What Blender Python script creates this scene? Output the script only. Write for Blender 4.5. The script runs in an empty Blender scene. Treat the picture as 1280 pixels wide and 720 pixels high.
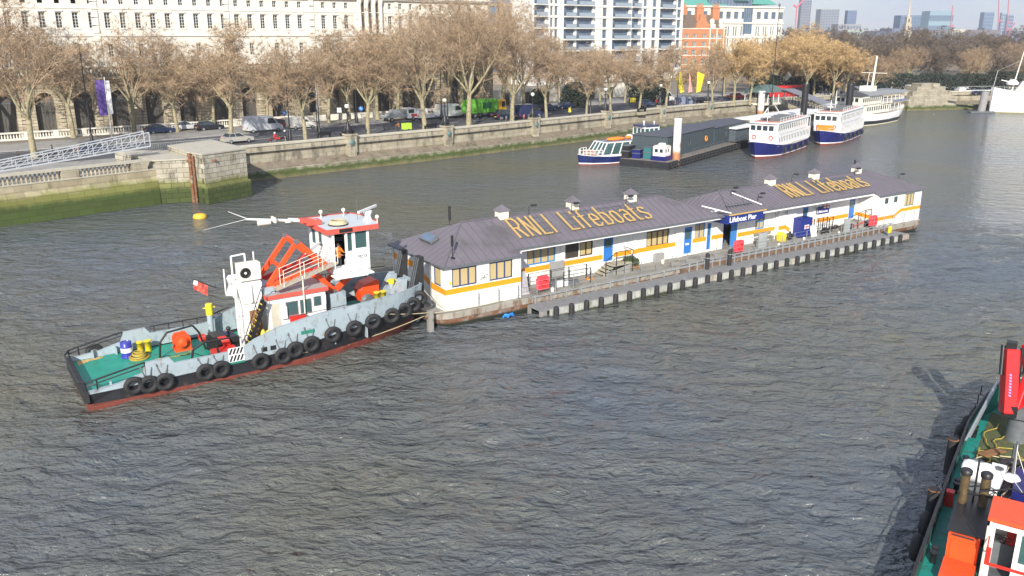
import bpy, math, random
from mathutils import Vector, noise
C = bpy.context.scene.collection
PI = math.pi
R = math.radians
def lerp(a, b, t): return a + (b - a) * t
# ------------------------------------------------------------------ materials
MATS = {}
def mat(name, col, rough=0.6, var=0.12, scale=1.5, metal=0.0, bump=0.0, bscale=20.0,
        stain=None, emit=0.0, spec=0.5, trans=0.0, stretch=None, grime=None, zband=None):
    if name in MATS: return MATS[name]
    m = bpy.data.materials.new(name); m.use_nodes = True
    nt = m.node_tree; N = nt.nodes; L = nt.links
    b = N['Principled BSDF']
    b.inputs['Roughness'].default_value = rough
    b.inputs['Metallic'].default_value = metal
    b.inputs['Specular IOR Level'].default_value = spec
    geo = N.new('ShaderNodeNewGeometry')
    vec = geo.outputs['Position']
    if stretch:
        mp = N.new('ShaderNodeMapping'); mp.inputs['Scale'].default_value = stretch
        L.new(vec, mp.inputs['Vector']); vec = mp.outputs['Vector']
    nz = N.new('ShaderNodeTexNoise'); nz.inputs['Scale'].default_value = scale
    nz.inputs['Detail'].default_value = 6; nz.inputs['Roughness'].default_value = 0.65
    L.new(vec, nz.inputs['Vector'])
    cr = N.new('ShaderNodeValToRGB')
    lo = [max(0, c * (1 - var)) for c in col]; hi = [min(1, c * (1 + var)) for c in col]
    cr.color_ramp.elements[0].position = 0.3; cr.color_ramp.elements[1].position = 0.7
    cr.color_ramp.elements[0].color = (*lo, 1); cr.color_ramp.elements[1].color = (*hi, 1)
    L.new(nz.outputs['Fac'], cr.inputs['Fac'])
    out = cr.outputs['Color']
    def layer(out, scol, amount, sc, strv=None, zmul=None):
        n2 = N.new('ShaderNodeTexNoise'); n2.inputs['Scale'].default_value = sc
        n2.inputs['Detail'].default_value = 8; n2.inputs['Roughness'].default_value = 0.7
        if strv:
            mp2 = N.new('ShaderNodeMapping'); mp2.inputs['Scale'].default_value = strv
            L.new(geo.outputs['Position'], mp2.inputs['Vector']); L.new(mp2.outputs['Vector'], n2.inputs['Vector'])
        else: L.new(geo.outputs['Position'], n2.inputs['Vector'])
        r2 = N.new('ShaderNodeValToRGB')
        c0 = 0.72 - 0.42 * amount
        r2.color_ramp.elements[0].position = max(0, c0 - 0.06); r2.color_ramp.elements[1].position = min(1, c0 + 0.06)
        L.new(n2.outputs['Fac'], r2.inputs['Fac'])
        mx = N.new('ShaderNodeMixRGB'); mx.inputs['Color2'].default_value = (*scol, 1)
        L.new(r2.outputs['Color'], mx.inputs['Fac']); L.new(out, mx.inputs['Color1'])
        return mx.outputs['Color']
    if stain: out = layer(out, *stain)
    if grime: out = layer(out, *grime)
    if zband:   # list of (z, colour): growth bands by tide height, edges broken by noise
        sp = N.new('ShaderNodeSeparateXYZ'); L.new(geo.outputs['Position'], sp.inputs['Vector'])
        n3 = N.new('ShaderNodeTexNoise'); n3.inputs['Scale'].default_value = 0.9; n3.inputs['Detail'].default_value = 8
        n3.inputs['Roughness'].default_value = 0.7
        L.new(geo.outputs['Position'], n3.inputs['Vector'])
        for z, zc, soft, wob in zband:
            ma = N.new('ShaderNodeMath'); ma.operation = 'MULTIPLY_ADD'
            L.new(n3.outputs['Fac'], ma.inputs[0]); ma.inputs[1].default_value = wob; L.new(sp.outputs['Z'], ma.inputs[2])
            mr = N.new('ShaderNodeMapRange'); mr.inputs['From Min'].default_value = z + wob * 0.5 - soft
            mr.inputs['From Max'].default_value = z + wob * 0.5 + soft
            mr.inputs['To Min'].default_value = 1; mr.inputs['To Max'].default_value = 0
            L.new(ma.outputs[0], mr.inputs['Value'])
            mx = N.new('ShaderNodeMixRGB'); mx.inputs['Color2'].default_value = (*zc, 1)
            L.new(mr.outputs[0], mx.inputs['Fac']); L.new(out, mx.inputs['Color1']); out = mx.outputs['Color']
    L.new(out, b.inputs['Base Color'])
    if bump:
        n4 = N.new('ShaderNodeTexNoise'); n4.inputs['Scale'].default_value = bscale; n4.inputs['Detail'].default_value = 5
        L.new(geo.outputs['Position'], n4.inputs['Vector'])
        bp = N.new('ShaderNodeBump'); bp.inputs['Strength'].default_value = 0.6; bp.inputs['Distance'].default_value = bump
        L.new(n4.outputs['Fac'], bp.inputs['Height']); L.new(bp.outputs['Normal'], b.inputs['Normal'])
    if emit:
        b.inputs['Emission Color'].default_value = (*col, 1); b.inputs['Emission Strength'].default_value = emit
    if trans: b.inputs['Transmission Weight'].default_value = trans
    MATS[name] = m
    return m
def stone(name, col, mortar, bw, bh, angle, rough=0.85, var=0.2, stain=None, zband=None, msize=0.02):
    """coursed blocks: brick pattern laid out along the wall's own direction"""
    m = mat(name, col, rough, var, 0.8, stain=stain, zband=zband, bump=0.02, bscale=8)
    nt = m.node_tree; N = nt.nodes; L = nt.links
    b = N['Principled BSDF']
    src = b.inputs['Base Color'].links[0].from_socket
    geo = N.new('ShaderNodeNewGeometry')
    mp = N.new('ShaderNodeVectorRotate'); mp.rotation_type = 'Z_AXIS'; mp.inputs['Angle'].default_value = -angle
    L.new(geo.outputs['Position'], mp.inputs['Vector'])
    sp = N.new('ShaderNodeSeparateXYZ'); L.new(mp.outputs[0], sp.inputs[0])
    cb = N.new('ShaderNodeCombineXYZ'); L.new(sp.outputs['X'], cb.inputs['X']); L.new(sp.outputs['Z'], cb.inputs['Y'])
    bt = N.new('ShaderNodeTexBrick'); bt.inputs['Scale'].default_value = 1
    bt.inputs['Brick Width'].default_value = bw; bt.inputs['Row Height'].default_value = bh
    bt.inputs['Mortar Size'].default_value = msize; bt.inputs['Mortar Smooth'].default_value = 0.2
    bt.inputs['Color1'].default_value = (1, 1, 1, 1); bt.inputs['Color2'].default_value = (.78, .76, .72, 1)
    bt.inputs['Mortar'].default_value = (*mortar, 1)
    L.new(cb.outputs[0], bt.inputs['Vector'])
    mx = N.new('ShaderNodeMixRGB'); mx.blend_type = 'MULTIPLY'; mx.inputs['Fac'].default_value = 1
    L.new(src, mx.inputs['Color1']); L.new(bt.outputs['Color'], mx.inputs['Color2'])
    L.new(mx.outputs['Color'], b.inputs['Base Color'])
    return m
# ------------------------------------------------------------------ mesh collector
class MB:
    def __init__(s): s.v = []; s.f = []; s.mi = []; s.cur = 0; s.sm = []; s.smooth = False
    def add(s, vs, fs, sm=None):
        o = len(s.v); s.v += [tuple(v) for v in vs]
        for f in fs:
            s.f.append([i + o for i in f]); s.mi.append(s.cur); s.sm.append(s.smooth if sm is None else sm)
        return s
    def m(s, i): s.cur = i; return s
    def hexa(s, p):  # 4 bottom (ccw from above) + 4 top
        return s.add(p, [(3, 2, 1, 0), (4, 5, 6, 7), (0, 1, 5, 4), (1, 2, 6, 5), (2, 3, 7, 6), (3, 0, 4, 7)])
    def box(s, x0, x1, y0, y1, z0, z1):
        return s.hexa([(x0, y0, z0), (x1, y0, z0), (x1, y1, z0), (x0, y1, z0), (x0, y0, z1), (x1, y0, z1), (x1, y1, z1), (x0, y1, z1)])
    def taper(s, x0, x1, y0, y1, z0, z1, ix, iy, ix1=None, iy1=None):
        ix1 = ix if ix1 is None else ix1; iy1 = iy if iy1 is None else iy1
        return s.hexa([(x0, y0, z0), (x1, y0, z0), (x1, y1, z0), (x0, y1, z0), (x0 + ix, y0 + iy, z1), (x1 - ix1, y0 + iy, z1), (x1 - ix1, y1 - iy1, z1), (x0 + ix, y1 - iy1, z1)])
    def quad(s, *p): return s.add(p, [tuple(range(len(p)))])
    def prism(s, poly, z0, z1):
        n = len(poly)
        vs = [(x, y, z0) for x, y in poly] + [(x, y, z1) for x, y in poly]
        return s.add(vs, [tuple(range(n))[::-1], tuple(range(n, 2 * n))] + [(i, (i + 1) % n, (i + 1) % n + n, i + n) for i in range(n)])
    def prismy(s, poly, y0, y1, iy=0):
        n = len(poly)   # poly in x,z
        vs = [(x, y0, z) for x, z in poly] + [(x, y1, z) for x, z in poly]
        return s.add(vs, [tuple(range(n)), tuple(range(n, 2 * n))[::-1]] + [(i + n, (i + 1) % n + n, (i + 1) % n, i) for i in range(n)])
    def prismx(s, poly, x0, x1):
        n = len(poly)   # poly in y,z
        vs = [(x0, y, z) for y, z in poly] + [(x1, y, z) for y, z in poly]
        return s.add(vs, [tuple(range(n))[::-1], tuple(range(n, 2 * n))] + [(i, (i + 1) % n, (i + 1) % n + n, i + n) for i in range(n)])
    def tube(s, p, q, r, r2=None, n=6, caps=True):
        p = Vector(p); q = Vector(q); r2 = r if r2 is None else r2
        d = q - p
        if d.length < 1e-6: return s
        d.normalize(); a = d.orthogonal().normalized(); b = d.cross(a)
        vs = []
        for c, rr in ((p, r), (q, r2)):
            for i in range(n):
                t = 2 * PI * i / n; vs.append(c + a * (math.cos(t) * rr) + b * (math.sin(t) * rr))
        fs = [(i, (i + 1) % n, (i + 1) % n + n, i + n) for i in range(n)]
        s.add(vs, fs, sm=n > 5)
        if caps: s.add(vs, [tuple(range(n))[::-1], tuple(range(n, 2 * n))], sm=False)
        return s
    def path(s, pts, r, n=5):
        for a, b in zip(pts, pts[1:]): s.tube(a, b, r, n=n)
        return s
    def bar(s, p, q, w, h):   # rectangular bar, w horizontal, h the other way
        p = Vector(p); q = Vector(q); d = (q - p).normalized()
        a = d.cross(Vector((0, 0, 1)))
        if a.length < 1e-3: a = Vector((0, 1, 0))
        a.normalize(); b = a.cross(d).normalized()
        vs = []
        for c in (p, q):
            for sa, sb in ((-1, -1), (1, -1), (1, 1), (-1, 1)): vs.append(c + a * (sa * w / 2) + b * (sb * h / 2))
        return s.add(vs, [(0, 1, 2, 3)[::-1], (4, 5, 6, 7)] + [(i, (i + 1) % 4, (i + 1) % 4 + 4, i + 4) for i in range(4)])
    def lathe(s, prof, cx=0, cy=0, n=12, axis='z', c=None):
        vs = []
        for r, h in prof:
            for i in range(n):
                t = 2 * PI * i / n
                a, b = math.cos(t) * r, math.sin(t) * r
                if axis == 'z': vs.append((cx + a, cy + b, h))
                elif axis == 'y': vs.append((c[0] + a, c[1] + h, c[2] + b))
                else: vs.append((c[0] + h, c[1] + a, c[2] + b))
        k = len(prof)
        fs = [(j * n + i, j * n + (i + 1) % n, (j + 1) * n + (i + 1) % n, (j + 1) * n + i) for j in range(k - 1) for i in range(n)]
        s.add(vs, fs, sm=True)
        return s.add(vs, [tuple(range(n))[::-1], tuple(range((k - 1) * n, k * n))], sm=False)
    def torus(s, c, axis, RR, r, n=14, m=7):
        c = Vector(c); d = Vector(axis).normalized(); a = d.orthogonal().normalized(); b = d.cross(a); vs = []
        for i in range(n):
            t = 2 * PI * i / n; e = a * math.cos(t) + b * math.sin(t)
            for j in range(m):
                u = 2 * PI * j / m; vs.append(c + e * (RR + r * math.cos(u)) + d * (r * math.sin(u)))
        return s.add(vs, [(i * m + j, ((i + 1) % n) * m + j, ((i + 1) % n) * m + (j + 1) % m, i * m + (j + 1) % m) for i in range(n) for j in range(m)], sm=True)
    def ball(s, c, r, n=10, m=6, sc=(1, 1, 1)):
        vs = []; 
        for j in range(m + 1):
            ph = PI * j / m
            for i in range(n):
                t = 2 * PI * i / n
                vs.append((c[0] + r * sc[0] * math.sin(ph) * math.cos(t), c[1] + r * sc[1] * math.sin(ph) * math.sin(t), c[2] + r * sc[2] * math.cos(ph)))
        return s.add(vs, [(j * n + i, (j + 1) * n + i, (j + 1) * n + (i + 1) % n, j * n + (i + 1) % n) for j in range(m) for i in range(n)], sm=True)
    def mesh(s, name, mats):
        me = bpy.data.meshes.new(name); me.from_pydata(s.v, [], s.f)
        if not isinstance(mats, (list, tuple)): mats = [mats]
        for m_ in mats: me.materials.append(m_)
        me.polygons.foreach_set('material_index', s.mi); me.polygons.foreach_set('use_smooth', s.sm)
        me.update(); return me
    def build_split(s, name, mats, parent=None):
        root = {}; key = [tuple(round(c, 4) for c in v) for v in s.v]
        def fd(a):
            while root.setdefault(a, a) != a: root[a] = root[root[a]]; a = root[a]
            return a
        for f in s.f:
            for i in f[1:]: root[fd(key[i])] = fd(key[f[0]])
        g = {}
        for f, mi, sm in zip(s.f, s.mi, s.sm): g.setdefault(fd(key[f[0]]), []).append((f, mi, sm))
        for fs in g.values():
            q = MB(); ix = {}
            for f, mi, sm in fs:
                for i in f:
                    if i not in ix: ix[i] = len(q.v); q.v.append(s.v[i])
                q.f.append([ix[i] for i in f]); q.mi.append(mi); q.sm.append(sm)
            q.build(name, mats, parent)
    def build(s, name, mats, parent=None, label=None):
        return link(name, s.mesh(name, mats), parent, label)
def link(name, me, parent=None, label=None, loc=None, rz=0):
    o = bpy.data.objects.new(name, me); C.objects.link(o)
    if parent: o.parent = parent
    if label: o['label'] = label
    if loc: o.location = loc
    if rz: o.rotation_euler = (0, 0, rz)
    return o
def tag(o, label, cat, group=None):
    o['label'] = label; o['category'] = cat
    if group: o['group'] = group
    return o
def thing(name, label, cat, loc=(0, 0, 0), rz=0, group=None):
    o = bpy.data.objects.new(name, None); C.objects.link(o); o.location = loc; o.rotation_euler = (0, 0, rz)
    o.empty_display_size = 0.2
    return tag(o, label, cat, group)
def struct(o): o['kind'] = 'structure'; return o
def dup(root, loc, rz, label, scale=1.0):
    r = root.copy(); C.objects.link(r); r.location = loc; r.rotation_euler = (0, 0, rz); r.scale = (scale,) * 3
    r['label'] = label
    for ch in list(root.children):
        c = ch.copy(); C.objects.link(c); c.parent = r
        for g in ch.children:
            d = g.copy(); C.objects.link(d); d.parent = c
    return r
# wall with real openings. o = corner, d = direction (outside is to its right), openings (u0,u1,z0,z1,arched)
def wall(mb, o, d, L, z0, z1, ops, dep=0.15, thick=None):
    nx, ny = d[1], -d[0]
    def P(u, z, y=0): return (o[0] + d[0] * u - nx * y, o[1] + d[1] * u - ny * y, z)
    us = sorted(set([0, L] + [q for a in ops for q in a[:2]])); zs = sorted(set([z0, z1] + [q for a in ops for q in a[2:4]]))
    for a, b in zip(us, us[1:]):
        for c, e in zip(zs, zs[1:]):
            um, zm = (a + b) / 2, (c + e) / 2
            if any(p[0] < um < p[1] and p[2] < zm < p[3] for p in ops): continue
            mb.quad(P(a, c), P(b, c), P(b, e), P(a, e))
    for p in ops:
        u0, u1, a, b = p[:4]
        if len(p) > 4 and p[4]:
            r = (u1 - u0) / 2; zc = b - r; um = (u0 + u1) / 2; K = 8
            arc = [(um - r * math.cos(PI * k / K), zc + r * math.sin(PI * k / K)) for k in range(K + 1)]
            for k in range(K):
                (x0, y0), (x1, y1) = arc[k], arc[k + 1]
                mb.quad(P(x0, y0), P(x1, y1), P(x1, b), P(x0, b)) if y0 != b or y1 != b else None
                mb.quad(P(x0, y0), P(x0, y0, dep), P(x1, y1, dep), P(x1, y1))
            mb.quad(P(u0, a), P(u0, a, dep), P(u0, zc, dep), P(u0, zc)); mb.quad(P(u1, a, dep), P(u1, a), P(u1, zc), P(u1, zc, dep))
        else:
            mb.quad(P(u0, a), P(u0, a, dep), P(u0, b, dep), P(u0, b)); mb.quad(P(u1, a, dep), P(u1, a), P(u1, b), P(u1, b, dep))
            mb.quad(P(u0, b), P(u0, b, dep), P(u1, b, dep), P(u1, b))
        mb.quad(P(u0, a, dep), P(u0, a), P(u1, a), P(u1, a, dep))
    return P
# pane with frame, lying at depth y behind the wall face; mats: glass, frame, blind
WCACHE = {}
def window(parent, P, u0, u1, z0, z1, dep, mats, nx=2, ny=2, bar=0.05, key=None, name='window', blind=0.0):
    w, h = u1 - u0, z1 - z0
    k = (round(w, 2), round(h, 2), nx, ny, bar, blind, tuple(m_.name for m_ in mats))
    if k not in WCACHE:
        mb = MB()
        mb.m(0).quad((0, 0, 0), (w, 0, 0), (w, 0, h), (0, 0, h))
        mb.m(1)
        for i in range(nx + 1):
            x = i * w / nx; x0 = min(max(x - bar / 2, 0), w - bar)
            mb.box(x0, x0 + bar, -0.04, -0.004, 0, h)
        for j in range(ny + 1):
            z = j * h / ny; zz = min(max(z - bar / 2, 0), h - bar)
            mb.box(bar, w - bar, -0.034, -0.006, zz, zz + bar * 0.9)
        if blind: mb.m(2).quad((bar, -0.003, h * (1 - blind)), (w - bar, -0.003, h * (1 - blind)), (w - bar, -0.003, h), (bar, -0.003, h))
        WCACHE[k] = mb.mesh(name, list(mats))
    a = P(u0, z0, dep - 0.003); b = P(u1, z0, dep - 0.003)
    return link(name, WCACHE[k], parent, loc=a, rz=math.atan2(b[1] - a[1], b[0] - a[0]))
def text_mesh(s, size, depth=0.01, bold=0.0):
    cu = bpy.data.curves.new('lettering', 'FONT'); cu.body = s; cu.size = size; cu.extrude = depth; cu.offset = bold
    cu.resolution_u = 3
    ob = bpy.data.objects.new('lettering', cu); C.objects.link(ob)
    dg = bpy.context.evaluated_depsgraph_get(); me = bpy.data.meshes.new_from_object(ob.evaluated_get(dg))
    bpy.data.objects.remove(ob); return me
def text_on(parent, s, size, width, m, loc, rz, depth=0.01, bold=0.0, tilt=PI / 2):
    """letters standing upright on a wall: loc = lower left, rz = wall direction"""
    me = text_mesh(s, size, depth, bold); me.materials.clear(); me.materials.append(m)
    xs = [v.co.x for v in me.vertices]; k = width / (max(xs) - min(xs)); x0 = min(xs)
    for v in me.vertices: v.co.x = (v.co.x - x0) * k
    o = link('lettering', me, parent, loc=loc); o.rotation_euler = (tilt, 0, rz); return o
# ------------------------------------------------------------------ palette
WHITE = mat('white_paint', (.80, .80, .77), .45, .05, 1.2, stain=((.46, .40, .31), .2, 2.2, (1, 1, .3)), grime=((.60, .60, .57), .25, 5, (1, 1, .25)))
WHITE2 = mat('fresh_white_paint', (.80, .80, .79), .4, .05, 3, stain=((.48, .36, .25), .1, 4, (1, 1, .3)), grime=((.62, .62, .60), .2, 2.5))
CREAM = mat('cream_paint', (.74, .71, .60), .5, .06)
ORANGE = mat('orange_paint', (.90, .33, .015), .45, .06)
BLUE = mat('blue_paint', (.03, .17, .52), .4, .1)
NAVY = mat('navy_paint', (.012, .016, .12), .35, .15)
NAVYB = mat('navy_sign_paint', (.015, .03, .20), .4, .05)
RED = mat('red_paint', (.58, .03, .02), .4, .12, 3, stain=((.25, .05, .03), .15, 4))
TUGRED = mat('orange_red_paint', (.80, .085, .018), .38, .12, 2.5, stain=((.35, .07, .03), .12, 5))
PALERED = mat('faded_red_paint', (.62, .10, .07), .5, .12, 4)
YELLOW = mat('yellow_paint', (.78, .62, .03), .45, .1)
AMBER = mat('amber_lettering', (.52, .35, .13), .45, .08)
BLACK = mat('black_paint', (.018, .018, .02), .45, .3, 3)
RUBBER = mat('rubber', (.022, .022, .024), .75, .35, 4)
GREY = mat('grey_hull_paint', (.33, .40, .44), .45, .08, 1.0, stain=((.26, .15, .08), .2, 3.5, (1, 1, .35)), grime=((.20, .23, .25), .28, 2.2))
GREYD = mat('dark_grey_steel', (.12, .13, .14), .5, .2, 3)
STEEL = mat('galvanised_steel', (.42, .44, .45), .4, .15, 4, metal=.5)
ALU = mat('pale_aluminium', (.60, .63, .66), .35, .1, 4, metal=.35)
GREEN = mat('green_deck_paint', (.012, .27, .19), .5, .15, 1.2, stain=((.10, .13, .08), .25, 2.0), grime=((.25, .13, .05), .12, 1.4))
TEAL = mat('teal_deck_paint', (.01, .23, .19), .5, .15, 2, stain=((.05, .08, .06), .3, 3))
RUST = mat('rusty_steel', (.20, .085, .035), .8, .35, 3, stain=((.32, .29, .26), .35, 1.6))
HULLRED = mat('red_oxide_hull', (.19, .045, .032), .6, .2, 2, stain=((.10, .05, .035), .3, 1.2, (1, 1, 3)), grime=((.42, .38, .36), .12, 3))
HULLBLACK = mat('black_hull', (.02, .021, .026), .5, .3, 1.5, stain=((.10, .06, .045), .2, 2.5))
GLASS = mat('dark_glass', (.03, .045, .05), .08, .2, .5, spec=.8)
GLASSG = mat('green_tinted_glass', (.05, .10, .10), .08, .2, .5, spec=.8)
GLASSB = mat('sky_reflecting_glass', (.10, .15, .22), .06, .3, .4, spec=1.0)
BLIND = mat('beige_blind', (.48, .38, .19), .8, .08, 6, stretch=(1, 1, .1))
WOOD = mat('weathered_timber', (.25, .24, .22), .85, .2, 2, stretch=(1, 1, .3), stain=((.12, .14, .08), .3, 1.5))
WOODB = mat('brown_timber', (.24, .12, .05), .8, .3, 4)
DECK = mat('weathered_concrete_deck', (.28, .27, .24), .85, .2, 1.2, stain=((.17, .17, .14), .35, .8), grime=((.38, .37, .33), .2, 3))
ROPE = mat('pale_rope', (.50, .44, .28), .9, .2, 8)
ROPEY = mat('yellow_rope', (.42, .31, .05), .9, .4, 12)
SKIN = mat('skin', (.45, .24, .16), .6, .05)
HAIR = mat('dark_hair', (.03, .02, .015), .7, .1)
DENIM = mat('dark_trousers', (.03, .035, .05), .8, .2)
# ------------------------------------------------------------------ lighting, world, camera
SUN_EL, SUN_X, SUN_Y = R(27), -0.12, -1.0     # direction towards the sun in plan
az = math.atan2(SUN_X, SUN_Y)
w = bpy.data.worlds.new('World'); bpy.context.scene.world = w; w.use_nodes = True
nt = w.node_tree; bg = nt.nodes['Background']
sky = nt.nodes.new('ShaderNodeTexSky'); sky.sky_type = 'NISHITA'; sky.sun_disc = False
sky.sun_elevation = SUN_EL; sky.sun_rotation = az; sky.altitude = 20
sky.air_density = 1.0; sky.dust_density = 0.4; sky.ozone_density = 2.5
tc = nt.nodes.new('ShaderNodeTexCoord'); mp_ = nt.nodes.new('ShaderNodeMapping'); mp_.inputs['Scale'].default_value = (1, 1, 3.2)
nt.links.new(tc.outputs['Generated'], mp_.inputs['Vector'])
cn = nt.nodes.new('ShaderNodeTexNoise'); cn.inputs['Scale'].default_value = 2.6; cn.inputs['Detail'].default_value = 7; cn.inputs['Roughness'].default_value = .58
nt.links.new(mp_.outputs[0], cn.inputs['Vector'])
cc = nt.nodes.new('ShaderNodeMapRange'); cc.inputs['From Min'].default_value = .38; cc.inputs['From Max'].default_value = .66; cc.inputs['To Min'].default_value = .50; cc.inputs['To Max'].default_value = .92
nt.links.new(cn.outputs['Fac'], cc.inputs['Value'])
cm_ = nt.nodes.new('ShaderNodeMixRGB'); cm_.inputs['Color2'].default_value = (4.9, 5.3, 6.6, 1)
nt.links.new(cc.outputs[0], cm_.inputs['Fac']); nt.links.new(sky.outputs[0], cm_.inputs['Color1'])
nt.links.new(cm_.outputs[0], bg.inputs['Color']); bg.inputs['Strength'].default_value = 0.108
sl = bpy.data.lights.new('sun', 'SUN'); sl.energy = 4.9; sl.angle = R(0.6); sl.color = (1, .94, .84)
so = bpy.data.objects.new('sun', sl); C.objects.link(so)
sd = Vector((math.sin(az) * math.cos(SUN_EL), math.cos(az) * math.cos(SUN_EL), math.sin(SUN_EL)))
so.rotation_euler = sd.to_track_quat('Z', 'Y').to_euler(); so.location = (0, -20, 60)
cam = bpy.data.cameras.new('camera'); co = bpy.data.objects.new('camera', cam); C.objects.link(co)
co.location = (0, 0, 18); cam.sensor_width = 36; cam.lens = 1080 / 1280 * 36
co.rotation_euler = (PI / 2 - math.atan(318 / 1080), 0, 0); cam.clip_end = 9000; cam.clip_start = 0.3
bpy.context.scene.camera = co
sc = bpy.context.scene
sc.view_settings.view_transform = 'Standard'; sc.view_settings.look = 'None'; sc.view_settings.gamma = 1
sc.view_settings.exposure = 0.47
# ------------------------------------------------------------------ water
def make_water():
    m = bpy.data.materials.new('river_water'); m.use_nodes = True
    nt = m.node_tree; N = nt.nodes; L = nt.links; b = N['Principled BSDF']
    b.inputs['Roughness'].default_value = 0.11; b.inputs['IOR'].default_value = 1.5
    geo = N.new('ShaderNodeNewGeometry')
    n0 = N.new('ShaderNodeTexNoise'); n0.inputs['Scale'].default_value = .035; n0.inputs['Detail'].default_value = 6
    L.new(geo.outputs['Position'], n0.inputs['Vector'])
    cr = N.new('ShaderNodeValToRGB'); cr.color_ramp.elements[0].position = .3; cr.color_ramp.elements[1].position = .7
    cr.color_ramp.elements[0].color = (.125, .118, .076, 1); cr.color_ramp.elements[1].color = (.086, .108, .140, 1)  # blue-grey patches put sky reflection into the olive silt colour
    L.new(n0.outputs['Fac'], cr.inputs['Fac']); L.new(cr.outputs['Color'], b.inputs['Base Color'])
    prev = None
    for scl, dist, st, rot in ((.4, .70, (1, 1.9, 1), .5), (1.2, .36, (1, 1.9, 1), .2), (3.0, .13, (1, 1.5, 1), -.3), (8, .03, (1, 1.3, 1), .1)):
        mp = N.new('ShaderNodeMapping'); mp.inputs['Scale'].default_value = st; mp.inputs['Rotation'].default_value = (0, 0, rot)
        L.new(geo.outputs['Position'], mp.inputs['Vector'])
        nz = N.new('ShaderNodeTexNoise'); nz.inputs['Scale'].default_value = scl; nz.inputs['Detail'].default_value = 3
        nz.inputs['Distortion'].default_value = .6
        L.new(mp.outputs[0], nz.inputs['Vector'])
        bp = N.new('ShaderNodeBump'); bp.inputs['Strength'].default_value = 1; bp.inputs['Distance'].default_value = dist
        L.new(nz.outputs['Fac'], bp.inputs['Height'])
        if prev: L.new(prev.outputs['Normal'], bp.inputs['Normal'])
        prev = bp
    L.new(prev.outputs['Normal'], b.inputs['Normal'])
    mb = MB(); x0, x1, y0, y1 = -62., 74., 14., 84.; s_ = .3
    nxn, nyn = int((x1 - x0) / s_), int((y1 - y0) / s_)
    vs = []
    for j in range(nyn + 1):
        for i in range(nxn + 1):
            x = x0 + i * s_; y = y0 + j * s_
            e = min(1, min(i, j, nxn - i, nyn - j) / 40)
            c1 = noise.noise((x * .30 + y * .22, y * .62 - x * .10, 7.7)); c2 = noise.noise((x * .75 - y * .25, y * 1.25 + x * .2, 2.2))
            h = .30 * (.3 - abs(c1)) + .15 * (.3 - abs(c2)) + .18 * noise.noise((x * .16 + 3, y * .30, 0)) + .16 * noise.noise((x * .42 + y * .15, y * .75 + 9, 1.3)) + .10 * noise.noise((x * .85 - y * .2, y * 1.35, 4.1))
            vs.append((x, y, h * e * .75))
    k = nxn + 1
    mb.add(vs, [(j * k + i, j * k + i + 1, (j + 1) * k + i + 1, (j + 1) * k + i) for j in range(nyn) for i in range(nxn)], sm=True)
    B = 1600
    for a, b_, c, d in ((-B, x0 + 1, -300, B), (x1 - 1, B, -300, B), (x0 + 1, x1 - 1, -300, y0 + 1), (x0 + 1, x1 - 1, y1 - 1, B)):
        mb.quad((a, c, -.02), (b_, c, -.02), (b_, d, -.02), (a, d, -.02))
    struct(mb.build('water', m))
make_water()
# ------------------------------------------------------------------ embankment and street
# river wall line (water's edge), curving away
WL = [(-34.3, 108.0), (-21.9, 119.3), (-9.6, 130.1), (11.0, 150.0), (35.0, 173.9), (60.0, 195.5), (96.0, 214.5), (125.0, 221.5), (190., 232.), (420., 250.)]
AXIS = [(-34.3 - 150 * math.cos(R(40)), 108 - 150 * math.sin(R(40)))] + WL
def offs(line, v):
    out = []
    for i, p in enumerate(line):
        a = line[max(0, i - 1)]; b = line[min(len(line) - 1, i + 1)]
        d1 = Vector((p[0] - a[0], p[1] - a[1])) if i else None
        d2 = Vector((b[0] - p[0], b[1] - p[1])) if i < len(line) - 1 else None
        d = (d1.normalized() if d1 else Vector((0, 0))) + (d2.normalized() if d2 else Vector((0, 0)))
        d.normalize(); out.append((p[0] - d.y * v, p[1] + d.x * v))
    return out
def strip(mb, line, v0, v1, z0, z1):
    a, b = offs(line, v0), offs(line, v1)
    for i in range(len(line) - 1):
        mb.quad((*a[i], z0), (*a[i + 1], z0), (*b[i + 1], z1), (*b[i], z1))
_cum = [0]
for a_, b_ in zip(WL, WL[1:]): _cum.append(_cum[-1] + math.dist(a_, b_))
def on_line(s_, v):
    """point at distance s_ along the river wall, v metres inland; returns x, y, heading"""
    i = 0
    while i < len(WL) - 2 and s_ > _cum[i + 1]: i += 1
    a, b = WL[i], WL[i + 1]; L_ = math.dist(a, b); t = (s_ - _cum[i]) / L_
    d = ((b[0] - a[0]) / L_, (b[1] - a[1]) / L_)
    return a[0] + d[0] * t * L_ - d[1] * v, a[1] + d[1] * t * L_ + d[0] * v, math.atan2(d[1], d[0])
S0 = 3.4
ASPH = mat('asphalt', (.075, .077, .085), .9, .15, 1.0, stain=((.10, .10, .105), .3, .4))
PAVE = mat('paving_stone', (.30, .29, .27), .9, .12, 1.5, stain=((.2, .19, .17), .3, .5))
EARTH = mat('gravel_ground', (.20, .17, .13), .95, .2, .5)
WPAINT = mat('road_marking_paint', (.7, .7, .68), .7, .1, 5)
mb = MB(); strip(mb, AXIS, 1.1, 7.6, S0, S0); struct(mb.build('pavement', PAVE))
mb = MB(); strip(mb, AXIS, 7.6, 23.4, S0 - .12, S0 - .12); struct(mb.build('road', ASPH))
mb = MB()
strip(mb, AXIS, 7.45, 7.6, S0 + .004, S0 + .004); strip(mb, AXIS, 23.4, 23.55, S0 + .004, S0 + .004)
a_, b_ = offs(AXIS, 7.6), offs(AXIS, 23.4)
for l_ in (a_, b_):
    for p, q in zip(l_, l_[1:]): mb.quad((*p, S0 - .15), (*q, S0 - .15), (*q, S0 + .004), (*p, S0 + .004))
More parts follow.
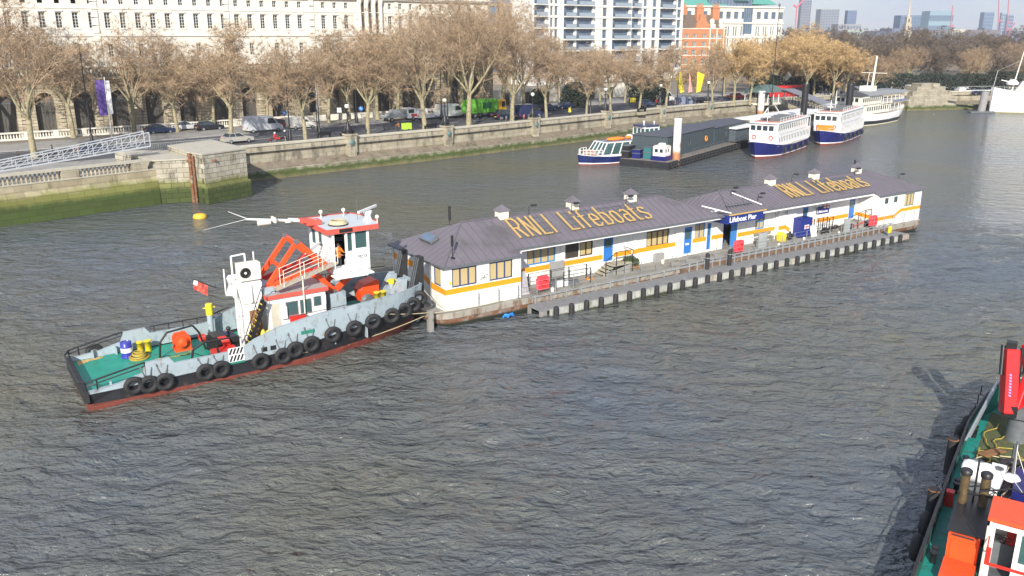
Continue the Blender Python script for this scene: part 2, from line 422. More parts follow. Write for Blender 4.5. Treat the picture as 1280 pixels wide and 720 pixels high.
struct(mb.build('kerb', mat('granite_kerb', (.36, .35, .33), .8, .1, 3)))
mb = MB(); strip(mb, AXIS, 23.4, 32, S0, S0); struct(mb.build('pavement', PAVE))
mb = MB(); strip(mb, AXIS, 32, 60, S0 - .01, S0 - .01)
a_ = offs(AXIS, 60)
for p, q in zip(a_, a_[1:]): mb.quad((*p, S0 - .01), (*q, S0 - .01), (q[0] - 200, q[1] + 1900, S0 + 2), (p[0] - 1500, p[1] + 1900, S0 + 2))
p = a_[-1]; mb.quad((*p, S0 - .01), (3500, 700, S0), (3500, 3500, S0 + 2), (p[0] - 200, p[1] + 1900, S0 + 2))
p0 = AXIS[0]
struct(mb.build('ground', EARTH))
mb = MB()
for s_ in range(-80, 260, 6):
    x, y, h = on_line(s_, 15.5)
    dx, dy = math.cos(h), math.sin(h)
    mb.quad(*[(x + dx * a + -dy * b, y + dy * a + dx * b, S0 - .114) for a, b in ((0, -.09), (2.6, -.09), (2.6, .09), (0, .09))])
    for v in (8.0, 8.35, 23.0):
        x, y, h = on_line(s_, v)
        mb.quad(*[(x + dx * a + -dy * b, y + dy * a + dx * b, S0 - .114) for a, b in ((0, -.05), (5.9, -.05), (5.9, .05), (0, .05))])
struct(mb.build('road_markings', WPAINT))
WSTONE = stone('embankment_granite', (.36, .33, .26), (.55, .5, .42), 1.5, .55, R(42), var=.2,
               stain=((.20, .18, .12), .28, .9, (1, 1, .35)),
               zband=[(1.05, (.065, .095, .02), .3, 2.2), (.25, (.22, .19, .10), .35, 1.6)])
# main river wall: battered foot, sloping ledge, upper wall and coping
rw = thing('river_wall', 'long granite embankment wall with green weed along its foot, carrying the tree lined road', 'wall', (0, 0, 0))
mb = MB()
for v0, z0, v1, z1 in ((-.35, -1.5, 0, 1.15), (0, 1.15, .22, 1.22)):
    strip(mb, WL, v0, v1, z0, z1)
mb.build('battered_face', WSTONE, rw)
mb = MB(); strip(mb, WL, .22, 1.55, 1.22, 2.0); mb.build('sloping_ledge', mat('weathered_brown_ledge', (.20, .165, .12), .9, .25, 1.2, stain=((.09, .085, .05), .35, .8)), rw)
mb = MB(); strip(mb, WL, 1.5, 1.42, 1.9, 3.05)
strip(mb, WL, 1.6, 1.6, 3.05, 4.05); strip(mb, WL, 1.42, 1.6, 3.05, 3.05); strip(mb, WL, 2.15, 2.15, 4.05, 3.0)
mb.build('upper_wall', stone('parapet_granite', (.42, .38, .29), (.6, .55, .48), 1.8, .5, R(42), var=.15, stain=((.20, .18, .14), .38, .9, (1, 1, .3))), rw)
mb = MB(); strip(mb, WL, 1.48, 1.48, 4.05, 4.28); strip(mb, WL, 1.48, 1.6, 4.28, 4.36); strip(mb, WL, 1.6, 2.16, 4.36, 4.36); strip(mb, WL, 2.28, 2.28, 4.28, 4.05); strip(mb, WL, 2.16, 2.28, 4.36, 4.28); strip(mb, WL, 1.6, 1.48, 4.05, 4.05)
mb.build('coping', mat('parapet_coping', (.44, .41, .33), .8, .12, 1.5), rw)
# pilaster blocks carrying the lions' heads and lamps
LAMP_S = [17.3, 34.2, 53.0, 71.8, 88.5, 104, 120]
BRONZE = mat('verdigris_bronze', (.10, .17, .16), .6, .3, 6)
for s_ in LAMP_S:
    x, y, h = on_line(s_, 1.1)
    e = MB()
    e.box(-.75, .75, -.25, .9, 2.2, 4.75); e.box(-.85, .85, -.33, 1.0, 4.5, 4.75)
    e.taper(-.6, .6, -.2, .5, 1.3, 2.2, -.1, 0)
    o = e.build('pilaster', MATS['parapet_granite'], rw); o.location = (x, y, 0); o.rotation_euler = (0, 0, h)
    l = MB(); l.lathe([(.42, 0), (.42, -.06), (.3, -.14), (.12, -.2)], n=14, axis='y', c=(0, -.25, 3.55)); l.torus((0, -.42, 3.35), (0, 1, .2), .2, .035, 12, 5)
    q = l.build('lion_head_plaque', BRONZE, o)
# far stair pier
x, y, h = on_line(176, .4)
st = thing('stone_landing_pier', 'stepped pale stone pier on the distant river wall between steamer and warship', 'river pier', (x, y, 0), h)
mb = MB(); mb.taper(-7, 7, -1.5, 4, -1, 3.4, .5, .3); mb.box(-5.4, 5.4, -.8, 4, 3.4, 4.6); mb.box(-4, 4, -.4, 4, 4.6, 5.6); mb.box(-2.6, 2.6, 0, 3.6, 5.6, 6.3)
mb.build('masonry', WSTONE, st)
# ------------------------------------------------------------------ left terrace wall with balustrade and pier head
LW = [(-72, 57.5), (-49.6, 82.0), (-38.7, 93.9)]
dv = Vector((LW[2][0] - LW[1][0], LW[2][1] - LW[1][1])).normalized(); LH = math.atan2(dv.y, dv.x)
lt = thing('terrace_wall', 'older river wall at the left with stone balustrade on top and green slimy foot', 'wall', (*LW[1], 0), LH)
TST = stone('terrace_stone', (.40, .35, .24), (.5, .46, .38), 1.6, .62, LH, stain=((.16, .17, .07), .3, .7, (1, 1, .4)),
            zband=[(2.7, (.21, .22, .06), .35, 1.6), (1.75, (.06, .09, .018), .25, 1.2)])
mb = MB(); LL = math.dist(LW[1], LW[2])
mb.hexa([(-45, -.25, -1.5), (LL, -.25, -1.5), (LL, 2, -1.5), (-45, 2, -1.5), (-45, -.05, 2.6), (LL, -.05, 2.6), (LL, 2, 2.6), (-45, 2, 2.6)])
mb.hexa([(-45, -.05, 2.6), (LL, -.05, 2.6), (LL, 2, 2.6), (-45, 2, 2.6), (-45, .25, 2.95), (LL, .25, 2.95), (LL, 2, 2.95), (-45, 2, 2.95)])
mb.box(-45, LL, .3, 2, 2.95, 3.75); mb.build('masonry', TST, lt)
mb = MB(); mb.box(-45, LL, .24, 1.0, 3.75, 3.87); mb.box(-45, LL, .22, 1.02, 4.72, 4.95); mb.build('rail', MATS['parapet_coping'], lt)
mb = MB()
for u in (-20, -8.6, -1.2, 6.4, 13.6): mb.box(u, u + 1.7, .26, .96, 3.87, 4.72)
mb.build('pedestal', MATS['parapet_granite'], lt)
mb = MB(); u = -30
while u < LL - .4:
    if not any(p - .1 < u < p + 1.8 for p in (-20, -8.6, -1.2, 6.4, 13.6)):
        mb.lathe([(.13, 3.87), (.07, 3.95), (.16, 4.2), (.06, 4.5), (.12, 4.66), (.12, 4.72)], u, .62, 7)
    u += .42
o = mb.build('balusters', MATS['parapet_granite'], lt); o['kind'] = 'stuff'
# pier head
ph = thing('river_pier_head', 'projecting block of pale coursed stone with weedy base and rusty guide post', 'pier', (-38.7, 93.9, 0))
PST = stone('pier_head_stone', (.46, .43, .35), (.35, .32, .26), 1.1, .55, R(59), stain=((.17, .16, .12), .3, .8, (1, 1, .35)),
            zband=[(2.5, (.20, .21, .07), .3, 1.6), (1.7, (.06, .085, .02), .25, 1.0)], msize=.03)
mb = MB(); P_ = [(0, 0), (3.5, 1.4), (5.2, 0.0), (8.3, 5.1), (1.6, 15.5), (-8, 8)]
mb.prism([(0, 0), (3.5, 1.4), (-1, 8), (-8, 8)], -1.5, 4.7)
mb.build('low_masonry', PST, ph)
mb = MB(); mb.prism([(3.0, 1.75), (5.2, -.05), (8.3, 5.1), (1.6, 13.2), (-1.4, 7.5)], -1.5, 5.35); mb.prism([(3.0, 1.75), (5.45, -.3), (8.65, 5.1), (1.6, 13.6), (-1.4, 7.5)], -1.5, 1.9)
mb.build('high_masonry', PST, ph)
mb = MB(); mb.prism([(-.2, -.2), (3.4, 1.2), (-1, 8), (-8, 8)], 4.7, 4.85); mb.build('coping', MATS['parapet_coping'], ph)
mb = MB(); mb.prism([(2.8, 1.75), (5.2, -.2), (8.45, 5.1), (1.6, 13.4), (-1.5, 7.5)], 5.35, 5.5); mb.build('coping', MATS['parapet_coping'], ph)
mb = MB(); mb.tube((3.3, 1.1, -1), (3.3, 1.1, 5.4), .2, n=8); mb.tube((3.75, .8, -1), (3.75, .8, 5.2), .14, n=6); mb.box(2.9, 6.2, .9, 1.2, 4.6, 4.75)
mb.build('guide_post', RUST, ph)
# terrace ground behind the left wall
mb = MB(); mb.add([(LW[0][0] - 30, LW[0][1] - 32, S0), (LW[2][0] - .4, LW[2][1] + .6, S0), (-40.5, 103.0, S0), (-37, 106.8, S0), (AXIS[0][0] + 20, AXIS[0][1] + 17.6, S0), (AXIS[0][0] - 40, AXIS[0][1], S0)], [(0, 1, 2, 3, 4, 5)])
struct(mb.build('pavement', PAVE))
# aluminium brow (gangway) lying behind the balustrade
g0 = Vector((-57.0, 81.5, 4.1)); g1 = Vector((-40.2, 96.6, 6.0))
gd = (g1 - g0); gl = gd.length; ga = math.atan2(gd.y, gd.x)
gw = thing('gangway', 'long silver lattice gangway sloping up behind the stone balustrade', 'gangway', g0, ga)
sl_ = (g1.z - g0.z) / math.hypot(gd.x, gd.y); gl = math.hypot(gd.x, gd.y)
for yy in (0, 1.7):
    mb = MB(); mb.bar((0, yy, 0), (gl, yy, gl * sl_), .1, .14); mb.bar((0, yy, .5), (gl, yy, gl * sl_ + 1.5), .09, .1); mb.bar((0, yy, .25), (gl, yy, gl * sl_ + .6), .05, .05)
    n = 15
    for i in range(n):
        a, b = i * gl / n, (i + 1) * gl / n; hh = lambda t: t * sl_ + .5 + 1.0 * t / gl
        mb.bar((a, yy, a * sl_), (a, yy, hh(a)), .06, .06); mb.bar((a, yy, a * sl_), (b, yy, hh(b)), .045, .045)
    mb.bar((gl, yy, gl * sl_), (gl, yy, gl * sl_ + 1.5), .08, .08)
    mb.build('side_truss', ALU, gw)
mb = MB(); mb.hexa([(0, 0, -.05), (gl, 0, gl * sl_ - .05), (gl, 1.7, gl * sl_ - .05), (0, 1.7, -.05), (0, 0, 0), (gl, 0, gl * sl_), (gl, 1.7, gl * sl_), (0, 1.7, 0)])
mb.build('walkway', GREYD, gw)
fr = thing('barrier_railing', 'grey steel pedestrian barriers standing on the stone pier head', 'barrier', (-41, 99.5, S0), R(42))
for i in range(7):
    mb = MB(); x0 = i * 1.5
    mb.bar((x0, 0, 1.1), (x0 + 1.4, 0, 1.1), .05, .05); mb.bar((x0, 0, .2), (x0 + 1.4, 0, .2), .04, .04)
    for k in range(8): mb.bar((x0 + k * .2, 0, 0 if k in (0, 7) else .2), (x0 + k * .2, 0, 1.1), .03, .03)
    mb.build('barrier_panel', STEEL, fr)
fr.location = (-42.5, 100.8, S0 + 1.2); 
mb = MB(); mb.box(-.6, 11.2, -.5, .7, -1.3, -.02); mb.build('plinth', MATS['parapet_granite'], fr)
# ------------------------------------------------------------------ palace facade
PAL = stone('palace_rusticated_stone', (.50, .44, .33), (.45, .42, .36), 1.4, .45, R(37.8), stain=((.16, .14, .11), .25, .5, (1, 1, .4)), msize=.045)
PORT = mat('portland_stone', (.71, .68, .60), .8, .06, .4, stain=((.45, .40, .30), .16, .35, (1, 1, .4)))
SHADEGL = mat('deep_window_glass', (.03, .035, .04), .12, .2, .5)
FRAMEW = mat('white_window_frame', (.6, .6, .56), .5, .05)
FH = R(37.8)
pal = thing('stone_palace', 'huge cream stone palace with rusticated arcade below and rows of tall sash windows above', 'building', (-70.2, 127.5, 0), FH)
ops = []; arch = []
u = -23.4
while u < 82:
    arch.append((u - 1.35, u + 1.35, S0 + .05, 9.75, 1)); u += 5.15
mb = MB(); PP = wall(mb, (-28, 0), (1, 0), 112, S0 - 1, 11.6, [(a + 28, b + 28, c, d, 1) for a, b, c, d, _ in arch], .9)
mb.box(-28, 84, 1.0, 30, S0 - 1, 11.4)
for a in arch:    # voussoir pier pilasters between the arches
    for k in range(10): mb.box(a[1] + .35, a[1] + 1.1, -.14, 0, S0 + .1 + k * .62, S0 + .62 + k * .62)
mb.build('arcade_wall', PAL, pal)
mb = MB(); mb.box(-28.2, 84.2, -.55, 1, 11.4, 11.75); mb.box(-28.1, 84.1, -.35, 1, 11.15, 11.4); mb.box(-28.2, 84.2, -.6, .1, 12.85, 13.15)
mb.build('terrace_cornice', PAL, pal)
mb = MB(); u = -28
while u < 84: mb.lathe([(.14, 11.75), (.08, 11.9), (.19, 12.2), (.08, 12.6), (.14, 12.85)], u, -.25, 6); u += .55
o = mb.build('terrace_balusters', PAL, pal); o['kind'] = 'stuff'
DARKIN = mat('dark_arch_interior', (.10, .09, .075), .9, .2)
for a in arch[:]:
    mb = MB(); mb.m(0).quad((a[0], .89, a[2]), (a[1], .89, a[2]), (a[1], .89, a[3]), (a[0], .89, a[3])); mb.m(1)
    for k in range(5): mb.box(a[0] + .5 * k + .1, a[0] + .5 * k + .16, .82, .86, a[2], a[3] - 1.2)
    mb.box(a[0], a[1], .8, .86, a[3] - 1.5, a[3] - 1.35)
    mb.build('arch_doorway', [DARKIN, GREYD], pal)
# upper storeys set slightly back; tall windows, small attic windows
wins = []; PITCH = 2.22
u = -25
k = 0
while u < 80:
    inport = 54.8 < u < 60.6
    if not inport:
        wins += [(u - .42, u + .42, 18.8, 21.0, 'tall'), (u - .36, u + .36, 22.25, 23.25, 'small')]
        if k % 2: wins += [(u - .38, u + .38, 14.6, 16.5, 'mid')]
    u += PITCH; k += 1
UB = 1.4
mb = MB(); PU = wall(mb, (-28, UB), (1, 0), 112, 11.75, 24.0, [(a + 28, b + 28, c, d) for a, b, c, d, _ in wins], .3)
mb.quad((-28, UB, 24), (84, UB, 24), (84, 30, 24), (-28, 30, 24)); mb.quad((84, UB, 11.75), (84, 30, 11.75), (84, 30, 24), (84, UB, 24))
mb.quad((-28, UB, 11.75), (-28, UB, 24), (-28, 30, 24), (-28, 30, 11.75)); mb.box(-28, 84, 29.9, 30, 3, 24)
mb.build('upper_wall', PORT, pal)
nw = 0
for a, b, c, d, kd in wins:
    if kd == 'small' and a < 10: continue
    if a < -14: continue
    window(pal, PU, a + 28, b + 28, c, d, .3, [SHADEGL, FRAMEW], 2, {'tall': 5, 'small': 2, 'mid': 4}[kd], .07); nw += 1
mb = MB()
mb.box(-28.1, 84.1, UB - .18, UB, 17.6, 17.95); mb.box(-28.1, 84.1, UB - .1, UB, 21.55, 21.7); mb.box(-28.1, 84.1, UB - .12, UB, 13.1, 13.4)
mb.box(-28.3, 84.3, UB - .75, UB, 24.0, 24.3); mb.box(-28.2, 84.2, UB - .5, UB, 23.75, 24.0); mb.box(-28, 84, UB - .3, UB + .2, 24.3, 25.4)
for a, b, c, d, kd in wins:
    if kd == 'tall': mb.box(a - .15, b + .15, UB - .14, UB, d + .12, d + .32); mb.box(a - .1, b + .1, UB - .1, UB, c - .2, c)
mb.build('string_course', PORT, pal)
mb = MB()
for uu in (10.5, 30.5, 45.5, 62.4, 82):
    for k in range(9): mb.box(uu, uu + .9, UB - .16, UB, 13.5 + k * 1.14, 14.5 + k * 1.14)
mb.build_split('quoin_stone', PORT, pal)
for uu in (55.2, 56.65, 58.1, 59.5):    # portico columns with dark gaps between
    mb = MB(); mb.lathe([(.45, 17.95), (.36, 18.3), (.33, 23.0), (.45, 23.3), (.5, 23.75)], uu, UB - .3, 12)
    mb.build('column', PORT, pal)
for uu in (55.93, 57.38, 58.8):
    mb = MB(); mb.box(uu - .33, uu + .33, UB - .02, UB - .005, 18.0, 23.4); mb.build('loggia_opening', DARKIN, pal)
# street balustrade in front of the arcade
bl = thing('street_balustrade', 'low white stone balustrade standing between road pavement and the palace arcade', 'balustrade', (-70.2, 127.5, 0), FH)
mb = MB(); mb.box(-28, 40, -2.6, -2.2, S0, S0 + .25); mb.box(-28, 40, -2.65, -2.15, S0 + .95, S0 + 1.15)
for k in range(18): mb.box(-28 + k * 3.8, -27.3 + k * 3.8, -2.62, -2.18, S0 + .25, S0 + .95)
mb.build('rail', PORT, bl)
mb = MB(); u = -27.
while u < 40: mb.lathe([(.1, S0 + .25), (.06, S0 + .35), (.13, S0 + .5), (.06, S0 + .8), (.1, S0 + .95)], u, -2.4, 6); u += .38
o = mb.build('balusters', PORT, bl); o['kind'] = 'stuff'
mb = MB(); 
bw_ = thing('boundary_wall', 'low pale stone wall with iron railings along the foot of the palace beyond the lamps', 'wall', (-70.2, 127.5, 0), FH)
mb.box(41, 84, -2.6, -2.2, S0, S0 + 1.0); mb.build('masonry', PORT, bw_)
mb = MB(); u = 41.
while u < 84: mb.tube((u, -2.4, S0 + 1), (u, -2.4, S0 + 1.9), .025, n=4); u += .25
mb.bar((41, -2.4, S0 + 1.8), (84, -2.4, S0 + 1.8), .05, .05); mb.build('railing', BLACK, bw_)
# ------------------------------------------------------------------ apartment blocks
APW = mat('apartment_white_cladding', (.74, .73, .68), .55, .05, .3)
APB = mat('bronze_window_frame', (.14, .11, .085), .5, .2, 1)
BGL = mat('balcony_glass', (.30, .36, .42), .05, .1, .4, spec=1)
def apartment(name, label, loc, rz, W_, bays, z1, dep=16, floor=3.25, base=3.4, wm=APW):
    b = thing('apartment_block', label, 'building', loc, rz)
    nf = int((z1 - base - 3) / floor); ops = []
    for f in range(nf):
        z = base + 3 + f * floor
        for u0, u1, kd in bays: ops.append((u0, u1, z + .35 if kd != 'w' else z + .5, z + floor - .1 if kd == 'b' else z + floor - .3, kd, f))
    mb = MB(); P = wall(mb, (0, 0), (1, 0), W_, base - 1, z1, [o_[:4] for o_ in ops], .35 if wm is APW else .2)
    mb.quad((0, 0, z1), (W_, 0, z1), (W_, dep, z1), (0, dep, z1)); mb.quad((0, 0, base), (0, 0, z1), (0, dep, z1), (0, dep, base))
    mb.quad((W_, 0, base), (W_, dep, base), (W_, dep, z1), (W_, 0, z1)); mb.box(0, W_, dep - .1, dep, base, z1)
    mb.build('wall', wm, b)
    for u0, u1, z0_, z1_, kd, f in ops:
        if kd == 'b':
            window(b, P, u0, u1, z0_, z1_, .35, [GLASSB, APB], 5, 1, .09)
            bm_ = MB(); bm_.m(0).box(u0 - .1, u1 + .1, -1.3, 0, z0_ - .35, z0_ - .12); bm_.m(1).box(u0, u1, -1.25, -1.2, z0_ - .05, z0_ + .95)
            bm_.m(2).box(u0, u1, -1.28, -1.17, z0_ + .95, z0_ + 1.0)
            for q in range(4): bm_.tube((u0 + .3 + q * (u1 - u0 - .6) / 3, -1.1, z0_ - .12), (u0 + .3 + q * (u1 - u0 - .6) / 3, -1.1, z0_ + .9), .04, n=4)
            bm_.build('balcony', [wm, BGL, STEEL], b)
        else:
            window(b, P, u0, u1, z0_, z1_, .35, [GLASSB, APB], 2, 1, .08)
    mb = MB(); 
    for f in range(nf + 1): mb.box(-.05, W_ + .05, -.12, 0, base + 2.8 + f * floor, base + 3.1 + f * floor)
    for u0, u1, kd in bays:
        if kd == 'b':
            for q in (u0 - .5, u1 + .1): mb.box(q, q + .4, -.25, 0, base + 2, z1)
    mb.build('floor_band', wm, b)
    return b
AH = R(39); ax, ay = math.cos(AH), math.sin(AH)
A0 = (5.5, 258)
def ap(u): return (A0[0] + ax * u, A0[1] + ay * u, 0)
apartment('a', 'white apartment block nearest the stone palace, with grey stair strip beside its glazed balconies', ap(0), AH, 27.5,
          [(1.0, 5.2, 'b'), (7.2, 8.2, 'w'), (8.9, 10.1, 'w'), (12.4, 16.6, 'b'), (17.6, 24.0, 'b')], 43)
apartment('b', 'middle one of the three white apartment blocks with wide glazed balconies', (ap(29)[0] - 1, ap(29)[1] + 2, 0), AH, 23,
          [(1.2, 3.0, 'w'), (5.4, 12.6, 'b'), (14.0, 17.2, 'b'), (19.5, 21, 'w')], 43)
apartment('c', 'right hand white apartment block ending beside the red brick mansion', (ap(54)[0] - 2.5, ap(54)[1] + 3, 0), AH, 16.4,
          [(1.2, 3.0, 'w'), (4.6, 11.4, 'b'), (13.4, 15.2, 'w')], 43)
apartment('d', 'brown shade-toned apartment block half hidden by bare trees next to the white blocks', (-22, 262, 0), R(8), 27,
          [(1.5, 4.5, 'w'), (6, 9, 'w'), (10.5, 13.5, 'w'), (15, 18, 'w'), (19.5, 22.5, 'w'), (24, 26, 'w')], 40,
          wm=mat('shaded_brown_cladding', (.24, .20, .15), .7, .15, .5))  # dark brown cladding colour also carries the block's shade
# ------------------------------------------------------------------ red brick mansion
BR = mat('red_brick', (.50, .21, .10), .85, .15, 2.5); ROOFT = mat('brown_roof_tiles', (.15, .11, .085), .85, .2, 2)
mx = thing('brick_mansion', 'red brick mansion with white stone bands, gables and tall chimney stacks', 'building', (61.5, 325, 0), R(22))
ops = []
for f, (za, zb) in enumerate(((5, 7.2), (8.2, 10.4), (11.6, 13.4), (14.6, 16.2), (17.4, 18.9))):
    for u in (1.0, 4.4, 8.6, 12.2, 15.2): ops.append((u, u + 1.7, za - 1, zb - 1))
mb = MB(); P = wall(mb, (0, 0), (1, 0), 18.5, 3, 20, ops, .25)
mb.quad((0, 0, 3), (0, 0, 20), (0, 14, 20), (0, 14, 3)); mb.quad((18.5, 0, 3), (18.5, 14, 3), (18.5, 14, 20), (18.5, 0, 20)); mb.box(0, 18.5, 13.9, 14, 3, 20)
mb.prismy([(5.6, 20), (11.4, 20), (11.0, 21.5), (9.9, 22.6), (9.6, 24.6), (7.4, 24.6), (7.1, 22.6), (6.0, 21.5)], -.05, .8)
mb.build('wall', BR, mx)
for o_ in ops: window(mx, P, *o_, .25, [GLASS, FRAMEW], 3, 2, .16)
mb = MB()
for z in (7.0, 10.2, 13.2, 16.1, 19.6): mb.box(-.1, 18.6, -.12, 0, z, z + .3)
for u in (12.0, 15.0, 18.0):
    mb.box(u - .4, u, -.1, 0, 3, 20)
for u in (12.9, 16.8): mb.ball((u, .8, 22.1), 1.0, 8, 5, (1, 1, 1.2)); mb.box(u - 1, u + 1, -.1, 1.8, 20, 21.3)
mb.build('stone_band', CREAM, mx)
mb = MB(); mb.taper(0, 18.5, 0, 14, 20, 24.6, 2, 4); mb.taper(-.2, 4, -.2, 3, 19.9, 24.5, 1.9, 1.4); mb.build('roof', ROOFT, mx)
for u, yy in ((1.2, 4), (7.0, 2), (14.2, 2.5)):
    mb = MB(); mb.box(u, u + 3, yy, yy + 1.5, 20, 27.4); mb.box(u - .15, u + 3.15, yy - .15, yy + 1.65, 26.9, 27.4)
    for k in range(5): mb.lathe([(.22, 27.4), (.16, 28.5), (.2, 28.6)], u + .4 + k * .56, yy + .7, 6)
    mb.build('chimney', BR, mx)
# ------------------------------------------------------------------ white office with green roof
GRN = mat('verdigris_copper_roof', (.10, .33, .27), .6, .1, 1)
of = thing('stone_office_block', 'pale stone office block with green copper roofs and glass atrium behind the brick mansion', 'building', (69, 382, 0), R(27))
ops = []
for (za, zb) in ((3.8, 6.5), (8, 11), (12.2, 15.8), (17, 21), (24.2, 27.2)):
    u = 1.5
    while u < 58:
        if not (37 < u < 42): 
            if za > 24: ops.append((u, u + 2.6, za, zb))
            else: ops += [(u, u + .8, za, zb), (u + 1.3, u + 2.1, za, zb)]
        u += 4.3 if za > 24 else 4.3
mb = MB(); P = wall(mb, (0, 0), (1, 0), 60, 2, 29.2, ops, .4)
mb.quad((0, 0, 3), (0, 0, 29.2), (0, 24, 29.2), (0, 24, 3)); mb.quad((60, 0, 3), (60, 24, 3), (60, 24, 29.2), (60, 0, 29.2)); mb.box(0, 60, 23.9, 24, 3, 29.2)
mb.quad((0, 0, 29.2), (60, 0, 29.2), (60, 24, 29.2), (0, 24, 29.2))
mb.build('wall', PORT, of)
for o_ in ops: window(of, P, *o_, .4, [GLASSB, GREYD], 2 if o_[1] - o_[0] > 1 else 1, 2, .14)
mb = MB(); mb.box(-.3, 60.3, -.5, 0, 22.2, 22.8); mb.box(-.3, 60.3, -.6, .2, 28.9, 29.5); mb.box(-.2, 60.2, -.3, 0, 16.1, 16.5); mb.build('cornice', PORT, of)
mb = MB(); mb.taper(1, 30, 2, 22, 29.5, 34.5, 6, 6); mb.taper(33, 41, 1, 20, 32, 35.5, 1, 5); mb.taper(44, 58, 2, 18, 30.5, 33.5, 3, 4); mb.build('roof', GRN, of)
mb = MB(); mb.box(20, 44, 3, 20, 29.5, 33); mb.box(37, 42, -.2, 1, 18, 29); mb.box(34, 44, 2, 18, 33, 37)
mb.build('glass_atrium', GLASSB, of)
mb = MB()
for k in range(14): mb.box(20 + k * 1.8, 20.15 + k * 1.8, 2.85, 3, 29.5, 33)
for k in range(5): mb.box(37 + k * 1.2, 37.12 + k * 1.2, -.3, -.2, 18, 29)
mb.build('glazing_bars', STEEL, of)
sh = thing('stone_wing', 'low cream stone wing stepping down at the right of the green roofed offices', 'building', (121, 398, 0), R(27))
mb = MB(); P = wall(mb, (0, 0), (1, 0), 12, 2, 17.5, [(1.5 + k * 2.6, 2.6 + k * 2.6, z, z + 2) for k in range(4) for z in (5, 8.5, 12)], .3); mb.box(0, 12, .4, 14, 2, 17.4); mb.build('wall', PORT, sh)
mb = MB(); mb.box(.2, 11.8, .3, .38, 2, 17); mb.build('glazing', GLASS, sh)
# low pale wall line behind the far street
wl_ = thing('garden_wall', 'long low white painted wall and hoarding behind the far traffic lanes', 'wall')
mb = MB(); strip(mb, WL[3:6], 35, 35, S0 - .3, 6.6); strip(mb, WL[3:6], 35, 36, 6.6, 6.6); mb.build('masonry', CREAM, wl_)
mb = MB()
for k in range(9):
    x, y, h = on_line(60 + k * 6.2, 34.8); bb = MB(); 
    mb.box(0, 0, 0, 0, 0, 0) if False else None
    dx, dy = math.cos(h), math.sin(h)
    mb.quad((x, y, S0), (x + dx * 1.6, y + dy * 1.6, S0), (x + dx * 1.6, y + dy * 1.6, 5.9), (x, y, 5.9))
mb.build('doorway', DARKIN, wl_)
# ------------------------------------------------------------------ skyline
def tower(name, label, px0, px1, ptop, Y, colr, cat='tower', zb=0, nx=6, nz=10, glass=GLASSB, taper=0, rz=0, dep=None):
    k = Y / 1080; W_ = (px1 - px0) * k; X = (px0 - 640) * k; zt = 18 + (42 - ptop) * k
    o = thing(name, label, cat, (X, Y, 0), rz)
    m = mat('wall_of_' + name + str(px0), colr, .6, .08, .02)
    mb = MB(); mb.taper(0, W_, 0, dep or W_ * .8, zb, zt, taper, taper); mb.build('wall', m, o)
    dz = (zt - zb - 6) / nz; m1 = MB(); m1.box(0, .6 * W_ / nx, -.6, .6, 0, dz * .55); me = m1.mesh('window', glass)
    for i in range(nx):
        for j in range(nz):
            u = (i + .2) * W_ / nx; z = zb + 6 + j * dz; ix = taper * (z - zb) / (zt - zb)
            link('window', me, o, loc=(u + ix * (1 - 2 * i / nx), ix, z))
    return o, W_, zt
GT = mat('haze_tinted_glass', (.12, .17, .25), .2, .1, .01)  # distance haze is put into this glass colour
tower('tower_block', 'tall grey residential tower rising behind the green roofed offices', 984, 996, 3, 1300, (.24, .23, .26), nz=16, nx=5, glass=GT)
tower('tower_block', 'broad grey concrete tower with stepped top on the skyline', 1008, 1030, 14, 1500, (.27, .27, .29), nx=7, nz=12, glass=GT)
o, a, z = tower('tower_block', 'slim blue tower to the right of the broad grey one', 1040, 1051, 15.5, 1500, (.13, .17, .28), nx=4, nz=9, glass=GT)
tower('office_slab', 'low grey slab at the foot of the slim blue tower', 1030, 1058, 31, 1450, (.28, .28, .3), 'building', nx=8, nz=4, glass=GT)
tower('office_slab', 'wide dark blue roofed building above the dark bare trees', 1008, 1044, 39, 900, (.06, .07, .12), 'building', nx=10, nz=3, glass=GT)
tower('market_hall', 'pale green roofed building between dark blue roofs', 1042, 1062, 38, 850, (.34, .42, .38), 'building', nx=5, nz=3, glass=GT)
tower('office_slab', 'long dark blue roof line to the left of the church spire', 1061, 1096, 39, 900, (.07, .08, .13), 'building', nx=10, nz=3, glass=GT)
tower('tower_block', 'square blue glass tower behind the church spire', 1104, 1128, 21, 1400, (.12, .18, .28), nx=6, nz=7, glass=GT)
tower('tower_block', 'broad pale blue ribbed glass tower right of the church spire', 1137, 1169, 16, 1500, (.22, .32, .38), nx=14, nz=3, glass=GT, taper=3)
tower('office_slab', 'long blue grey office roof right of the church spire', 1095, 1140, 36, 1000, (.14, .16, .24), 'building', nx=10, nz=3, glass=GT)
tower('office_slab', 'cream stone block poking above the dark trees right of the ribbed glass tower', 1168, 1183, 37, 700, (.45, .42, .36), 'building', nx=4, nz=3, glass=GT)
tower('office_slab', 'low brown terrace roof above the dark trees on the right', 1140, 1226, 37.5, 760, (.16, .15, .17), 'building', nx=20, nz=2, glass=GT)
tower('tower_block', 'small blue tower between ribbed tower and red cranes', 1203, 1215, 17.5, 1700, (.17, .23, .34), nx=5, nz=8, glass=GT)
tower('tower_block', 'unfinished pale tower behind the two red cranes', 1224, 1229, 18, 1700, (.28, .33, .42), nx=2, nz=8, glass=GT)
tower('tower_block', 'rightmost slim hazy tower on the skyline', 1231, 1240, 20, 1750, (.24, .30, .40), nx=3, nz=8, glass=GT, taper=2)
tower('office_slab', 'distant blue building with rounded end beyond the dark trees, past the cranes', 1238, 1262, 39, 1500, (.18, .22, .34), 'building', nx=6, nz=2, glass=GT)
SPST = mat('steeple_stone', (.46, .41, .33), .8, .1)
k = 640 / 1080
sp = thing('church_spire', 'slender pale stone church steeple rising above the dark trees', 'church', ((1113 - 640) * k, 640, 0))
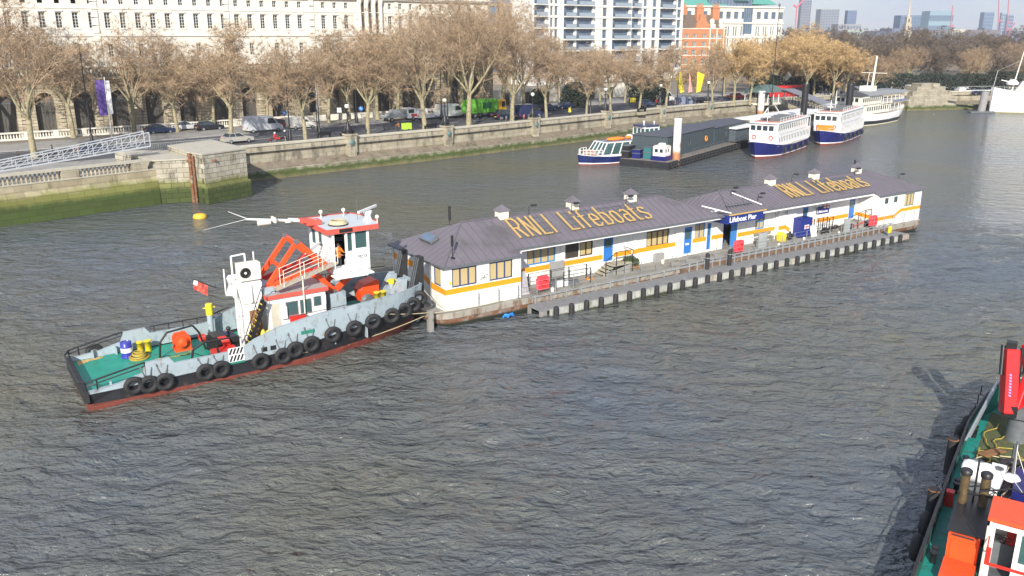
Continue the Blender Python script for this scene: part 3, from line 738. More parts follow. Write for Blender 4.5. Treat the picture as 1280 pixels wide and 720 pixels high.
mb = MB(); 
for r_, z0_, z1_ in ((2.6, 4, 19.5), (2.1, 19.5, 24.5), (1.6, 24.5, 29)):
    mb.box(-r_, r_, -r_, r_, z0_, z1_); mb.box(-r_ - .25, r_ + .25, -r_ - .25, r_ + .25, z1_ - .4, z1_)
mb.build('tower_stage', SPST, sp)
mb = MB(); mb.lathe([(1.3, 29), (.9, 33), (.5, 37), (.1, 43)], n=8); mb.tube((0, 0, 43), (0, 0, 45.5), .12, n=4); mb.build('spire', SPST, sp)
mb = MB()
for z0_, r_, hh in ((15, 2.62, 3), (20.8, 2.12, 2.4), (25.6, 1.62, 2.2)): mb.box(-.55, .55, -r_, -r_ + .05, z0_, z0_ + hh)
mb.build('belfry_opening', DARKIN, sp)
def crane(label, px, pb, pt, Y, jib, lean=0):
    k = Y / 1080; o = thing('tower_crane', label, 'crane', ((px - 640) * k, Y, 0))
    zt = 18 + (42 - pt) * k; CR = mat('crane_red', (.55, .14, .18), .5, .1)
    mb = MB(); mb.bar((0, 0, 3), (0, 0, 18 + (42 - pb) * k), .9, .9); mb.build('mast', CR, o)
    z0 = 18 + (42 - pb) * k
    mb = MB(); mb.bar((0, 0, z0), (jib[0] * k, 0, z0 + jib[1] * k), 1.2, 1.2); mb.bar((0, 0, z0), (-4 * k * (1 if jib[0] > 0 else -1), 0, z0 + 2), 1.8, 1.8); mb.build('jib', CR, o)
crane('red tower crane whose jib leans left, in front of the small skyline towers', 1221, 28, 0, 1500, (-4, 30))
crane('red tower crane standing upright at the right end of the crane pair', 1232, 30, 0, 1500, (-3, 32))
crane('thin red crane in front of the ribbed glass tower', 1165, 34, 10, 1400, (-1, 24))
crane('pale red crane above the end of the green roofed offices', 979, 12, 0, 900, (9, 12))
crane('small red crane low behind the far right trees', 1236, 38, 30, 1300, (5, 8))
# ------------------------------------------------------------------ point on a level plane seen in the photo -> world
_cp, _sp = math.cos(math.atan(318 / 1080)), math.sin(math.atan(318 / 1080))
def at(x, y, z=0.0):
    dx = (x - 640) / 1080; dy = -(y - 360) / 1080
    t = (z - 18) / (-_sp + dy * _cp); return dx * t, (_cp + dy * _sp) * t, z
# ------------------------------------------------------------------ bare trees
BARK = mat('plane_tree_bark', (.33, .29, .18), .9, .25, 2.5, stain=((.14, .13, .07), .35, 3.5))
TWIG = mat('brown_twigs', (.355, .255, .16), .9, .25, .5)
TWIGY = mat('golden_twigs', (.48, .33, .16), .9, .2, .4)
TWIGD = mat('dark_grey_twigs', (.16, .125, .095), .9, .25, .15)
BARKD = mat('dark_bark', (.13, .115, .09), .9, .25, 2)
def gen_tree(seed, H, spread, trunk_h, nl, twigs=11, tw=.02, lean=0.0):
    rnd = random.Random(seed); T = MB(); K = MB()
    def rv(): return Vector((rnd.uniform(-1, 1), rnd.uniform(-1, 1), rnd.uniform(-1, 1)))
    def spike(p, d, L_, r):
        a = d.orthogonal().normalized(); b = d.cross(a)
        q = p + d * L_
        K.add([p + a * r, p - a * r * .5 + b * r * .87, p - a * r * .5 - b * r * .87, q], [(0, 1, 3), (1, 2, 3), (2, 0, 3)])
    def grow(p, d, L_, r, depth):
        segs = 3 if depth < 3 else 2
        mb = T if depth < 2 else K
        for i in range(segs):
            d = (d + rv() * (.15 + .04 * depth) + Vector((0, 0, .12 if depth < 3 else -.02))).normalized()
            q = p + d * (L_ / segs); r2 = r * (.86 if depth < 3 else .8)
            mb.tube(p, q, r, r2, n=7 if depth < 2 else (5 if depth < 3 else 3), caps=False)
            if depth >= 2 and i < segs - 1 or (depth >= 3):
                for _ in range(3 if depth < 4 else 4): spike(q, (d * .3 + rv()).normalized(), rnd.uniform(.3, 1.0), tw * .85)
            p, r = q, r2
            if i < segs - 1 and depth < 4 and rnd.random() < .75:
                dd = (d * .55 + rv() * .9); dd.z += .25; grow(p, dd.normalized(), L_ * rnd.uniform(.5, .72), r * .55, depth + 1)
        if depth == 4:
            for _ in range(twigs): spike(p, (d * .35 + rv()).normalized(), rnd.uniform(.35, 1.1), tw)
            return
        for _ in range(3 if depth else 2):
            dd = d + rv() * (.60 + .07 * depth) + Vector((0, 0, .14 if depth < 3 else 0)); dd.x *= spread; dd.y *= spread
            grow(p, dd.normalized(), L_ * rnd.uniform(.62, .82), r * .68, depth + 1)
    r0 = .0155 * H + .03
    p = Vector((0, 0, -.1)); d = Vector((lean, 0, 1)).normalized()
    T.tube(p, p + Vector((0, 0, .5)), r0 * 1.45, r0 * 1.1, n=9, caps=False); p = p + Vector((0, 0, .5)); low = rnd.random()
    for i in range(4):
        d = (d + rv() * .05).normalized(); q = p + d * (trunk_h / 4); T.tube(p, q, r0 * (1.1 - i * .07), r0 * (1.03 - i * .07), n=9, caps=False); p = q
    L_ = (H - trunk_h) * .36
    for i in range(nl):
        a = 2 * PI * (i + rnd.uniform(-.3, .3)) / nl
        dd = Vector((math.cos(a) * .6 * spread, math.sin(a) * .6 * spread, rnd.uniform(.75, 1.5))).normalized()
        grow(p - d * rnd.uniform(0, .6), dd, L_ * rnd.uniform(.8, 1.1), r0 * .55, 1)
    grow(p, (d + rv() * .15).normalized(), L_ * 1.05, r0 * .6, 1)
    return T, K
PROTO = {}
def tree_meshes(kind, seed):
    if (kind, seed) not in PROTO:
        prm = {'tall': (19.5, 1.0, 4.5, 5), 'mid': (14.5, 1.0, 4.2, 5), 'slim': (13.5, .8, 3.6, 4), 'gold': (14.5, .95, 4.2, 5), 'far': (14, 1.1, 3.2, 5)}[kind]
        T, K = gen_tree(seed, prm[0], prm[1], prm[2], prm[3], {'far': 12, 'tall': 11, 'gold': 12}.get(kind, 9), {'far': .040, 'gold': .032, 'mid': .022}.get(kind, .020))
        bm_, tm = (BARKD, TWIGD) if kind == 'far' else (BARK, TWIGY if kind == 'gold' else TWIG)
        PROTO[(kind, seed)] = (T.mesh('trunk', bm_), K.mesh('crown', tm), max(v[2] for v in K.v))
    return PROTO[(kind, seed)]
def plant(kind, seed, x, y, z, height, rz, label, group):
    tm, cm, h = tree_meshes(kind, seed); o = thing('plane_tree', label, 'tree', (x, y, z), rz, group)
    s_ = height / h; 
    for n_, m_ in (('trunk', tm), ('crown', cm)):
        q = link(n_, m_, o); q.scale = (s_ * 1.12, s_ * 1.12, s_)
    return o
ORD = ['first', 'second', 'third', 'fourth', 'fifth', 'sixth', 'seventh', 'eighth', 'ninth', 'tenth', 'eleventh', 'twelfth', 'thirteenth', 'fourteenth', 'fifteenth', 'sixteenth', 'seventeenth', 'eighteenth', 'nineteenth', 'twentieth', 'twenty first', 'twenty second', 'twenty third', 'twenty fourth']
rnd = random.Random(7)
G1 = 'bare plane trees along the river parapet'
front = [(43, 196, 'tall', 21), (289, 178, 'mid', 17.5), (382, 177, 'mid', 15.5), (460, 170, 'mid', 16.5), (531, 163, 'tall', 20), (586, 159, 'tall', 23.5), (640, 152.5, 'tall', 21), (683, 149.5, 'mid', 15), (733, 146, 'mid', 12.5),
         (763, 143.5, 'mid', 13), (799, 140, 'mid', 13), (832, 138.5, 'slim', 14), (890, 134, 'slim', 13), (917, 132, 'gold', 14.5), (937, 130.5, 'gold', 14)]
for i, (px, py, kd, h) in enumerate(front):
    x, y, _ = at(px, py, S0)
    plant(kd, 1 + i % 3, x, y, S0, h, rnd.uniform(0, 6), 'pale barked plane tree, %s along the river parapet counting from the gangway' % ORD[i], G1)
back = [(-14, 178, 'tall', 22), (92, 172, 'mid', 17), (168, 166, 'tall', 19), (222, 165, 'mid', 15), (268, 160, 'mid', 14), (335, 155, 'mid', 13), (411, 153.5, 'mid', 16.5), (437, 151, 'mid', 15), (472, 149, 'tall', 19.5), (497, 147.5, 'mid', 17), (560, 144, 'tall', 22), (578, 142, 'tall', 23), (603, 141, 'tall', 23), (628, 139, 'tall', 24), (655, 137, 'tall', 20), (700, 133, 'mid', 15), (722, 132, 'mid', 13.5), (750, 131, 'mid', 13), (781, 128, 'mid', 13), (815, 127, 'mid', 12)]
for i, (px, py, kd, h) in enumerate(back):
    x, y, _ = at(px, py, S0)
    plant(kd, 1 + (i + 1) % 3, x, y, S0, h, rnd.uniform(0, 6), 'bare brown plane tree, %s along the far pavement counting from the banners end' % ORD[i], 'bare plane trees beyond the road')
gold = [(862, 125, 9.5), (905, 120, 11.5), (945, 118, 15), (968, 120, 14), (991, 119, 15.5), (1008, 126, 15), (1017, 122, 14), (1041, 124.5, 14), (1030, 117, 13.5), (1056, 122, 12), (1003, 114, 18)]
for i, (px, py, h) in enumerate(gold):
    x, y, _ = at(px, py, S0)
    plant('gold', 1 + i % 2, x, y, S0, h, rnd.uniform(0, 6), 'golden tree behind the passenger boats, %s in the clump after the flags' % ORD[i], 'golden bare trees behind the passenger boats')
n = 0
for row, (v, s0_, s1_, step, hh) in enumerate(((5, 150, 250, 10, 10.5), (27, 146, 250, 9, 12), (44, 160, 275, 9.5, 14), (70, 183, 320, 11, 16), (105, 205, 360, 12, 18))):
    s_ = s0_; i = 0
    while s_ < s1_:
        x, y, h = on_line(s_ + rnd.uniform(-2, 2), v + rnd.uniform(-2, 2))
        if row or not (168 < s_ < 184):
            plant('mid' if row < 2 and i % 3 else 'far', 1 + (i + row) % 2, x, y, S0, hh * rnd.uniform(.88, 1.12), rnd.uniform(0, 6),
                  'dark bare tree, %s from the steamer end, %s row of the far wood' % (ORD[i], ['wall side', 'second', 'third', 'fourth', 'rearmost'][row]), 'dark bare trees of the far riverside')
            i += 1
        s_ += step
# clipped dark evergreen shrubs behind the road
LEAFD = mat('dark_evergreen_leaves', (.022, .032, .018), .8, .4, 1.5)
for i, (px, py, w_, h_) in enumerate(((672, 137, 3, 4), (718, 134, 5, 5), (800, 129, 5, 6), (820, 128, 5, 5.5), (960, 121, 8, 5), (1000, 119, 8, 4.5), (1030, 118, 8, 5), (1080, 118, 10, 5), (1120, 117, 12, 5), (1165, 117, 12, 5), (1210, 117, 12, 5), (1250, 117, 12, 5.5))):
    x, y, _ = at(px, py, S0); r_ = random.Random(i); mb = MB()
    for k in range(1700):
        a = r_.uniform(0, 2 * PI); rr = r_.random() ** .5; z = r_.random() ** .8
        k_ = math.sqrt(max(0, 1 - (z - .35) ** 2 / .5)) * rr
        c = Vector((math.cos(a) * k_ * w_ * .6, math.sin(a) * k_ * w_ * .4, z * h_)) ; e1 = Vector((r_.uniform(-1, 1), r_.uniform(-1, 1), r_.uniform(-1, 1))).normalized() * .28; e2 = e1.orthogonal().normalized() * .2
        mb.quad(c - e1, c + e2, c + e1, c - e2)
    o = mb.build('evergreen_bush', LEAFD); o.location = (x, y, S0)
    tag(o, 'dark evergreen bush, %s along behind the embankment road' % ORD[i], 'bush', 'dark bushes behind the road')
# ------------------------------------------------------------------ street furniture
def dolphin_lamp(x, y, rz, label):
    o = thing('street_lamp', label, 'street lamp', (x, y, 0), rz, 'ornate globe lamps on the parapet')
    mb = MB(); mb.box(-.5, .5, -.5, .5, 4.36, 4.75); mb.lathe([(.48, 4.75), (.42, 5.0), (.5, 5.2), (.3, 5.6), (.2, 6.0), (.14, 6.3)], n=10)
    for sx in (-1, 1): mb.path([(sx * .35, 0, 4.75), (sx * .62, 0, 5.0), (sx * .5, 0, 5.4), (sx * .2, 0, 5.9)], .11, 6)
    mb.build('base', BLACK, o)
    mb = MB(); mb.tube((0, 0, 6.3), (0, 0, 7.9), .09, .07, 8); mb.lathe([(.07, 7.9), (.2, 8.0), (.2, 8.1)], n=8); mb.box(-.45, .45, -.04, .04, 7.5, 7.58); mb.build('column', BLACK, o)
    mb = MB(); mb.ball((0, 0, 8.42), .32, 12, 8); mb.build('globe', mat('opal_lamp_glass', (.75, .75, .72), .25, .03), o)
    mb = MB(); mb.lathe([(.2, 8.72), (.12, 8.85), (.02, 9.0)], n=8); mb.build('finial', BLACK, o)
    return o
nm = ['by the motorcyclists', 'beside the cargo bike', 'in front of the blue van', 'between the yellow post and the small tour boat', 'behind the small tour boat wheelhouse', 'above the dark mooring sheds', 'at the end of the sheds near the pavilion']
for i, s_ in enumerate(LAMP_S):
    x, y, h = on_line(s_, 1.85); dolphin_lamp(x, y, h, 'black ornate globe lamp on the parapet ' + nm[i])
def tall_lamp(px, py, H_, label, arm=1.6, z=S0, banner=None):
    x, y, _ = at(px, py, z); o = thing('street_light', label, 'street light', (x, y, z), R(130), 'tall black street lights')
    mb = MB(); mb.lathe([(.28, 0), (.28, .9), (.2, 1.1), (.2, 1.6), (.12, 1.8)], n=10); mb.build('base', BLACK, o)
    mb = MB(); mb.tube((0, 0, 1.8), (0, 0, H_), .1, .06, 8)
    if arm: mb.path([(0, 0, H_), (arm * .5, 0, H_ + .25), (arm, 0, H_ + .2)], .045, 5)
    mb.build('column', BLACK, o)
    mb = MB()
    if arm: mb.taper(arm - .1, arm + .6, -.14, .14, H_ + .08, H_ + .24, .08, .04)
    else: mb.lathe([(.06, H_), (.2, H_ + .1), (.22, H_ + .5), (.05, H_ + .65)], n=8)
    mb.build('lantern', GREYD, o)
    if banner:
        mb = MB(); mb.box(.12, .9, -.02, .02, H_ * .35, H_ * .72); mb.build('banner', banner, o)
    return o
tall_lamp(116, 184, 13.2, 'tall black street light with side arm near the big left tree')
tall_lamp(363, 178, 11.5, 'black street light beside the two motorcyclists')
tall_lamp(400, 175, 8.2, 'dark column with rust brown base between the motorcycles and the globe lamp')
tall_lamp(446, 154, 10.5, 'slim black street light beyond the road near the blue round sign')
tall_lamp(552, 150, 10.5, 'black street light just behind the white vans')
tall_lamp(560, 160.5, 11.2, 'tall black street light beside the large white van')
tall_lamp(672, 143, 11.5, 'black street light right of the blue van')
tall_lamp(738, 146, 9.5, 'black street light with brown base near the parked motorcycle')
tall_lamp(846, 137, 9, 'black street light next to the colourful flags')
tall_lamp(902, 133, 9, 'black street light near the pavilion')
tall_lamp(964, 131, 20, 'very tall dark flag mast rising behind the mooring gangway', 0)
BANN = mat('purple_banner', (.11, .06, .28), .7, .1)
x, y, _ = at(140, 172, S0); o = thing('banner_post', 'purple and white vertical banners on a post by the far pavement', 'banner', (x, y, S0), R(20))
mb = MB(); mb.tube((0, 0, 0), (0, 0, 8.6), .08, n=6); mb.build('post', WHITE, o)
mb = MB(); mb.box(-1.3, -.12, -.03, .03, 3.2, 8.2); mb.build('banner', BANN, o)
mb = MB(); mb.box(.1, .6, -.03, .03, 3.4, 8.1); mb.build('banner', WHITE2, o)
x, y, _ = at(397, 165, S0); o = thing('banner_post', 'black and white vertical banner on a post between the small van and the globe lamp', 'banner', (x, y, S0), R(20))
mb = MB(); mb.tube((0, 0, 0), (0, 0, 7.6), .08, n=6); mb.build('post', BLACK, o)
mb = MB(); mb.box(-1.0, -.1, -.03, .03, 3.0, 7.4); mb.build('banner', BLACK, o)
mb = MB(); mb.box(.1, .45, -.03, .03, 3.0, 7.4); mb.build('banner', WHITE2, o)
# road signs
def road_sign(px, py, label, colr, shape='disc', H_=2.4):
    x, y, _ = at(px, py, S0); o = thing('road_sign', label, 'road sign', (x, y, S0), R(10))
    mb = MB(); mb.tube((0, 0, 0), (0, 0, H_), .04, n=5); mb.build('post', GREYD, o); mb = MB()
    if shape == 'disc': mb.lathe([(.38, -.05), (.38, -.1)], n=14, axis='y', c=(0, 0, H_))
    else: mb.box(-.35, .35, -.1, -.05, H_ - .4, H_ + .4)
    mb.build('sign_face', colr, o); 
    if colr is BLUE:
        mb = MB(); mb.bar((-.15, -.115, H_ + .15), (.12, -.115, H_ - .15), .02, .08); mb.build('arrow', WHITE2, o)
road_sign(357, 160, 'round blue arrow sign between the silver and white vans', BLUE)
road_sign(452, 153.5, 'round blue arrow sign on the traffic island beyond the globe lamp', BLUE)
road_sign(425, 156, 'small square white sign on a thin post beyond the globe lamp', WHITE2, 'sq')
mb_pos = [(712, 146.5, 'yellow topped bollard beside the road left of the parked motorcycle'), (1103, 118, 'yellow post far along the embankment road')]
for px, py, lb in mb_pos[:1]:
    x, y, _ = at(px, py, S0); o = thing('traffic_bollard', lb, 'bollard', (x, y, S0))
    mb = MB(); mb.tube((0, 0, 0), (0, 0, .9), .12, n=8); mb.build('post', BLACK, o); mb = MB(); mb.box(-.2, .2, -.15, .15, .9, 1.7); mb.build('panel', YELLOW, o)
x, y, _ = at(791, 132, S0); o = thing('yellow_sign_board', 'small yellow board standing beyond the road by the dark bushes', 'sign', (x, y, S0))
mb = MB(); mb.box(-.6, .6, 0, .05, .6, 1.6); mb.build('panel', YELLOW, o); mb = MB(); mb.box(-.5, -.42, .05, .1, 0, .6); mb.box(.42, .5, .05, .1, 0, .6); mb.build('leg', GREYD, o)
# flags
x, y, _ = at(858, 135, S0); o = thing('flag_group', 'tall yellow and pink festival flags behind the dark sheds', 'flags', (x, y, S0), R(15))
for k, (dx, c_, lean) in enumerate(((-1.6, YELLOW, -1.4), (0.2, mat('pink_flag', (.62, .30, .25), .8, .1), .2), (2.0, YELLOW, 1.6))):
    mb = MB(); mb.m(0).tube((dx, 0, 0), (dx, 0, 5.4), .05, n=5); mb.m(1)
    mb.add([(dx, .02, 3.0), (dx + .9, .02, 3.3), (dx + lean, .02, 6.6), (dx, .02, 7.2), (dx, -.04, 3.0), (dx + .9, -.04, 3.3), (dx + lean, -.04, 6.6), (dx, -.04, 7.2)], [(0, 1, 2, 3), (7, 6, 5, 4), (0, 4, 5, 1), (1, 5, 6, 2), (2, 6, 7, 3), (3, 7, 4, 0)])
    mb.build('flag', [GREYD, c_], o)
# ------------------------------------------------------------------ vehicles
HEADL = mat('headlamp_glass', (.7, .7, .68), .15, .05); TAILL = mat('tail_lamp_red', (.45, .02, .02), .25, .1); PLATE = mat('number_plate_yellow', (.7, .55, .1), .5, .05)
def wheels(o, xs, hw, r=.33, wid=.22):
    for x_ in xs:
        for s_ in (-1, 1):
            y_ = s_ * hw; mb = MB(); mb.m(0).lathe([(r * .75, -wid / 2), (r, -wid / 2 + .03), (r, wid / 2 - .03), (r * .75, wid / 2)], n=14, axis='y', c=(x_, y_, r))
            mb.m(1).lathe([(r * .55, -wid / 2 - .01), (r * .55, wid / 2 + .01)], n=10, axis='y', c=(x_, y_, r)); mb.build('wheel', [RUBBER, STEEL], o)
def car(label, x, y, rz, col, kind='car', cat='car', z=S0 - .12):
    o = thing({'car': 'parked_car', 'taxi': 'black_taxi', 'van': 'van', 'bigvan': 'van'}[kind], label, cat, (x, y, z), rz)
    cm = mat('car_paint_%02d_%02d_%02d' % tuple(int(c * 99) for c in col), col, .28, .03, .3, spec=.7)
    if kind in ('car', 'taxi'):
        L_, W_, H_ = (4.3, 1.76, 1.45) if kind == 'car' else (4.6, 1.8, 1.75)
        body = [(-L_ / 2, .35), (L_ / 2 - .1, .3), (L_ / 2, .55), (L_ / 2 - .12, .78), (L_ / 2 - 1.15, .93), (-L_ / 2 + .25, .98), (-L_ / 2, .85)]
        gh = (-L_ / 2 + .35, L_ / 2 - 1.2); tz = H_; ins = (.45, .75)
    elif kind == 'van':
        L_, W_, H_ = 4.7, 1.85, 1.9
        body = [(-L_ / 2, .35), (L_ / 2 - .1, .3), (L_ / 2, .6), (L_ / 2 - .1, .9), (L_ / 2 - .95, 1.12), (L_ / 2 - 1.1, 1.15), (L_ / 2 - 1.75, H_), (-L_ / 2 + .08, H_), (-L_ / 2, 1.1)]
    else:
        L_, W_, H_ = 5.9, 2.0, 2.5
        body = [(-L_ / 2, .4), (L_ / 2 - .1, .35), (L_ / 2, .7), (L_ / 2 - .1, 1.05), (L_ / 2 - .8, 1.3), (L_ / 2 - 1.6, H_ - .15), (L_ / 2 - 2.2, H_), (-L_ / 2 + .08, H_), (-L_ / 2, 1.2)]
    mb = MB(); hw = W_ / 2; mb.prismy(body, -hw, hw)
    if kind in ('car', 'taxi'):
        a, b = gh
        mb.hexa([(a + ins[0], -hw + .22, tz - .05), (b - ins[1], -hw + .22, tz - .05), (b - ins[1], hw - .22, tz - .05), (a + ins[0], hw - .22, tz - .05), (a + ins[0] + .05, -hw + .27, tz), (b - ins[1] - .05, -hw + .27, tz), (b - ins[1] - .05, hw - .27, tz), (a + ins[0] + .05, hw - .27, tz)])
        for fx in (a + .25, (a + b) / 2 - .1, b - .12): 
            tx = lerp(a + ins[0], b - ins[1], (fx - a) / (b - a))
            for s_ in (-1, 1): mb.bar((fx, s_ * (hw - .02), .95), (tx, s_ * (hw - .22), tz - .03), .05, .07)
    ob = mb.build('body', cm, o)
    bv = ob.modifiers.new('bevel', 'BEVEL'); bv.width = .06; bv.segments = 2; bv.limit_method = 'ANGLE'; bv.angle_limit = R(25)
    mb = MB()
    if kind in ('car', 'taxi'):
        mb.hexa([(a, -hw + .04, .9), (b, -hw + .04, .9), (b, hw - .04, .9), (a, hw - .04, .9), (a + ins[0], -hw + .24, tz - .04), (b - ins[1], -hw + .24, tz - .04), (b - ins[1], hw - .24, tz - .04), (a + ins[0], hw - .24, tz - .04)])
    else:
        xw = L_ / 2 - (1.1 if kind == 'van' else .8); xt = L_ / 2 - (1.75 if kind == 'van' else 1.6); zb_ = 1.17 if kind == 'van' else 1.35
        mb.quad((xw + .02, -hw + .15, zb_), (xw + .02, hw - .15, zb_), (xt + .05, hw - .2, H_ - .2), (xt + .05, -hw + .2, H_ - .2))
        for s_ in (-1, 1): mb.hexa([(xt - .95, s_ * (hw + .008) - .005, zb_), (xw - .2, s_ * (hw + .008) - .005, zb_), (xw - .2, s_ * (hw + .008) + .005, zb_), (xt - .95, s_ * (hw + .008) + .005, zb_), (xt - .95, s_ * (hw + .008) - .005, H_ - .35), (xt - .1, s_ * (hw + .008) - .005, H_ - .35), (xt - .1, s_ * (hw + .008) + .005, H_ - .35), (xt - .95, s_ * (hw + .008) + .005, H_ - .35)])
    mb.build('glazing', GLASS, o)
    wheels(o, (-L_ / 2 + .85, L_ / 2 - .85), hw - .1)
    for s_ in (-1, 1):
        mb = MB(); mb.box(L_ / 2 - .14, L_ / 2 - .02, s_ * (hw - .25) - .14, s_ * (hw - .25) + .14, .58, .76); mb.build('headlight', HEADL, o)
        mb = MB(); mb.box(-L_ / 2 - .02, -L_ / 2 + .04, s_ * (hw - .15) - .1, s_ * (hw - .15) + .1, .7, .95); mb.build('tail_light', TAILL, o)
    mb = MB(); mb.box(-L_ / 2 - .03, -L_ / 2 + .02, -.25, .25, .5, .62); mb.build('number_plate', PLATE, o)
    if kind == 'taxi':
        mb = MB(); mb.box(-.05, .2, -.35, .35, tz, tz + .12); mb.build('roof_sign', YELLOW, o)
    return o
def rd(px, py, lane=None):
    x, y, _ = at(px, py, S0 - .12)
    best = min(range(0, 900), key=lambda i: (on_line(i * .3 - 60, 15)[0] - x) ** 2 + (on_line(i * .3 - 60, 15)[1] - y) ** 2)
    return x, y, on_line(best * .3 - 60, 15)[2]
def V(label, px, py, col, kind='car', cat='car', flip=False):
    x, y, h = rd(px, py); return car(label, x, y, h + (PI if flip else 0), col, kind, cat)
V('silver estate car parked behind the trunk next to the stone pier head', 297, 178.5, (.42, .40, .36))
V('silver panel van parked in front of the arcade', 329, 165, (.55, .57, .60), 'bigvan', 'van')
V('dark maroon car between the silver van and the small white van', 352, 160, (.16, .05, .04))
V('small white van beside the palace pavement, left of the globe lamp', 377, 161, (.72, .70, .64), 'van', 'van')
V('dark blue car behind the silver gangway', 200, 167, (.03, .05, .12))
V('navy car on the near lane beside the lattice gangway', 120, 192, (.04, .05, .09))
V('black car beneath the arcade left of the silver van', 262, 163, (.02, .02, .03))
V('white car beneath the arcade behind the pier head railings', 232, 163, (.6, .6, .6))
V('small white van just ahead of the recovery lorry', 533, 149, (.74, .74, .74), 'van', 'van')
V('large white panel van behind the tall lamp, left of the green lorry', 563, 147, (.78, .78, .76), 'bigvan', 'van')
V('black taxi ahead of the green lorry', 631, 149, (.015, .02, .05), 'taxi', 'taxi')
V('dark blue van near the parked row of motorcycles', 660, 147.5, (.02, .03, .10), 'bigvan', 'van')
V('dark blue saloon following the blue van', 684, 138.5, (.03, .04, .10))
V('navy car with yellow rear plate further along the road', 704, 136, (.02, .03, .08), flip=True)
V('light blue car beneath the far row of trees', 807, 133, (.10, .15, .26))
V('white delivery van in front of the white wall', 828, 128, (.75, .75, .74), 'bigvan', 'van')
V('silver blue people carrier right of the festival flags', 856, 132.5, (.25, .30, .42), 'van', 'car')
V('dark grey car beside the white wall near the flags', 874, 129.5, (.06, .06, .08))
V('grey car passing left of the pavilion', 893, 130, (.14, .14, .16))
V('dark blue car passing close to the pavilion', 905, 128.5, (.05, .06, .12))
V('red car beyond the pavilion', 921, 124, (.45, .03, .02))
V('black car under the golden trees', 1000, 122.5, (.03, .03, .035))
V('white car under the golden trees', 1030, 121.5, (.7, .7, .7))
for i, (px, c_, k_, lb) in enumerate(((1095, (.04, .12, .13), 'bigvan', 'dark teal van far along the embankment left of the white lorry'), (1145, (.7, .7, .7), 'bigvan', 'white box lorry in traffic above the far wall'), (1165, (.03, .03, .04), 'car', 'black car above the far wall beside the landing pier'), (1205, (.6, .6, .62), 'van', 'pale van right of the stone landing pier'), (1222, (.03, .05, .10), 'car', 'dark blue car right of the stone landing pier'))):
    V(lb, px, 118.5, c_, k_, 'car' if k_ == 'car' else 'van')
# flatbed recovery lorry
x, y, h = rd(499, 151.5); o = thing('recovery_lorry', 'silver flatbed recovery lorry with crew cab and red striped doors', 'lorry', (x, y, S0 - .12), h)
mb = MB(); mb.prismy([(1.1, .5), (3.3, .45), (3.4, .9), (3.2, 1.3), (2.9, 2.2), (1.1, 2.2)], -.95, .95); mb.build('cab', WHITE2, o)
mb = MB(); mb.box(1.4, 2.6, -.965, -.95, 1.35, 2.0); mb.box(1.4, 2.6, .95, .965, 1.35, 2.0); mb.quad((3.22, -.8, 1.35), (3.22, .8, 1.35), (2.96, .75, 2.1), (2.96, -.75, 2.1)); mb.build('glazing', GLASS, o)
mb = MB(); mb.box(-3.4, 1.0, -1.0, 1.0, .75, .92); mb.box(-3.4, 1.0, -1.02, -.96, .92, 1.2); mb.box(-3.4, 1, .96, 1.02, .92, 1.2); mb.box(.8, 1.0, -1, 1, .92, 2.0); mb.build('flatbed', STEEL, o)
mb = MB(); mb.box(2.0, 3.3, -.97, -.952, .75, 1.15); mb.build('door_stripe', RED, o)
mb = MB(); mb.box(-2.4, .2, -.8, .8, .92, 1.5); mb.taper(-1.9, -.1, -.7, .7, 1.5, 2.1, .4, .1); mb.build('load', STEEL, o)
wheels(o, (-2.2, 2.4), .85, .4)
# green refuse lorry
LG = mat('lime_green_paint', (.16, .50, .05), .35, .06)
x, y, h = rd(606, 146); o = thing('refuse_lorry', 'bright lime green refuse lorry with yellow cab', 'lorry', (x, y, S0 - .12), h)
mb = MB(); mb.prismy([(-4.6, .9), (2.3, .9), (2.3, 3.2), (-3.4, 3.3), (-4.4, 2.9)], -1.22, 1.22); mb.build('body', LG, o)
mb = MB(); mb.prismy([(2.5, .6), (4.3, .6), (4.35, 1.6), (4.2, 3.0), (2.5, 3.0)], -1.2, 1.2); mb.build('cab', mat('amber_cab_paint', (.75, .40, .02), .35, .05), o)
mb = MB(); mb.box(3.2, 4.0, -1.215, -1.2, 1.7, 2.7); mb.box(4.25, 4.32, -1.05, 1.05, 1.7, 2.7); mb.build('glazing', GLASS, o)
mb = MB(); mb.box(-4.3, 4.2, -1.0, 1.0, .55, .9); mb.build('chassis', GREYD, o)
mb = MB(); mb.box(-1.6, .6, -1.235, -1.22, 1.6, 2.7); mb.build('side_panel', mat('dark_green_panel', (.02, .16, .05), .4, .1), o)
wheels(o, (-3.4, -2.2, .4, 1.6, 3.5), 1.05, .48, .3)
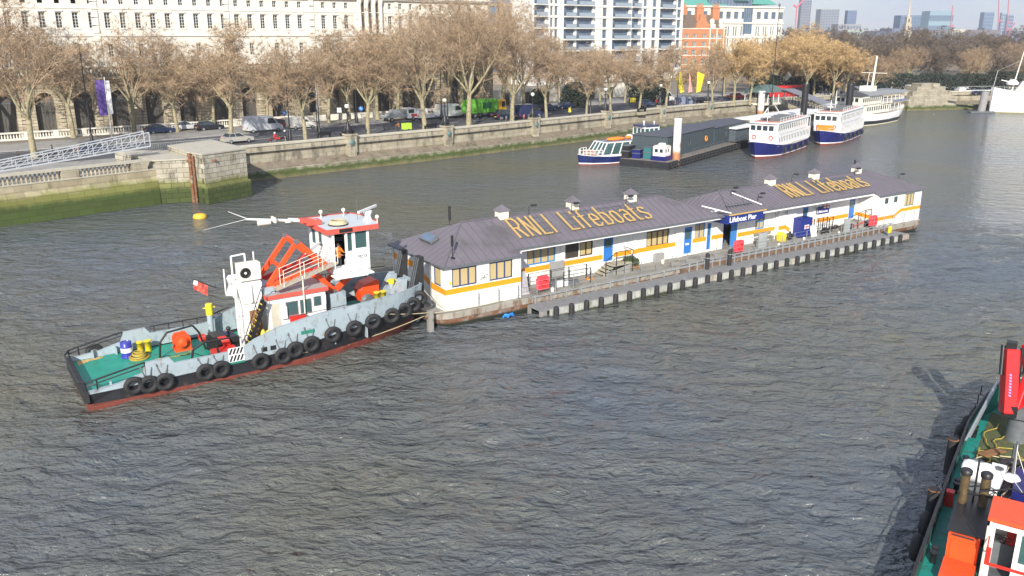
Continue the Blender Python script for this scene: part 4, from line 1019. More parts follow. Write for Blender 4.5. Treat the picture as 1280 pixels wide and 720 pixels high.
# ------------------------------------------------------------------ people
def person_mesh(pose, top, bottom, seedn=0, hv=False):
    """one continuous skinned figure; pose = dict of joints"""
    J = dict(pel=(0, 0, .95), wst=(0, 0, 1.12), che=(0, 0, 1.34), nec=(0, 0, 1.5), hed=(.02, 0, 1.60), top=(.02, 0, 1.70),
             shl=(0, .19, 1.43), ell=(-.02, .25, 1.14), wrl=(.06, .25, .90), shr=(0, -.19, 1.43), elr=(-.02, -.25, 1.14), wrr=(.06, -.25, .90),
             hil=(0, .1, .92), knl=(.03, .11, .50), anl=(-.02, .11, .09), tol=(.13, .12, .05), hir=(0, -.1, .92), knr=(.03, -.11, .50), anr=(-.02, -.11, .09), tor=(.13, -.12, .05))
    J.update(pose)
    rad = dict(pel=.14, wst=.13, che=.15, nec=.06, hed=.095, top=.075, shl=.075, ell=.05, wrl=.034, shr=.075, elr=.05, wrr=.034, hil=.10, knl=.065, anl=.045, tol=.04, hir=.10, knr=.065, anr=.045, tor=.04)
    names = list(J); idx = {n_: i for i, n_ in enumerate(names)}
    E_ = [('pel', 'wst'), ('wst', 'che'), ('che', 'nec'), ('nec', 'hed'), ('hed', 'top'), ('che', 'shl'), ('shl', 'ell'), ('ell', 'wrl'), ('che', 'shr'), ('shr', 'elr'), ('elr', 'wrr'), ('pel', 'hil'), ('hil', 'knl'), ('knl', 'anl'), ('anl', 'tol'), ('pel', 'hir'), ('hir', 'knr'), ('knr', 'anr'), ('anr', 'tor')]
    vs = [Vector(J[n_]) for n_ in names]; es = [(idx[a], idx[b]) for a, b in E_]; rs = [rad[n_] for n_ in names]
    for s_, w_, e_ in (('l', 'wrl', 'ell'), ('r', 'wrr', 'elr')):
        d = (Vector(J[w_]) - Vector(J[e_])).normalized(); sd_ = Vector((0, 1 if s_ == 'l' else -1, 0)); fw = Vector((1, 0, 0))
        i0 = len(vs); vs.append(Vector(J[w_]) + d * .07); rs.append(.032); es.append((idx[w_], i0))
        for k in range(4):
            b = vs[i0] + fw * (.026 - k * .018) + d * .03; i1 = len(vs)
            vs += [b, b + d * (.035 + .006 * (k in (1, 2))) - sd_ * .008, b + d * .062 - sd_ * .025]; rs += [.010, .009, .008]; es += [(i0, i1), (i1, i1 + 1), (i1 + 1, i1 + 2)]
        i1 = len(vs); b = Vector(J[w_]) + d * .03 + fw * .035; vs += [b, b + d * .04 + fw * .018]; rs += [.012, .009]; es += [(idx[w_], i1), (i1, i1 + 1)]
    me = bpy.data.meshes.new('person_body'); me.from_pydata([tuple(v) for v in vs], es, [])
    ob = bpy.data.objects.new('person_body', me); C.objects.link(ob)
    sk = ob.modifiers.new('skin', 'SKIN'); sk.use_smooth_shade = True
    for i, r_ in enumerate(rs): me.skin_vertices[0].data[i].radius = (r_ * (1.15 if names[i] in ('pel', 'che', 'wst') else 1) if i < len(names) else r_, r_) if False else (r_, r_)
    me.skin_vertices[0].data[0].use_root = True
    ss = ob.modifiers.new('sub', 'SUBSURF'); ss.levels = 1; ss.render_levels = 1
    dg = bpy.context.evaluated_depsgraph_get(); nm_ = bpy.data.meshes.new_from_object(ob.evaluated_get(dg)); bpy.data.objects.remove(ob)
    nm_.materials.clear()
    for m_ in (SKIN, top, bottom, BLACK): nm_.materials.append(m_)
    nek = J['nec'][2]; wl, wr = Vector(J['wrl']), Vector(J['wrr'])
    for p in nm_.polygons:
        c = p.center; z = c.z
        k = 1
        if z > nek + .01 and (c - Vector(J['hed'])).length < .25: k = 0
        elif (c - wl).length < .05 or (c - wr).length < .05 or (c - (wl + (wl - Vector(J['ell'])).normalized() * .1)).length < .085 or (c - (wr + (wr - Vector(J['elr'])).normalized() * .1)).length < .085: k = 0
        elif (c - Vector(J['anl'])).length < .12 or (c - Vector(J['tol'])).length < .12 or (c - Vector(J['anr'])).length < .12 or (c - Vector(J['tor'])).length < .12: k = 3
        elif z < J['pel'][2] - .02 and min((c - (Vector(J['hi' + s_]) * (1 - t) + Vector(J['kn' + s_]) * t)).length for s_ in 'lr' for t in (0, .5, 1)) < .3 or z < J['pel'][2] - .3: k = 2
        p.material_index = k
    return nm_, J
def person(label, x, y, z, rz, pose, top, bottom, hat=None, scale=1.0):
    me, J = person_mesh(pose, top, bottom); me.name = 'person'
    o = link('person', me); o.location = (x, y, z); o.rotation_euler = (0, 0, rz); tag(o, label, 'person'); o.scale = (scale,) * 3
    hx, hy, hz = J['hed']; mb = MB()
    if hat: mb.ball((hx, hy, hz + .05), .13, 12, 8, (1.1, .95, 1)); mb.build('helmet', hat, o)
    else: mb.ball((hx - .025, hy, hz + .05), .108, 12, 8, (1, .92, 1)); mb.build('hair', HAIR, o)
    mb = MB(); mb.m(0).add([(hx + .09, hy - .012, hz + .03), (hx + .09, hy + .012, hz + .03), (hx + .122, hy, hz - .01), (hx + .09, hy, hz - .02)], [(0, 2, 1), (0, 3, 2), (1, 2, 3)])
    mb.m(1).box(hx + .088, hx + .1, hy - .025, hy + .025, hz - .052, hz - .045)
    for s_ in (-1, 1): mb.m(2).ball((hx + .085, hy + s_ * .033, hz + .03), .012, 6, 4); mb.m(0).ball((hx, hy + s_ * .095, hz + .01), .022, 6, 4, (.8, .4, 1.2))
    mb.build('face', [SKIN, RED, BLACK], o)
    return o
HIVIS = mat('hi_vis_orange', (.85, .22, .02), .7, .08, 4); DCOAT = mat('dark_coat', (.03, .03, .035), .85, .2, 4); REDCOAT = mat('red_jacket', (.5, .03, .03), .8, .1, 4)
BEIGE = mat('beige_trousers', (.45, .40, .32), .85, .1, 4); BROWNC = mat('brown_jacket', (.35, .16, .06), .85, .1, 4)
walk = dict(knl=(.16, .1, .52), anl=(.2, .1, .09), tol=(.34, .1, .07), knr=(-.06, -.1, .5), anr=(-.26, -.1, .15), tor=(-.15, -.1, .06), ell=(-.12, .25, 1.16), wrl=(-.1, .26, .93), elr=(.08, -.25, 1.16), wrr=(.22, -.24, 1.0))
sit = dict(pel=(0, 0, .85), hil=(.02, .1, .82), hir=(.02, -.1, .82), wst=(.02, 0, 1.0), che=(.08, 0, 1.2), nec=(.12, 0, 1.36), hed=(.16, 0, 1.46), top=(.17, 0, 1.56), shl=(.08, .19, 1.29), shr=(.08, -.19, 1.29), ell=(.28, .27, 1.12), elr=(.28, -.27, 1.12), wrl=(.5, .24, 1.08), wrr=(.5, -.24, 1.08), knl=(.36, .17, .68), knr=(.36, -.17, .68), anl=(.2, .17, .32), anr=(.2, -.17, .32), tol=(.33, .17, .29), tor=(.33, -.17, .29))
bike_people = dict(sit)
x, y, _ = at(25, 208, S0); person('person in dark clothes with fair hair walking behind the stone balustrade', x, y, S0, R(50), walk, DCOAT, DENIM)
x, y, _ = at(67, 199, S0); person('person in dark coat standing right of the big left tree trunk', x, y, S0, R(200), {}, DCOAT, DENIM)
x, y, _ = at(357, 178.5, S0); person('person in black jacket, beige trousers and pale cap standing by the red motorcycle', x, y, S0, R(200), {}, DCOAT, BEIGE, WHITE2)
x, y, _ = at(436, 152, S0); person('person in black walking on the far pavement beyond the globe lamp', x, y, S0, R(40), walk, DCOAT, DENIM)
x, y, _ = at(409, 153.5, S0); person('person in dark coat by the back row tree beyond the white van', x, y, S0, R(0), {}, DCOAT, DENIM)
x, y, _ = at(806, 138, S0); person('person in blue jeans beside the tree left of the light blue car', x, y, S0, R(210), walk, DCOAT, mat('blue_jeans', (.05, .09, .2), .8, .1))
x, y, _ = at(820, 134, S0); person('person in dark red coat near the road right of the light blue car', x, y, S0, R(20), walk, REDCOAT, DENIM)
# ------------------------------------------------------------------ motorcycles
def motorbike(px, py, rz, col, label, z=S0):
    x, y, _ = at(px, py, z); o = thing('motorcycle', label, 'motorcycle', (x, y, z), rz, 'motorcycles parked along the parapet')
    for wx in (-.7, .7):
        mb = MB(); mb.m(0).torus((wx, 0, .31), (0, 1, 0), .25, .07, 16, 6); mb.m(1).lathe([(.12, -.05), (.12, .05)], n=8, axis='y', c=(wx, 0, .31)); mb.build('wheel', [RUBBER, STEEL], o)
    mb = MB(); mb.box(-.25, .3, -.14, .14, .25, .6); mb.bar((-.7, 0, .31), (.1, 0, .45), .12, .06); mb.path([(.7, .08, .31), (.5, .08, .9)], .03); mb.path([(.7, -.08, .31), (.5, -.08, .9)], .03); mb.tube((-.8, -.14, .35), (0, -.14, .3), .05); mb.build('engine_frame', GREYD, o)
    mb = MB(); mb.taper(-.15, .45, -.16, .16, .6, .88, .1, .05); mb.taper(.45, .75, -.17, .17, .65, 1.05, .12, .06); mb.bar((-.9, 0, .62), (-.5, 0, .7), .2, .08); mb.build('fairing', col, o)
    mb = MB(); mb.taper(-.85, -.1, -.14, .14, .7, .82, .05, .03); mb.build('seat', BLACK, o)
    mb = MB(); mb.tube((.45, -.36, 1.0), (.45, .36, 1.0), .02); mb.ball((.62, 0, .88), .09, 8, 5); mb.build('handlebar', BLACK, o)
    return x, y
h = R(40)
x, y = motorbike(344, 180, h, RED, 'red motorcycle with a rider in red jacket near the left globe lamp')
person('person in red jacket sitting on the red motorcycle', x - .1, y - .05, S0, h, sit, REDCOAT, DENIM, WHITE2)
motorbike(353, 179, h + .3, BLACK, 'black motorcycle parked just right of the red one near the left globe lamp')
motorbike(626, 154, h + .9, BLACK, 'black motorcycle, leftmost of the row parked by the parapet near the blue van')
motorbike(633, 153, h + .9, GREYD, 'grey motorcycle parked beside the leaning tree trunk')
motorbike(655, 151.3, h + .9, RED, 'red motorcycle in the row parked in front of the blue van')
motorbike(661, 150.8, h + .9, BLACK, 'black motorcycle in the row parked in front of the blue van')
motorbike(667, 150.5, h + .9, REDCOAT, 'dark red motorcycle in the row parked in front of the blue van')
motorbike(674, 150, h + .9, GREYD, 'grey motorcycle at the right end of the row in front of the blue van')
motorbike(751, 145, h, RUST, 'brown motorcycle standing alone right of the globe lamp')
motorbike(823, 138.5, h, REDCOAT, 'dark motorcycle left of the slim tree by the flags')
# cargo bike with green box
x, y, _ = at(499, 166, S0 - .12); o = thing('cargo_bike', 'cargo bicycle pulling a lime green box along the near lane', 'cargo bike', (x, y, S0 - .12), R(222))
for wx in (.9, -.2):
    mb = MB(); mb.torus((wx, 0, .33), (0, 1, 0), .3, .03, 16, 5); mb.build('wheel', RUBBER, o)
for wy in (-.45, .45):
    mb = MB(); mb.torus((-1.5, wy, .28), (0, 1, 0), .24, .035, 14, 5); mb.build('wheel', RUBBER, o)
mb = MB(); mb.box(-2.1, -.75, -.42, .42, .45, 1.4); mb.build('box', mat('lime_box', (.45, .68, .06), .4, .05), o)
mb = MB(); mb.path([(-.2, 0, .33), (.25, 0, .35), (.7, 0, .85), (.15, 0, .8), (-.2, 0, .33)], .025); mb.path([(.9, 0, .33), (.7, 0, .85), (.68, 0, 1.05)], .025); mb.bar((-.2, 0, .4), (-1.4, 0, .42), .05, .05); mb.tube((.62, -.28, 1.05), (.62, .28, 1.05), .018); mb.build('frame', GREYD, o)
mb = MB(); mb.taper(-.02, .26, -.08, .08, .86, .93, .02, .02); mb.build('saddle', BLACK, o)
person('person in orange brown jacket riding the cargo bicycle', x + .0, y + .0, S0 - .05, R(222), {**sit, 'anr': (.22, -.12, .42), 'tor': (.34, -.12, .38), 'anl': (.22, .12, .2), 'tol': (.34, .12, .17), 'knl': (.36, .12, .58), 'knr': (.4, -.12, .74)}, BROWNC, DENIM)
# litter / control boxes with seats flanking lamps
for px, py, lb in ((405, 172, 'black cast iron bench left of the motorcycle lamp'), (434, 171, 'black cast iron bench right of the first globe lamp'), (538, 161.5, 'black bench left of the second globe lamp'), (802, 139.5, 'dark bench left of the tree beside the walking person')):
    x, y, _ = at(px, py, S0 + .6); o = thing('embankment_bench', lb, 'bench', (x, y, S0), R(40))
    mb = MB(); mb.box(-1, 1, -.25, .25, 0, .55); mb.build('plinth', MATS['parapet_granite'], o)
    mb = MB(); mb.box(-1, 1, -.25, .25, .98, 1.04); mb.build('seat', BLACK, o); mb = MB(); mb.hexa([(-1, -.27, 1.0), (1, -.27, 1.0), (1, -.22, 1.0), (-1, -.22, 1.0), (-1, -.4, 1.45), (1, -.4, 1.45), (1, -.35, 1.45), (-1, -.35, 1.45)]); mb.build('backrest', BLACK, o)
    for sx in (-.97, .9):
        mb = MB(); mb.box(sx, sx + .08, -.25, .25, .55, 1.2); mb.build('arm', BLACK, o)
# ================================================================== lifeboat pier
PH = R(33.683); PO = (-4.212, 52.348)
def pw(u, v, z=0): return (PO[0] + u * math.cos(PH) - v * math.sin(PH), PO[1] + u * math.sin(PH) + v * math.cos(PH), z)
pier = thing('floating_lifeboat_station', 'long white floating lifeboat station with orange stripe, blue doors and amber roof letters', 'floating station', (*PO, 0), PH)
ROOF = mat('lead_grey_roof', (.150, .134, .155), .6, .07, .8, stain=((.20, .185, .195), .22, .7), grime=((.10, .09, .095), .3, .35))
CONC = mat('stained_concrete', (.30, .28, .24), .85, .15, 2, stain=((.16, .10, .06), .4, 1.5, (1, 1, .4)))
RUSTW = mat('rusty_painted_hull', (.30, .25, .21), .8, .25, 1.2, stain=((.20, .085, .04), .55, 1.1, (1, 1, .6)), grime=((.09, .06, .045), .3, 2.5),
            zband=[(.32, (.025, .03, .018), .08, .3)])
# hull: rounded rusty pontoon
mb = MB()
def ring(z, in_):
    a, b, c, d = -1.0 + in_, 52.2 - in_, -.45 + in_ * .6, 7.9 - in_ * .6; r = 1.4; pts = []
    for cx, cy, a0 in ((b - r, c + r, -90), (b - r, d - r, 0), (a + r, d - r, 90), (a + r, c + r, 180)):
        for k in range(6):
            t = R(a0 + 18 * k); pts.append((cx + r * math.cos(t), cy + r * math.sin(t), z))
    return pts
rings = [ring(-.6, .9), ring(-.1, .35), ring(.25, .12), ring(.62, 0)]
n = len(rings[0]); vs = sum(rings, [])
mb.add(vs, [(j * n + i, j * n + (i + 1) % n, (j + 1) * n + (i + 1) % n, (j + 1) * n + i) for j in range(3) for i in range(n)], sm=True)
mb.build('pontoon_hull', RUSTW, pier)
rr = [ring(.62, -.05), ring(.98, -.05), ring(1.0, 0)]; vs = sum(rr, []); mb = MB()
mb.add(vs, [(j * n + i, j * n + (i + 1) % n, (j + 1) * n + (i + 1) % n, (j + 1) * n + i) for j in range(2) for i in range(n)]); mb.add(rr[0], [tuple(range(n))[::-1]])
mb.build('deck_edge', CONC, pier)
mb = MB(); mb.add(ring(1.0, 0), [tuple(range(n))]); mb.build('deck', DECK, pier)
# walls
BF = mat('blue_window_frame', (.04, .06, .16), .4, .1); BF2 = mat('bright_blue_window_frame', (.04, .20, .50), .4, .1); BRF = mat('dark_bronze_frame', (.06, .05, .04), .45, .1)
def pwall(name, o, d, L_, z0, z1, ops, dep=.1):
    mb = MB(); P = wall(mb, o, d, L_, z0, z1, ops, dep); mb.build(name, WHITE, pier); return P
Z1 = 4.02
winF = [(.50, 2.35, 2.5, 3.74), (3.3, 5.12, 2.5, 3.74)]
P = pwall('front_wall', (0, 0), (1, 0), 5.78, 1.0, Z1, winF)
for w_ in winF: window(pier, P, *w_, .1, [BLIND, BF, BLIND], 3, 1, .09)
P = pwall('end_wall', (0, 7.3), (0, -1), 7.3, 1.0, Z1, [(5.75, 6.72, 2.5, 3.72)])
window(pier, P, 5.75, 6.72, 2.5, 3.72, .1, [BLIND, BF], 1, 1, .09)
P = pwall('return_wall', (5.78, 0), (0, 1), 2.1, 1.0, Z1, [])
M1 = 2.1
L0 = 5.78
wins = [(7.72, 10.2, 2.4, 3.65, 4, BF2), (11.06, 12.3, 2.42, 3.5, 1, None), (12.38, 13.6, 2.42, 3.5, 2, BRF), (18.85, 21.2, 2.2, 3.45, 4, BRF), (24.0, 25.15, 2.1, 3.45, 2, BF2)]
doors = [(14.62, 15.54, 1.7, 3.6), (22.86, 23.72, 1.15, 3.3), (25.4, 25.85, 1.15, 3.35)]
P = pwall('veranda_wall', (L0, M1), (1, 0), 27.25 - L0, 1.0, Z1 + .3, [(a - L0, b - L0, c, d) for a, b, c, d, *_ in wins] + [(a - L0, b - L0, c, d) for a, b, c, d in doors])
for a, b, c, d, nx, fm in wins:
    if fm is None: window(pier, P, a - L0, b - L0, c, d, .1, [BRF, BRF], 3, 3, .06, name='shutter')
    else: window(pier, P, a - L0, b - L0, c, d, .1, [BLIND, fm], nx, 1, .1)
DOORM = {}
def door(P, a, b, c, d, m=BLUE, dep=.1, glazed=True):
    w, h = b - a, d - c; mb = MB(); mb.box(0, w, -.05, -.005, 0, h); mb.box(.08, w - .08, -.065, -.05, .1, h * .4)
    p = P(a, c, dep - .003); q = P(b, c, dep - .003)
    o = mb.build('door', m, pier); o.location = p; o.rotation_euler = (0, 0, math.atan2(q[1] - p[1], q[0] - p[0]))
    g = MB(); g.box(.14, w - .14, -.066, -.052, h * .55, h * .88); g.build('pane', GLASSG, o)
    k = MB(); k.box(w - .1, w - .06, -.11, -.05, h * .46, h * .5); k.build('handle', STEEL, o); return o
for a, b, c, d in doors: door(P, a - L0, b - L0, c, d)
mb = MB(); mb.box(23.05, 23.4, M1 - .02, M1 + .03, 1.85, 2.0); mb.build('door_notice', WHITE2, pier)
# right half
E0 = 28.9
wins = [(31.1, 32.25, 2.1, 3.4, 2, BF2)]; doors = [(37.2, 37.9, 1.05, 3.35), (43.75, 44.6, 1.55, 3.45)]
P = pwall('veranda_wall', (E0, M1), (1, 0), 45.1 - E0, 1.0, Z1 + .3, [(a - E0, b - E0, c, d) for a, b, c, d, *_ in wins] + [(a - E0, b - E0, c, d) for a, b, c, d in doors])
for a, b, c, d, nx, fm in wins: window(pier, P, a - E0, b - E0, c, d, .1, [BLIND, fm], nx, 2, .1)
for a, b, c, d in doors: door(P, a - E0, b - E0, c, d)
pwall('return_wall', (45.1, 2.1), (0, -1), 2.1, 1.0, Z1, [])
winR = [(45.95 - 45.1, 46.55 - 45.1, 3.05, 3.6), (47.35 - 45.1, 47.95 - 45.1, 3.05, 3.6), (49.05 - 45.1, 50.6 - 45.1, 2.5, 3.68)]
P = pwall('front_wall', (45.1, 0), (1, 0), 6.6, 1.0, Z1, winR)
for i, w_ in enumerate(winR): window(pier, P, *w_, .1, [GLASSG if i < 2 else BLIND, BRF if i < 2 else GREYD], 1 if i < 2 else 3, 1, .07)
pwall('end_wall', (51.7, 0), (0, 1), 7.3, 1.0, Z1, []); pwall('rear_wall', (51.7, 7.3), (-1, 0), 51.7, 1.0, Z1, [])
pwall('return_wall', (27.25, 2.1), (0, 1), 1.4, 1.0, Z1 + .3, [])
# entrance recess
ENTD = mat('deep_blue_recess_paint', (.015, .035, .24), .5, .1); ENTL = mat('light_blue_panel', (.05, .20, .52), .45, .08)
mb = MB(); mb.box(27.25, 29.0, 3.5, 3.6, 1.0, 4.2); mb.box(27.26, 27.3, 2.1, 3.5, 1.0, 4.2); mb.build('entrance_lining', ENTD, pier)
mb = MB(); mb.hexa([(28.2, 2.12, 1.0), (28.9, 2.12, 1.0), (28.9, 2.18, 1.0), (28.2, 2.18, 1.0), (28.2, 2.12, 3.5), (28.9, 2.12, 3.5), (28.9, 2.18, 3.5), (28.2, 2.18, 3.5)]); mb.build('entrance_door', ENTL, pier)
mb = MB(); mb.box(31.6, 32.3, 1.2, 2.1, 1.0, 1.02)
# wall jogs / pilasters and pipes
mb = MB()
for u in (17.4, 22.2, 33.6, 10.55, 38.7): mb.box(u, u + .35, M1 - .12, M1, 1.0, Z1 + .1)
mb.box(33.7, 36.0, M1 - .3, M1, 1.0, 3.5); mb.box(16.0, 17.4, M1 - .06, M1, 2.45, 3.9)
mb.build_split('wall_panel', WHITE, pier)
mb = MB()
for u, v in ((.02, 1.9), (.0, 7.2)): mb.tube((u - .06, v, 1.0), (u - .06, v, 3.9), .045)
mb.path([(10.2, .62, 4.05), (10.9, .8, 3.95), (10.9, 2.0, 3.75), (10.75, 2.0, 1.1)], .045); mb.path([(21.9, .6, 4.0), (21.9, 2.0, 3.8), (21.9, 2.0, 1.1)], .045); mb.path([(33.5, .6, 4.0), (33.55, 2.0, 3.8), (33.55, 2.0, 1.1)], .04)
mb.build('drainpipe', WHITE2, pier)
# stripes (3 mm proud)
mb = MB(); e = .006
def seg(u0, u1, za, zb, v, h=.35):   # parallelogram strip on a front wall
    mb.hexa([(u0, v - e, za), (u1, v - e, zb), (u1, v, zb), (u0, v, za), (u0, v - e, za + h), (u1, v - e, zb + h), (u1, v, zb + h), (u0, v, za + h)])
seg(-e, 5.78, 2.08, 2.08, 0, .36)
for a, b in ((5.8, 10.5), (10.96, 14.55), (15.6, 17.38), (17.8, 22.15), (23.8, 25.33), (25.92, 27.24)): seg(a, b, 1.92, 1.92, M1, .36)
seg(17.38, 17.78, 1.92, 1.92, M1 - .12, .36)
for a, b in ((29.0, 33.58), (37.98, 38.68), (39.1, 43.7), (44.65, 45.09)): seg(a, b, 1.75, 1.75, M1, .36)
seg(33.72, 34.6, 1.8, 1.8, M1 - .3, .36); seg(34.6, 35.2, 1.8, 1.45, M1 - .3, .36)
seg(45.1, 47.6, 1.6, 1.6, 0, .33); seg(47.6, 48.6, 1.6, 2.05, 0, .33); seg(48.6, 51.7, 2.05, 2.05, 0, .33)
mb.quad((45.1 - e, 2.1, 1.75), (45.1 - e, 0, 1.6), (45.1 - e, 0, 1.93), (45.1 - e, 2.1, 2.1))
def segv(v0, v1, za, zb, h0=.38, h1=.38): mb.add([(-e, v0, za), (-e, v1, zb), (-e, v1, zb + h1), (-e, v0, za + h0)], [(0, 1, 2, 3)][:1])
segv(7.3, 4.1, 3.0, 2.95, .42, .42); segv(4.1, 1.75, 2.95, 2.1, .42, .45); segv(1.75, 0, 2.1, 2.08, .45, .36)
mb.build_split('orange_stripe', ORANGE, pier)
# fascia
mb = MB(); mb.box(5.8, 25.2, .50, .56, 3.98, 4.22); mb.box(5.8, 25.2, .56, 2.1, 4.16, 4.2); mb.box(26.9, 45.0, .50, .56, 3.9, 4.17); mb.box(26.9, 45, .56, 2.1, 4.1, 4.15); mb.box(5.72, 5.8, -.05, .56, 3.85, 4.1)
mb.build('fascia', WHITE2, pier)
# roofs
def roof(name, front, ridge, back, k, z0, gut):
    pts = front + ridge[::-1]; mb = MB()
    def zf(u, v): return z0 + k * v
    zr = z0 + k * ridge[0][1]; zb = z0 - .07
    F = [(u, v, zf(u, v)) for u, v in front]; Rg = [(u, v, zr) for u, v in ridge]; B = [(u, v, zb) for u, v in back]
    mb.quad(*(F + Rg[::-1])); mb.quad(F[-1], B[1], Rg[1]); mb.quad(B[1], B[0], Rg[0], Rg[1]); mb.quad(B[0], F[0], Rg[0])
    # soffit and edge
    E_ = F + B[::-1]; E_ = F + [B[1], B[0]]; n = len(E_)
    mb.add([(a, b, c) for a, b, c in E_] + [(a, b, c - .1) for a, b, c in E_], [(i + n, (i + 1) % n + n, (i + 1) % n, i) for i in range(n)] + [tuple(range(n, 2 * n))[::-1]])
    return mb.build(name, ROOF, pier), zr
LF = [(-.2, -.2), (5.85, -.2), (5.85, .45), (25.3, .45)]; LR_ = [(3.4, 3.75), (21.4, 3.75)]
r1, zrL = roof('roof', LF, LR_, [(-.2, 7.6), (25.3, 7.6)], .455, 4.05, 0)
RF = [(26.25, .45), (44.95, .45), (44.95, -.2), (51.95, -.2)]; RR_ = [(28.2, 3.75), (48.3, 3.75)]
r2, zrR = roof('roof', RF, RR_, [(26.25, 7.6), (51.95, 7.6)], .38, 4.05, 0)
mb = MB()   # standing seams
def seams(fr, ridge, k, z0, step):
    u = fr[0][0] + step / 2
    umax = fr[-1][0]
    while u < umax:
        v0 = min(b if a0 <= u <= a1 else 99 for (a0, b), (a1, _) in zip(fr, fr[1:]))
        if u < ridge[0][0]: v1 = lerp(fr[0][1], ridge[0][1], (u - fr[0][0]) / (ridge[0][0] - fr[0][0]))
        elif u > ridge[1][0]: v1 = lerp(fr[-1][1], ridge[1][1], (umax - u) / (umax - ridge[1][0]))
        else: v1 = ridge[0][1]
        if v1 > v0 + .1: mb.bar((u, v0, z0 + k * v0 + .015), (u, v1, z0 + k * v1 + .015), .035, .035)
        u += step
    # hip faces
    for s_, (eu, ru) in enumerate(((fr[0][0], ridge[0][0]), (umax, ridge[1][0]))):
        v = fr[0][1] + step
        zr = z0 + k * ridge[0][1]; ze = z0 + k * fr[0][1]
        while v < 7.5:
            t = (v - fr[0][1]) / (3.75 - fr[0][1]) if v < 3.75 else (7.6 - v) / 3.85
            mb.bar((eu, v, ze + .01), (lerp(eu, ru, t), v, lerp(ze, zr, t) + .01), .03, .03); v += step
seams(LF, LR_, .455, 4.05, .62); seams(RF, RR_, .38, 4.05, .45)
for (f0, f3), rg, zr, z0, k in (((LF[0], LF[-1]), LR_, zrL, 4.05, .455), ((RF[0], RF[-1]), RR_, zrR, 4.05, .38)):
    mb.bar((rg[0][0], 3.75, zr + .02), (rg[1][0], 3.75, zr + .02), .16, .06)
    mb.bar((*f0, z0 + k * f0[1] + .02), (rg[0][0], 3.75, zr + .02), .12, .05); mb.bar((*f3, z0 + k * f3[1] + .02), (rg[1][0], 3.75, zr + .02), .12, .05)
mb.bar((31.2, .45, 4.25), (29.5, 3.7, 5.46), .1, .05)
mb.build('roof_seams', mat('roof_seam_lead', (.125, .113, .132), .6, .1), pier)
mb = MB()
mb.bar((-.22, -.24, 3.93), (5.9, -.24, 3.93), .1, .1); mb.bar((-.24, -.22, 3.93), (-.24, 7.6, 3.93), .1, .1); mb.bar((5.85, .4, 4.2), (25.4, .4, 4.2), .1, .1); mb.bar((26.2, .4, 4.18), (44.9, .4, 4.18), .1, .1); mb.bar((44.9, -.24, 3.93), (52, -.24, 3.93), .1, .1); mb.bar((52.0, -.22, 3.93), (52.0, 7.6, 3.93), .1, .1)
mb.build('gutter', GREYD, pier)
# roof ventilators, skylight, lamps, pipes
for u, zr in ((6.7, zrL), (12.9, zrL), (18.5, zrL), (34.5, zrR), (40.4, zrR), (46.6, zrR)):
    mb = MB(); mb.box(u - .36, u + .36, 3.42, 4.08, zr - .3, zr + .45); o = mb.build('roof_ventilator', CREAM, pier)
    c = MB(); c.add([(u - .48, 3.3, zr + .45), (u + .48, 3.3, zr + .45), (u + .48, 4.2, zr + .45), (u - .48, 4.2, zr + .45), (u, 3.75, zr + .88)], [(0, 1, 4), (1, 2, 4), (2, 3, 4), (3, 0, 4), (3, 2, 1, 0)]); c.build('cap', ROOF, o)
mb = MB(); mb.hexa([(.9, 3.4, 4.6), (1.5, 3.4, 4.92), (1.5, 5.0, 4.92), (.9, 5.0, 4.6), (.8, 3.4, 4.78), (1.4, 3.4, 5.1), (1.4, 5.0, 5.1), (.8, 5.0, 4.78)]); o = mb.build('skylight', GREYD, pier)
mb = MB(); mb.hexa([(.85, 3.5, 4.79), (1.38, 3.5, 5.09), (1.38, 4.9, 5.09), (.85, 4.9, 4.79), (.84, 3.5, 4.81), (1.37, 3.5, 5.11), (1.37, 4.9, 5.11), (.84, 4.9, 4.81)]); mb.build('pane', GLASSB, o)
for u, v, zb, h in ((.9, .6, 4.25, 1.0), (4.6, 7.4, 3.9, 1.5), (48.8, 5.5, 4.9, .9)):
    mb = MB(); mb.tube((u, v, zb), (u, v, zb + h * .8), .03, n=5); mb.tube((u, v, zb + h * .8), (u, v, zb + h * 1.5), .09, n=8); mb.lathe([(.22, zb), (.15, zb + .08), (.04, zb + .12)], u, v, 8); mb.build('signal_horn', BLACK, pier)
for u, v, z in ((8.9, 3.6, 5.75), (12.4, 3.2, 5.6), (17.6, 3.2, 5.6), (37.2, 3.6, 5.5), (45.6, 3.2, 5.35), (28.8, 2.9, 5.2), (30.6, 1.6, 4.75), (50.5, 1.8, 4.6)):
    mb = MB(); mb.path([(u, v, z - .1), (u, v, z + .55), (u + .2, v - .15, z + .62)], .025); mb.taper(u + .05, u + .5, v - .35, v - .05, z + .55, z + .68, .06, .06); mb.build('roof_floodlight', BLACK, pier)
mb = MB(); mb.bar((29.0, 3.1, 5.35), (30.3, .9, 4.55), .08, .08); mb.bar((25.0, 2.5, 4.75), (26.3, .5, 4.35), .08, .08); mb.build('roof_pipe', WHITE2, pier)
mb = MB()
for k in range(9): mb.bar((26.6 + k * .35, 1.2 + .05 * (k % 3), 4.62), (26.9 + k * .35, 1.7, 4.8), .05, .05)
mb.path([(26.6, 1.3, 4.75), (29.6, 1.3, 4.75)], .05); mb.tube((28.9, 1.6, 4.65), (28.9, 1.6, 5.6), .02, n=4); mb.build('aerial_tray', GREYD, pier)
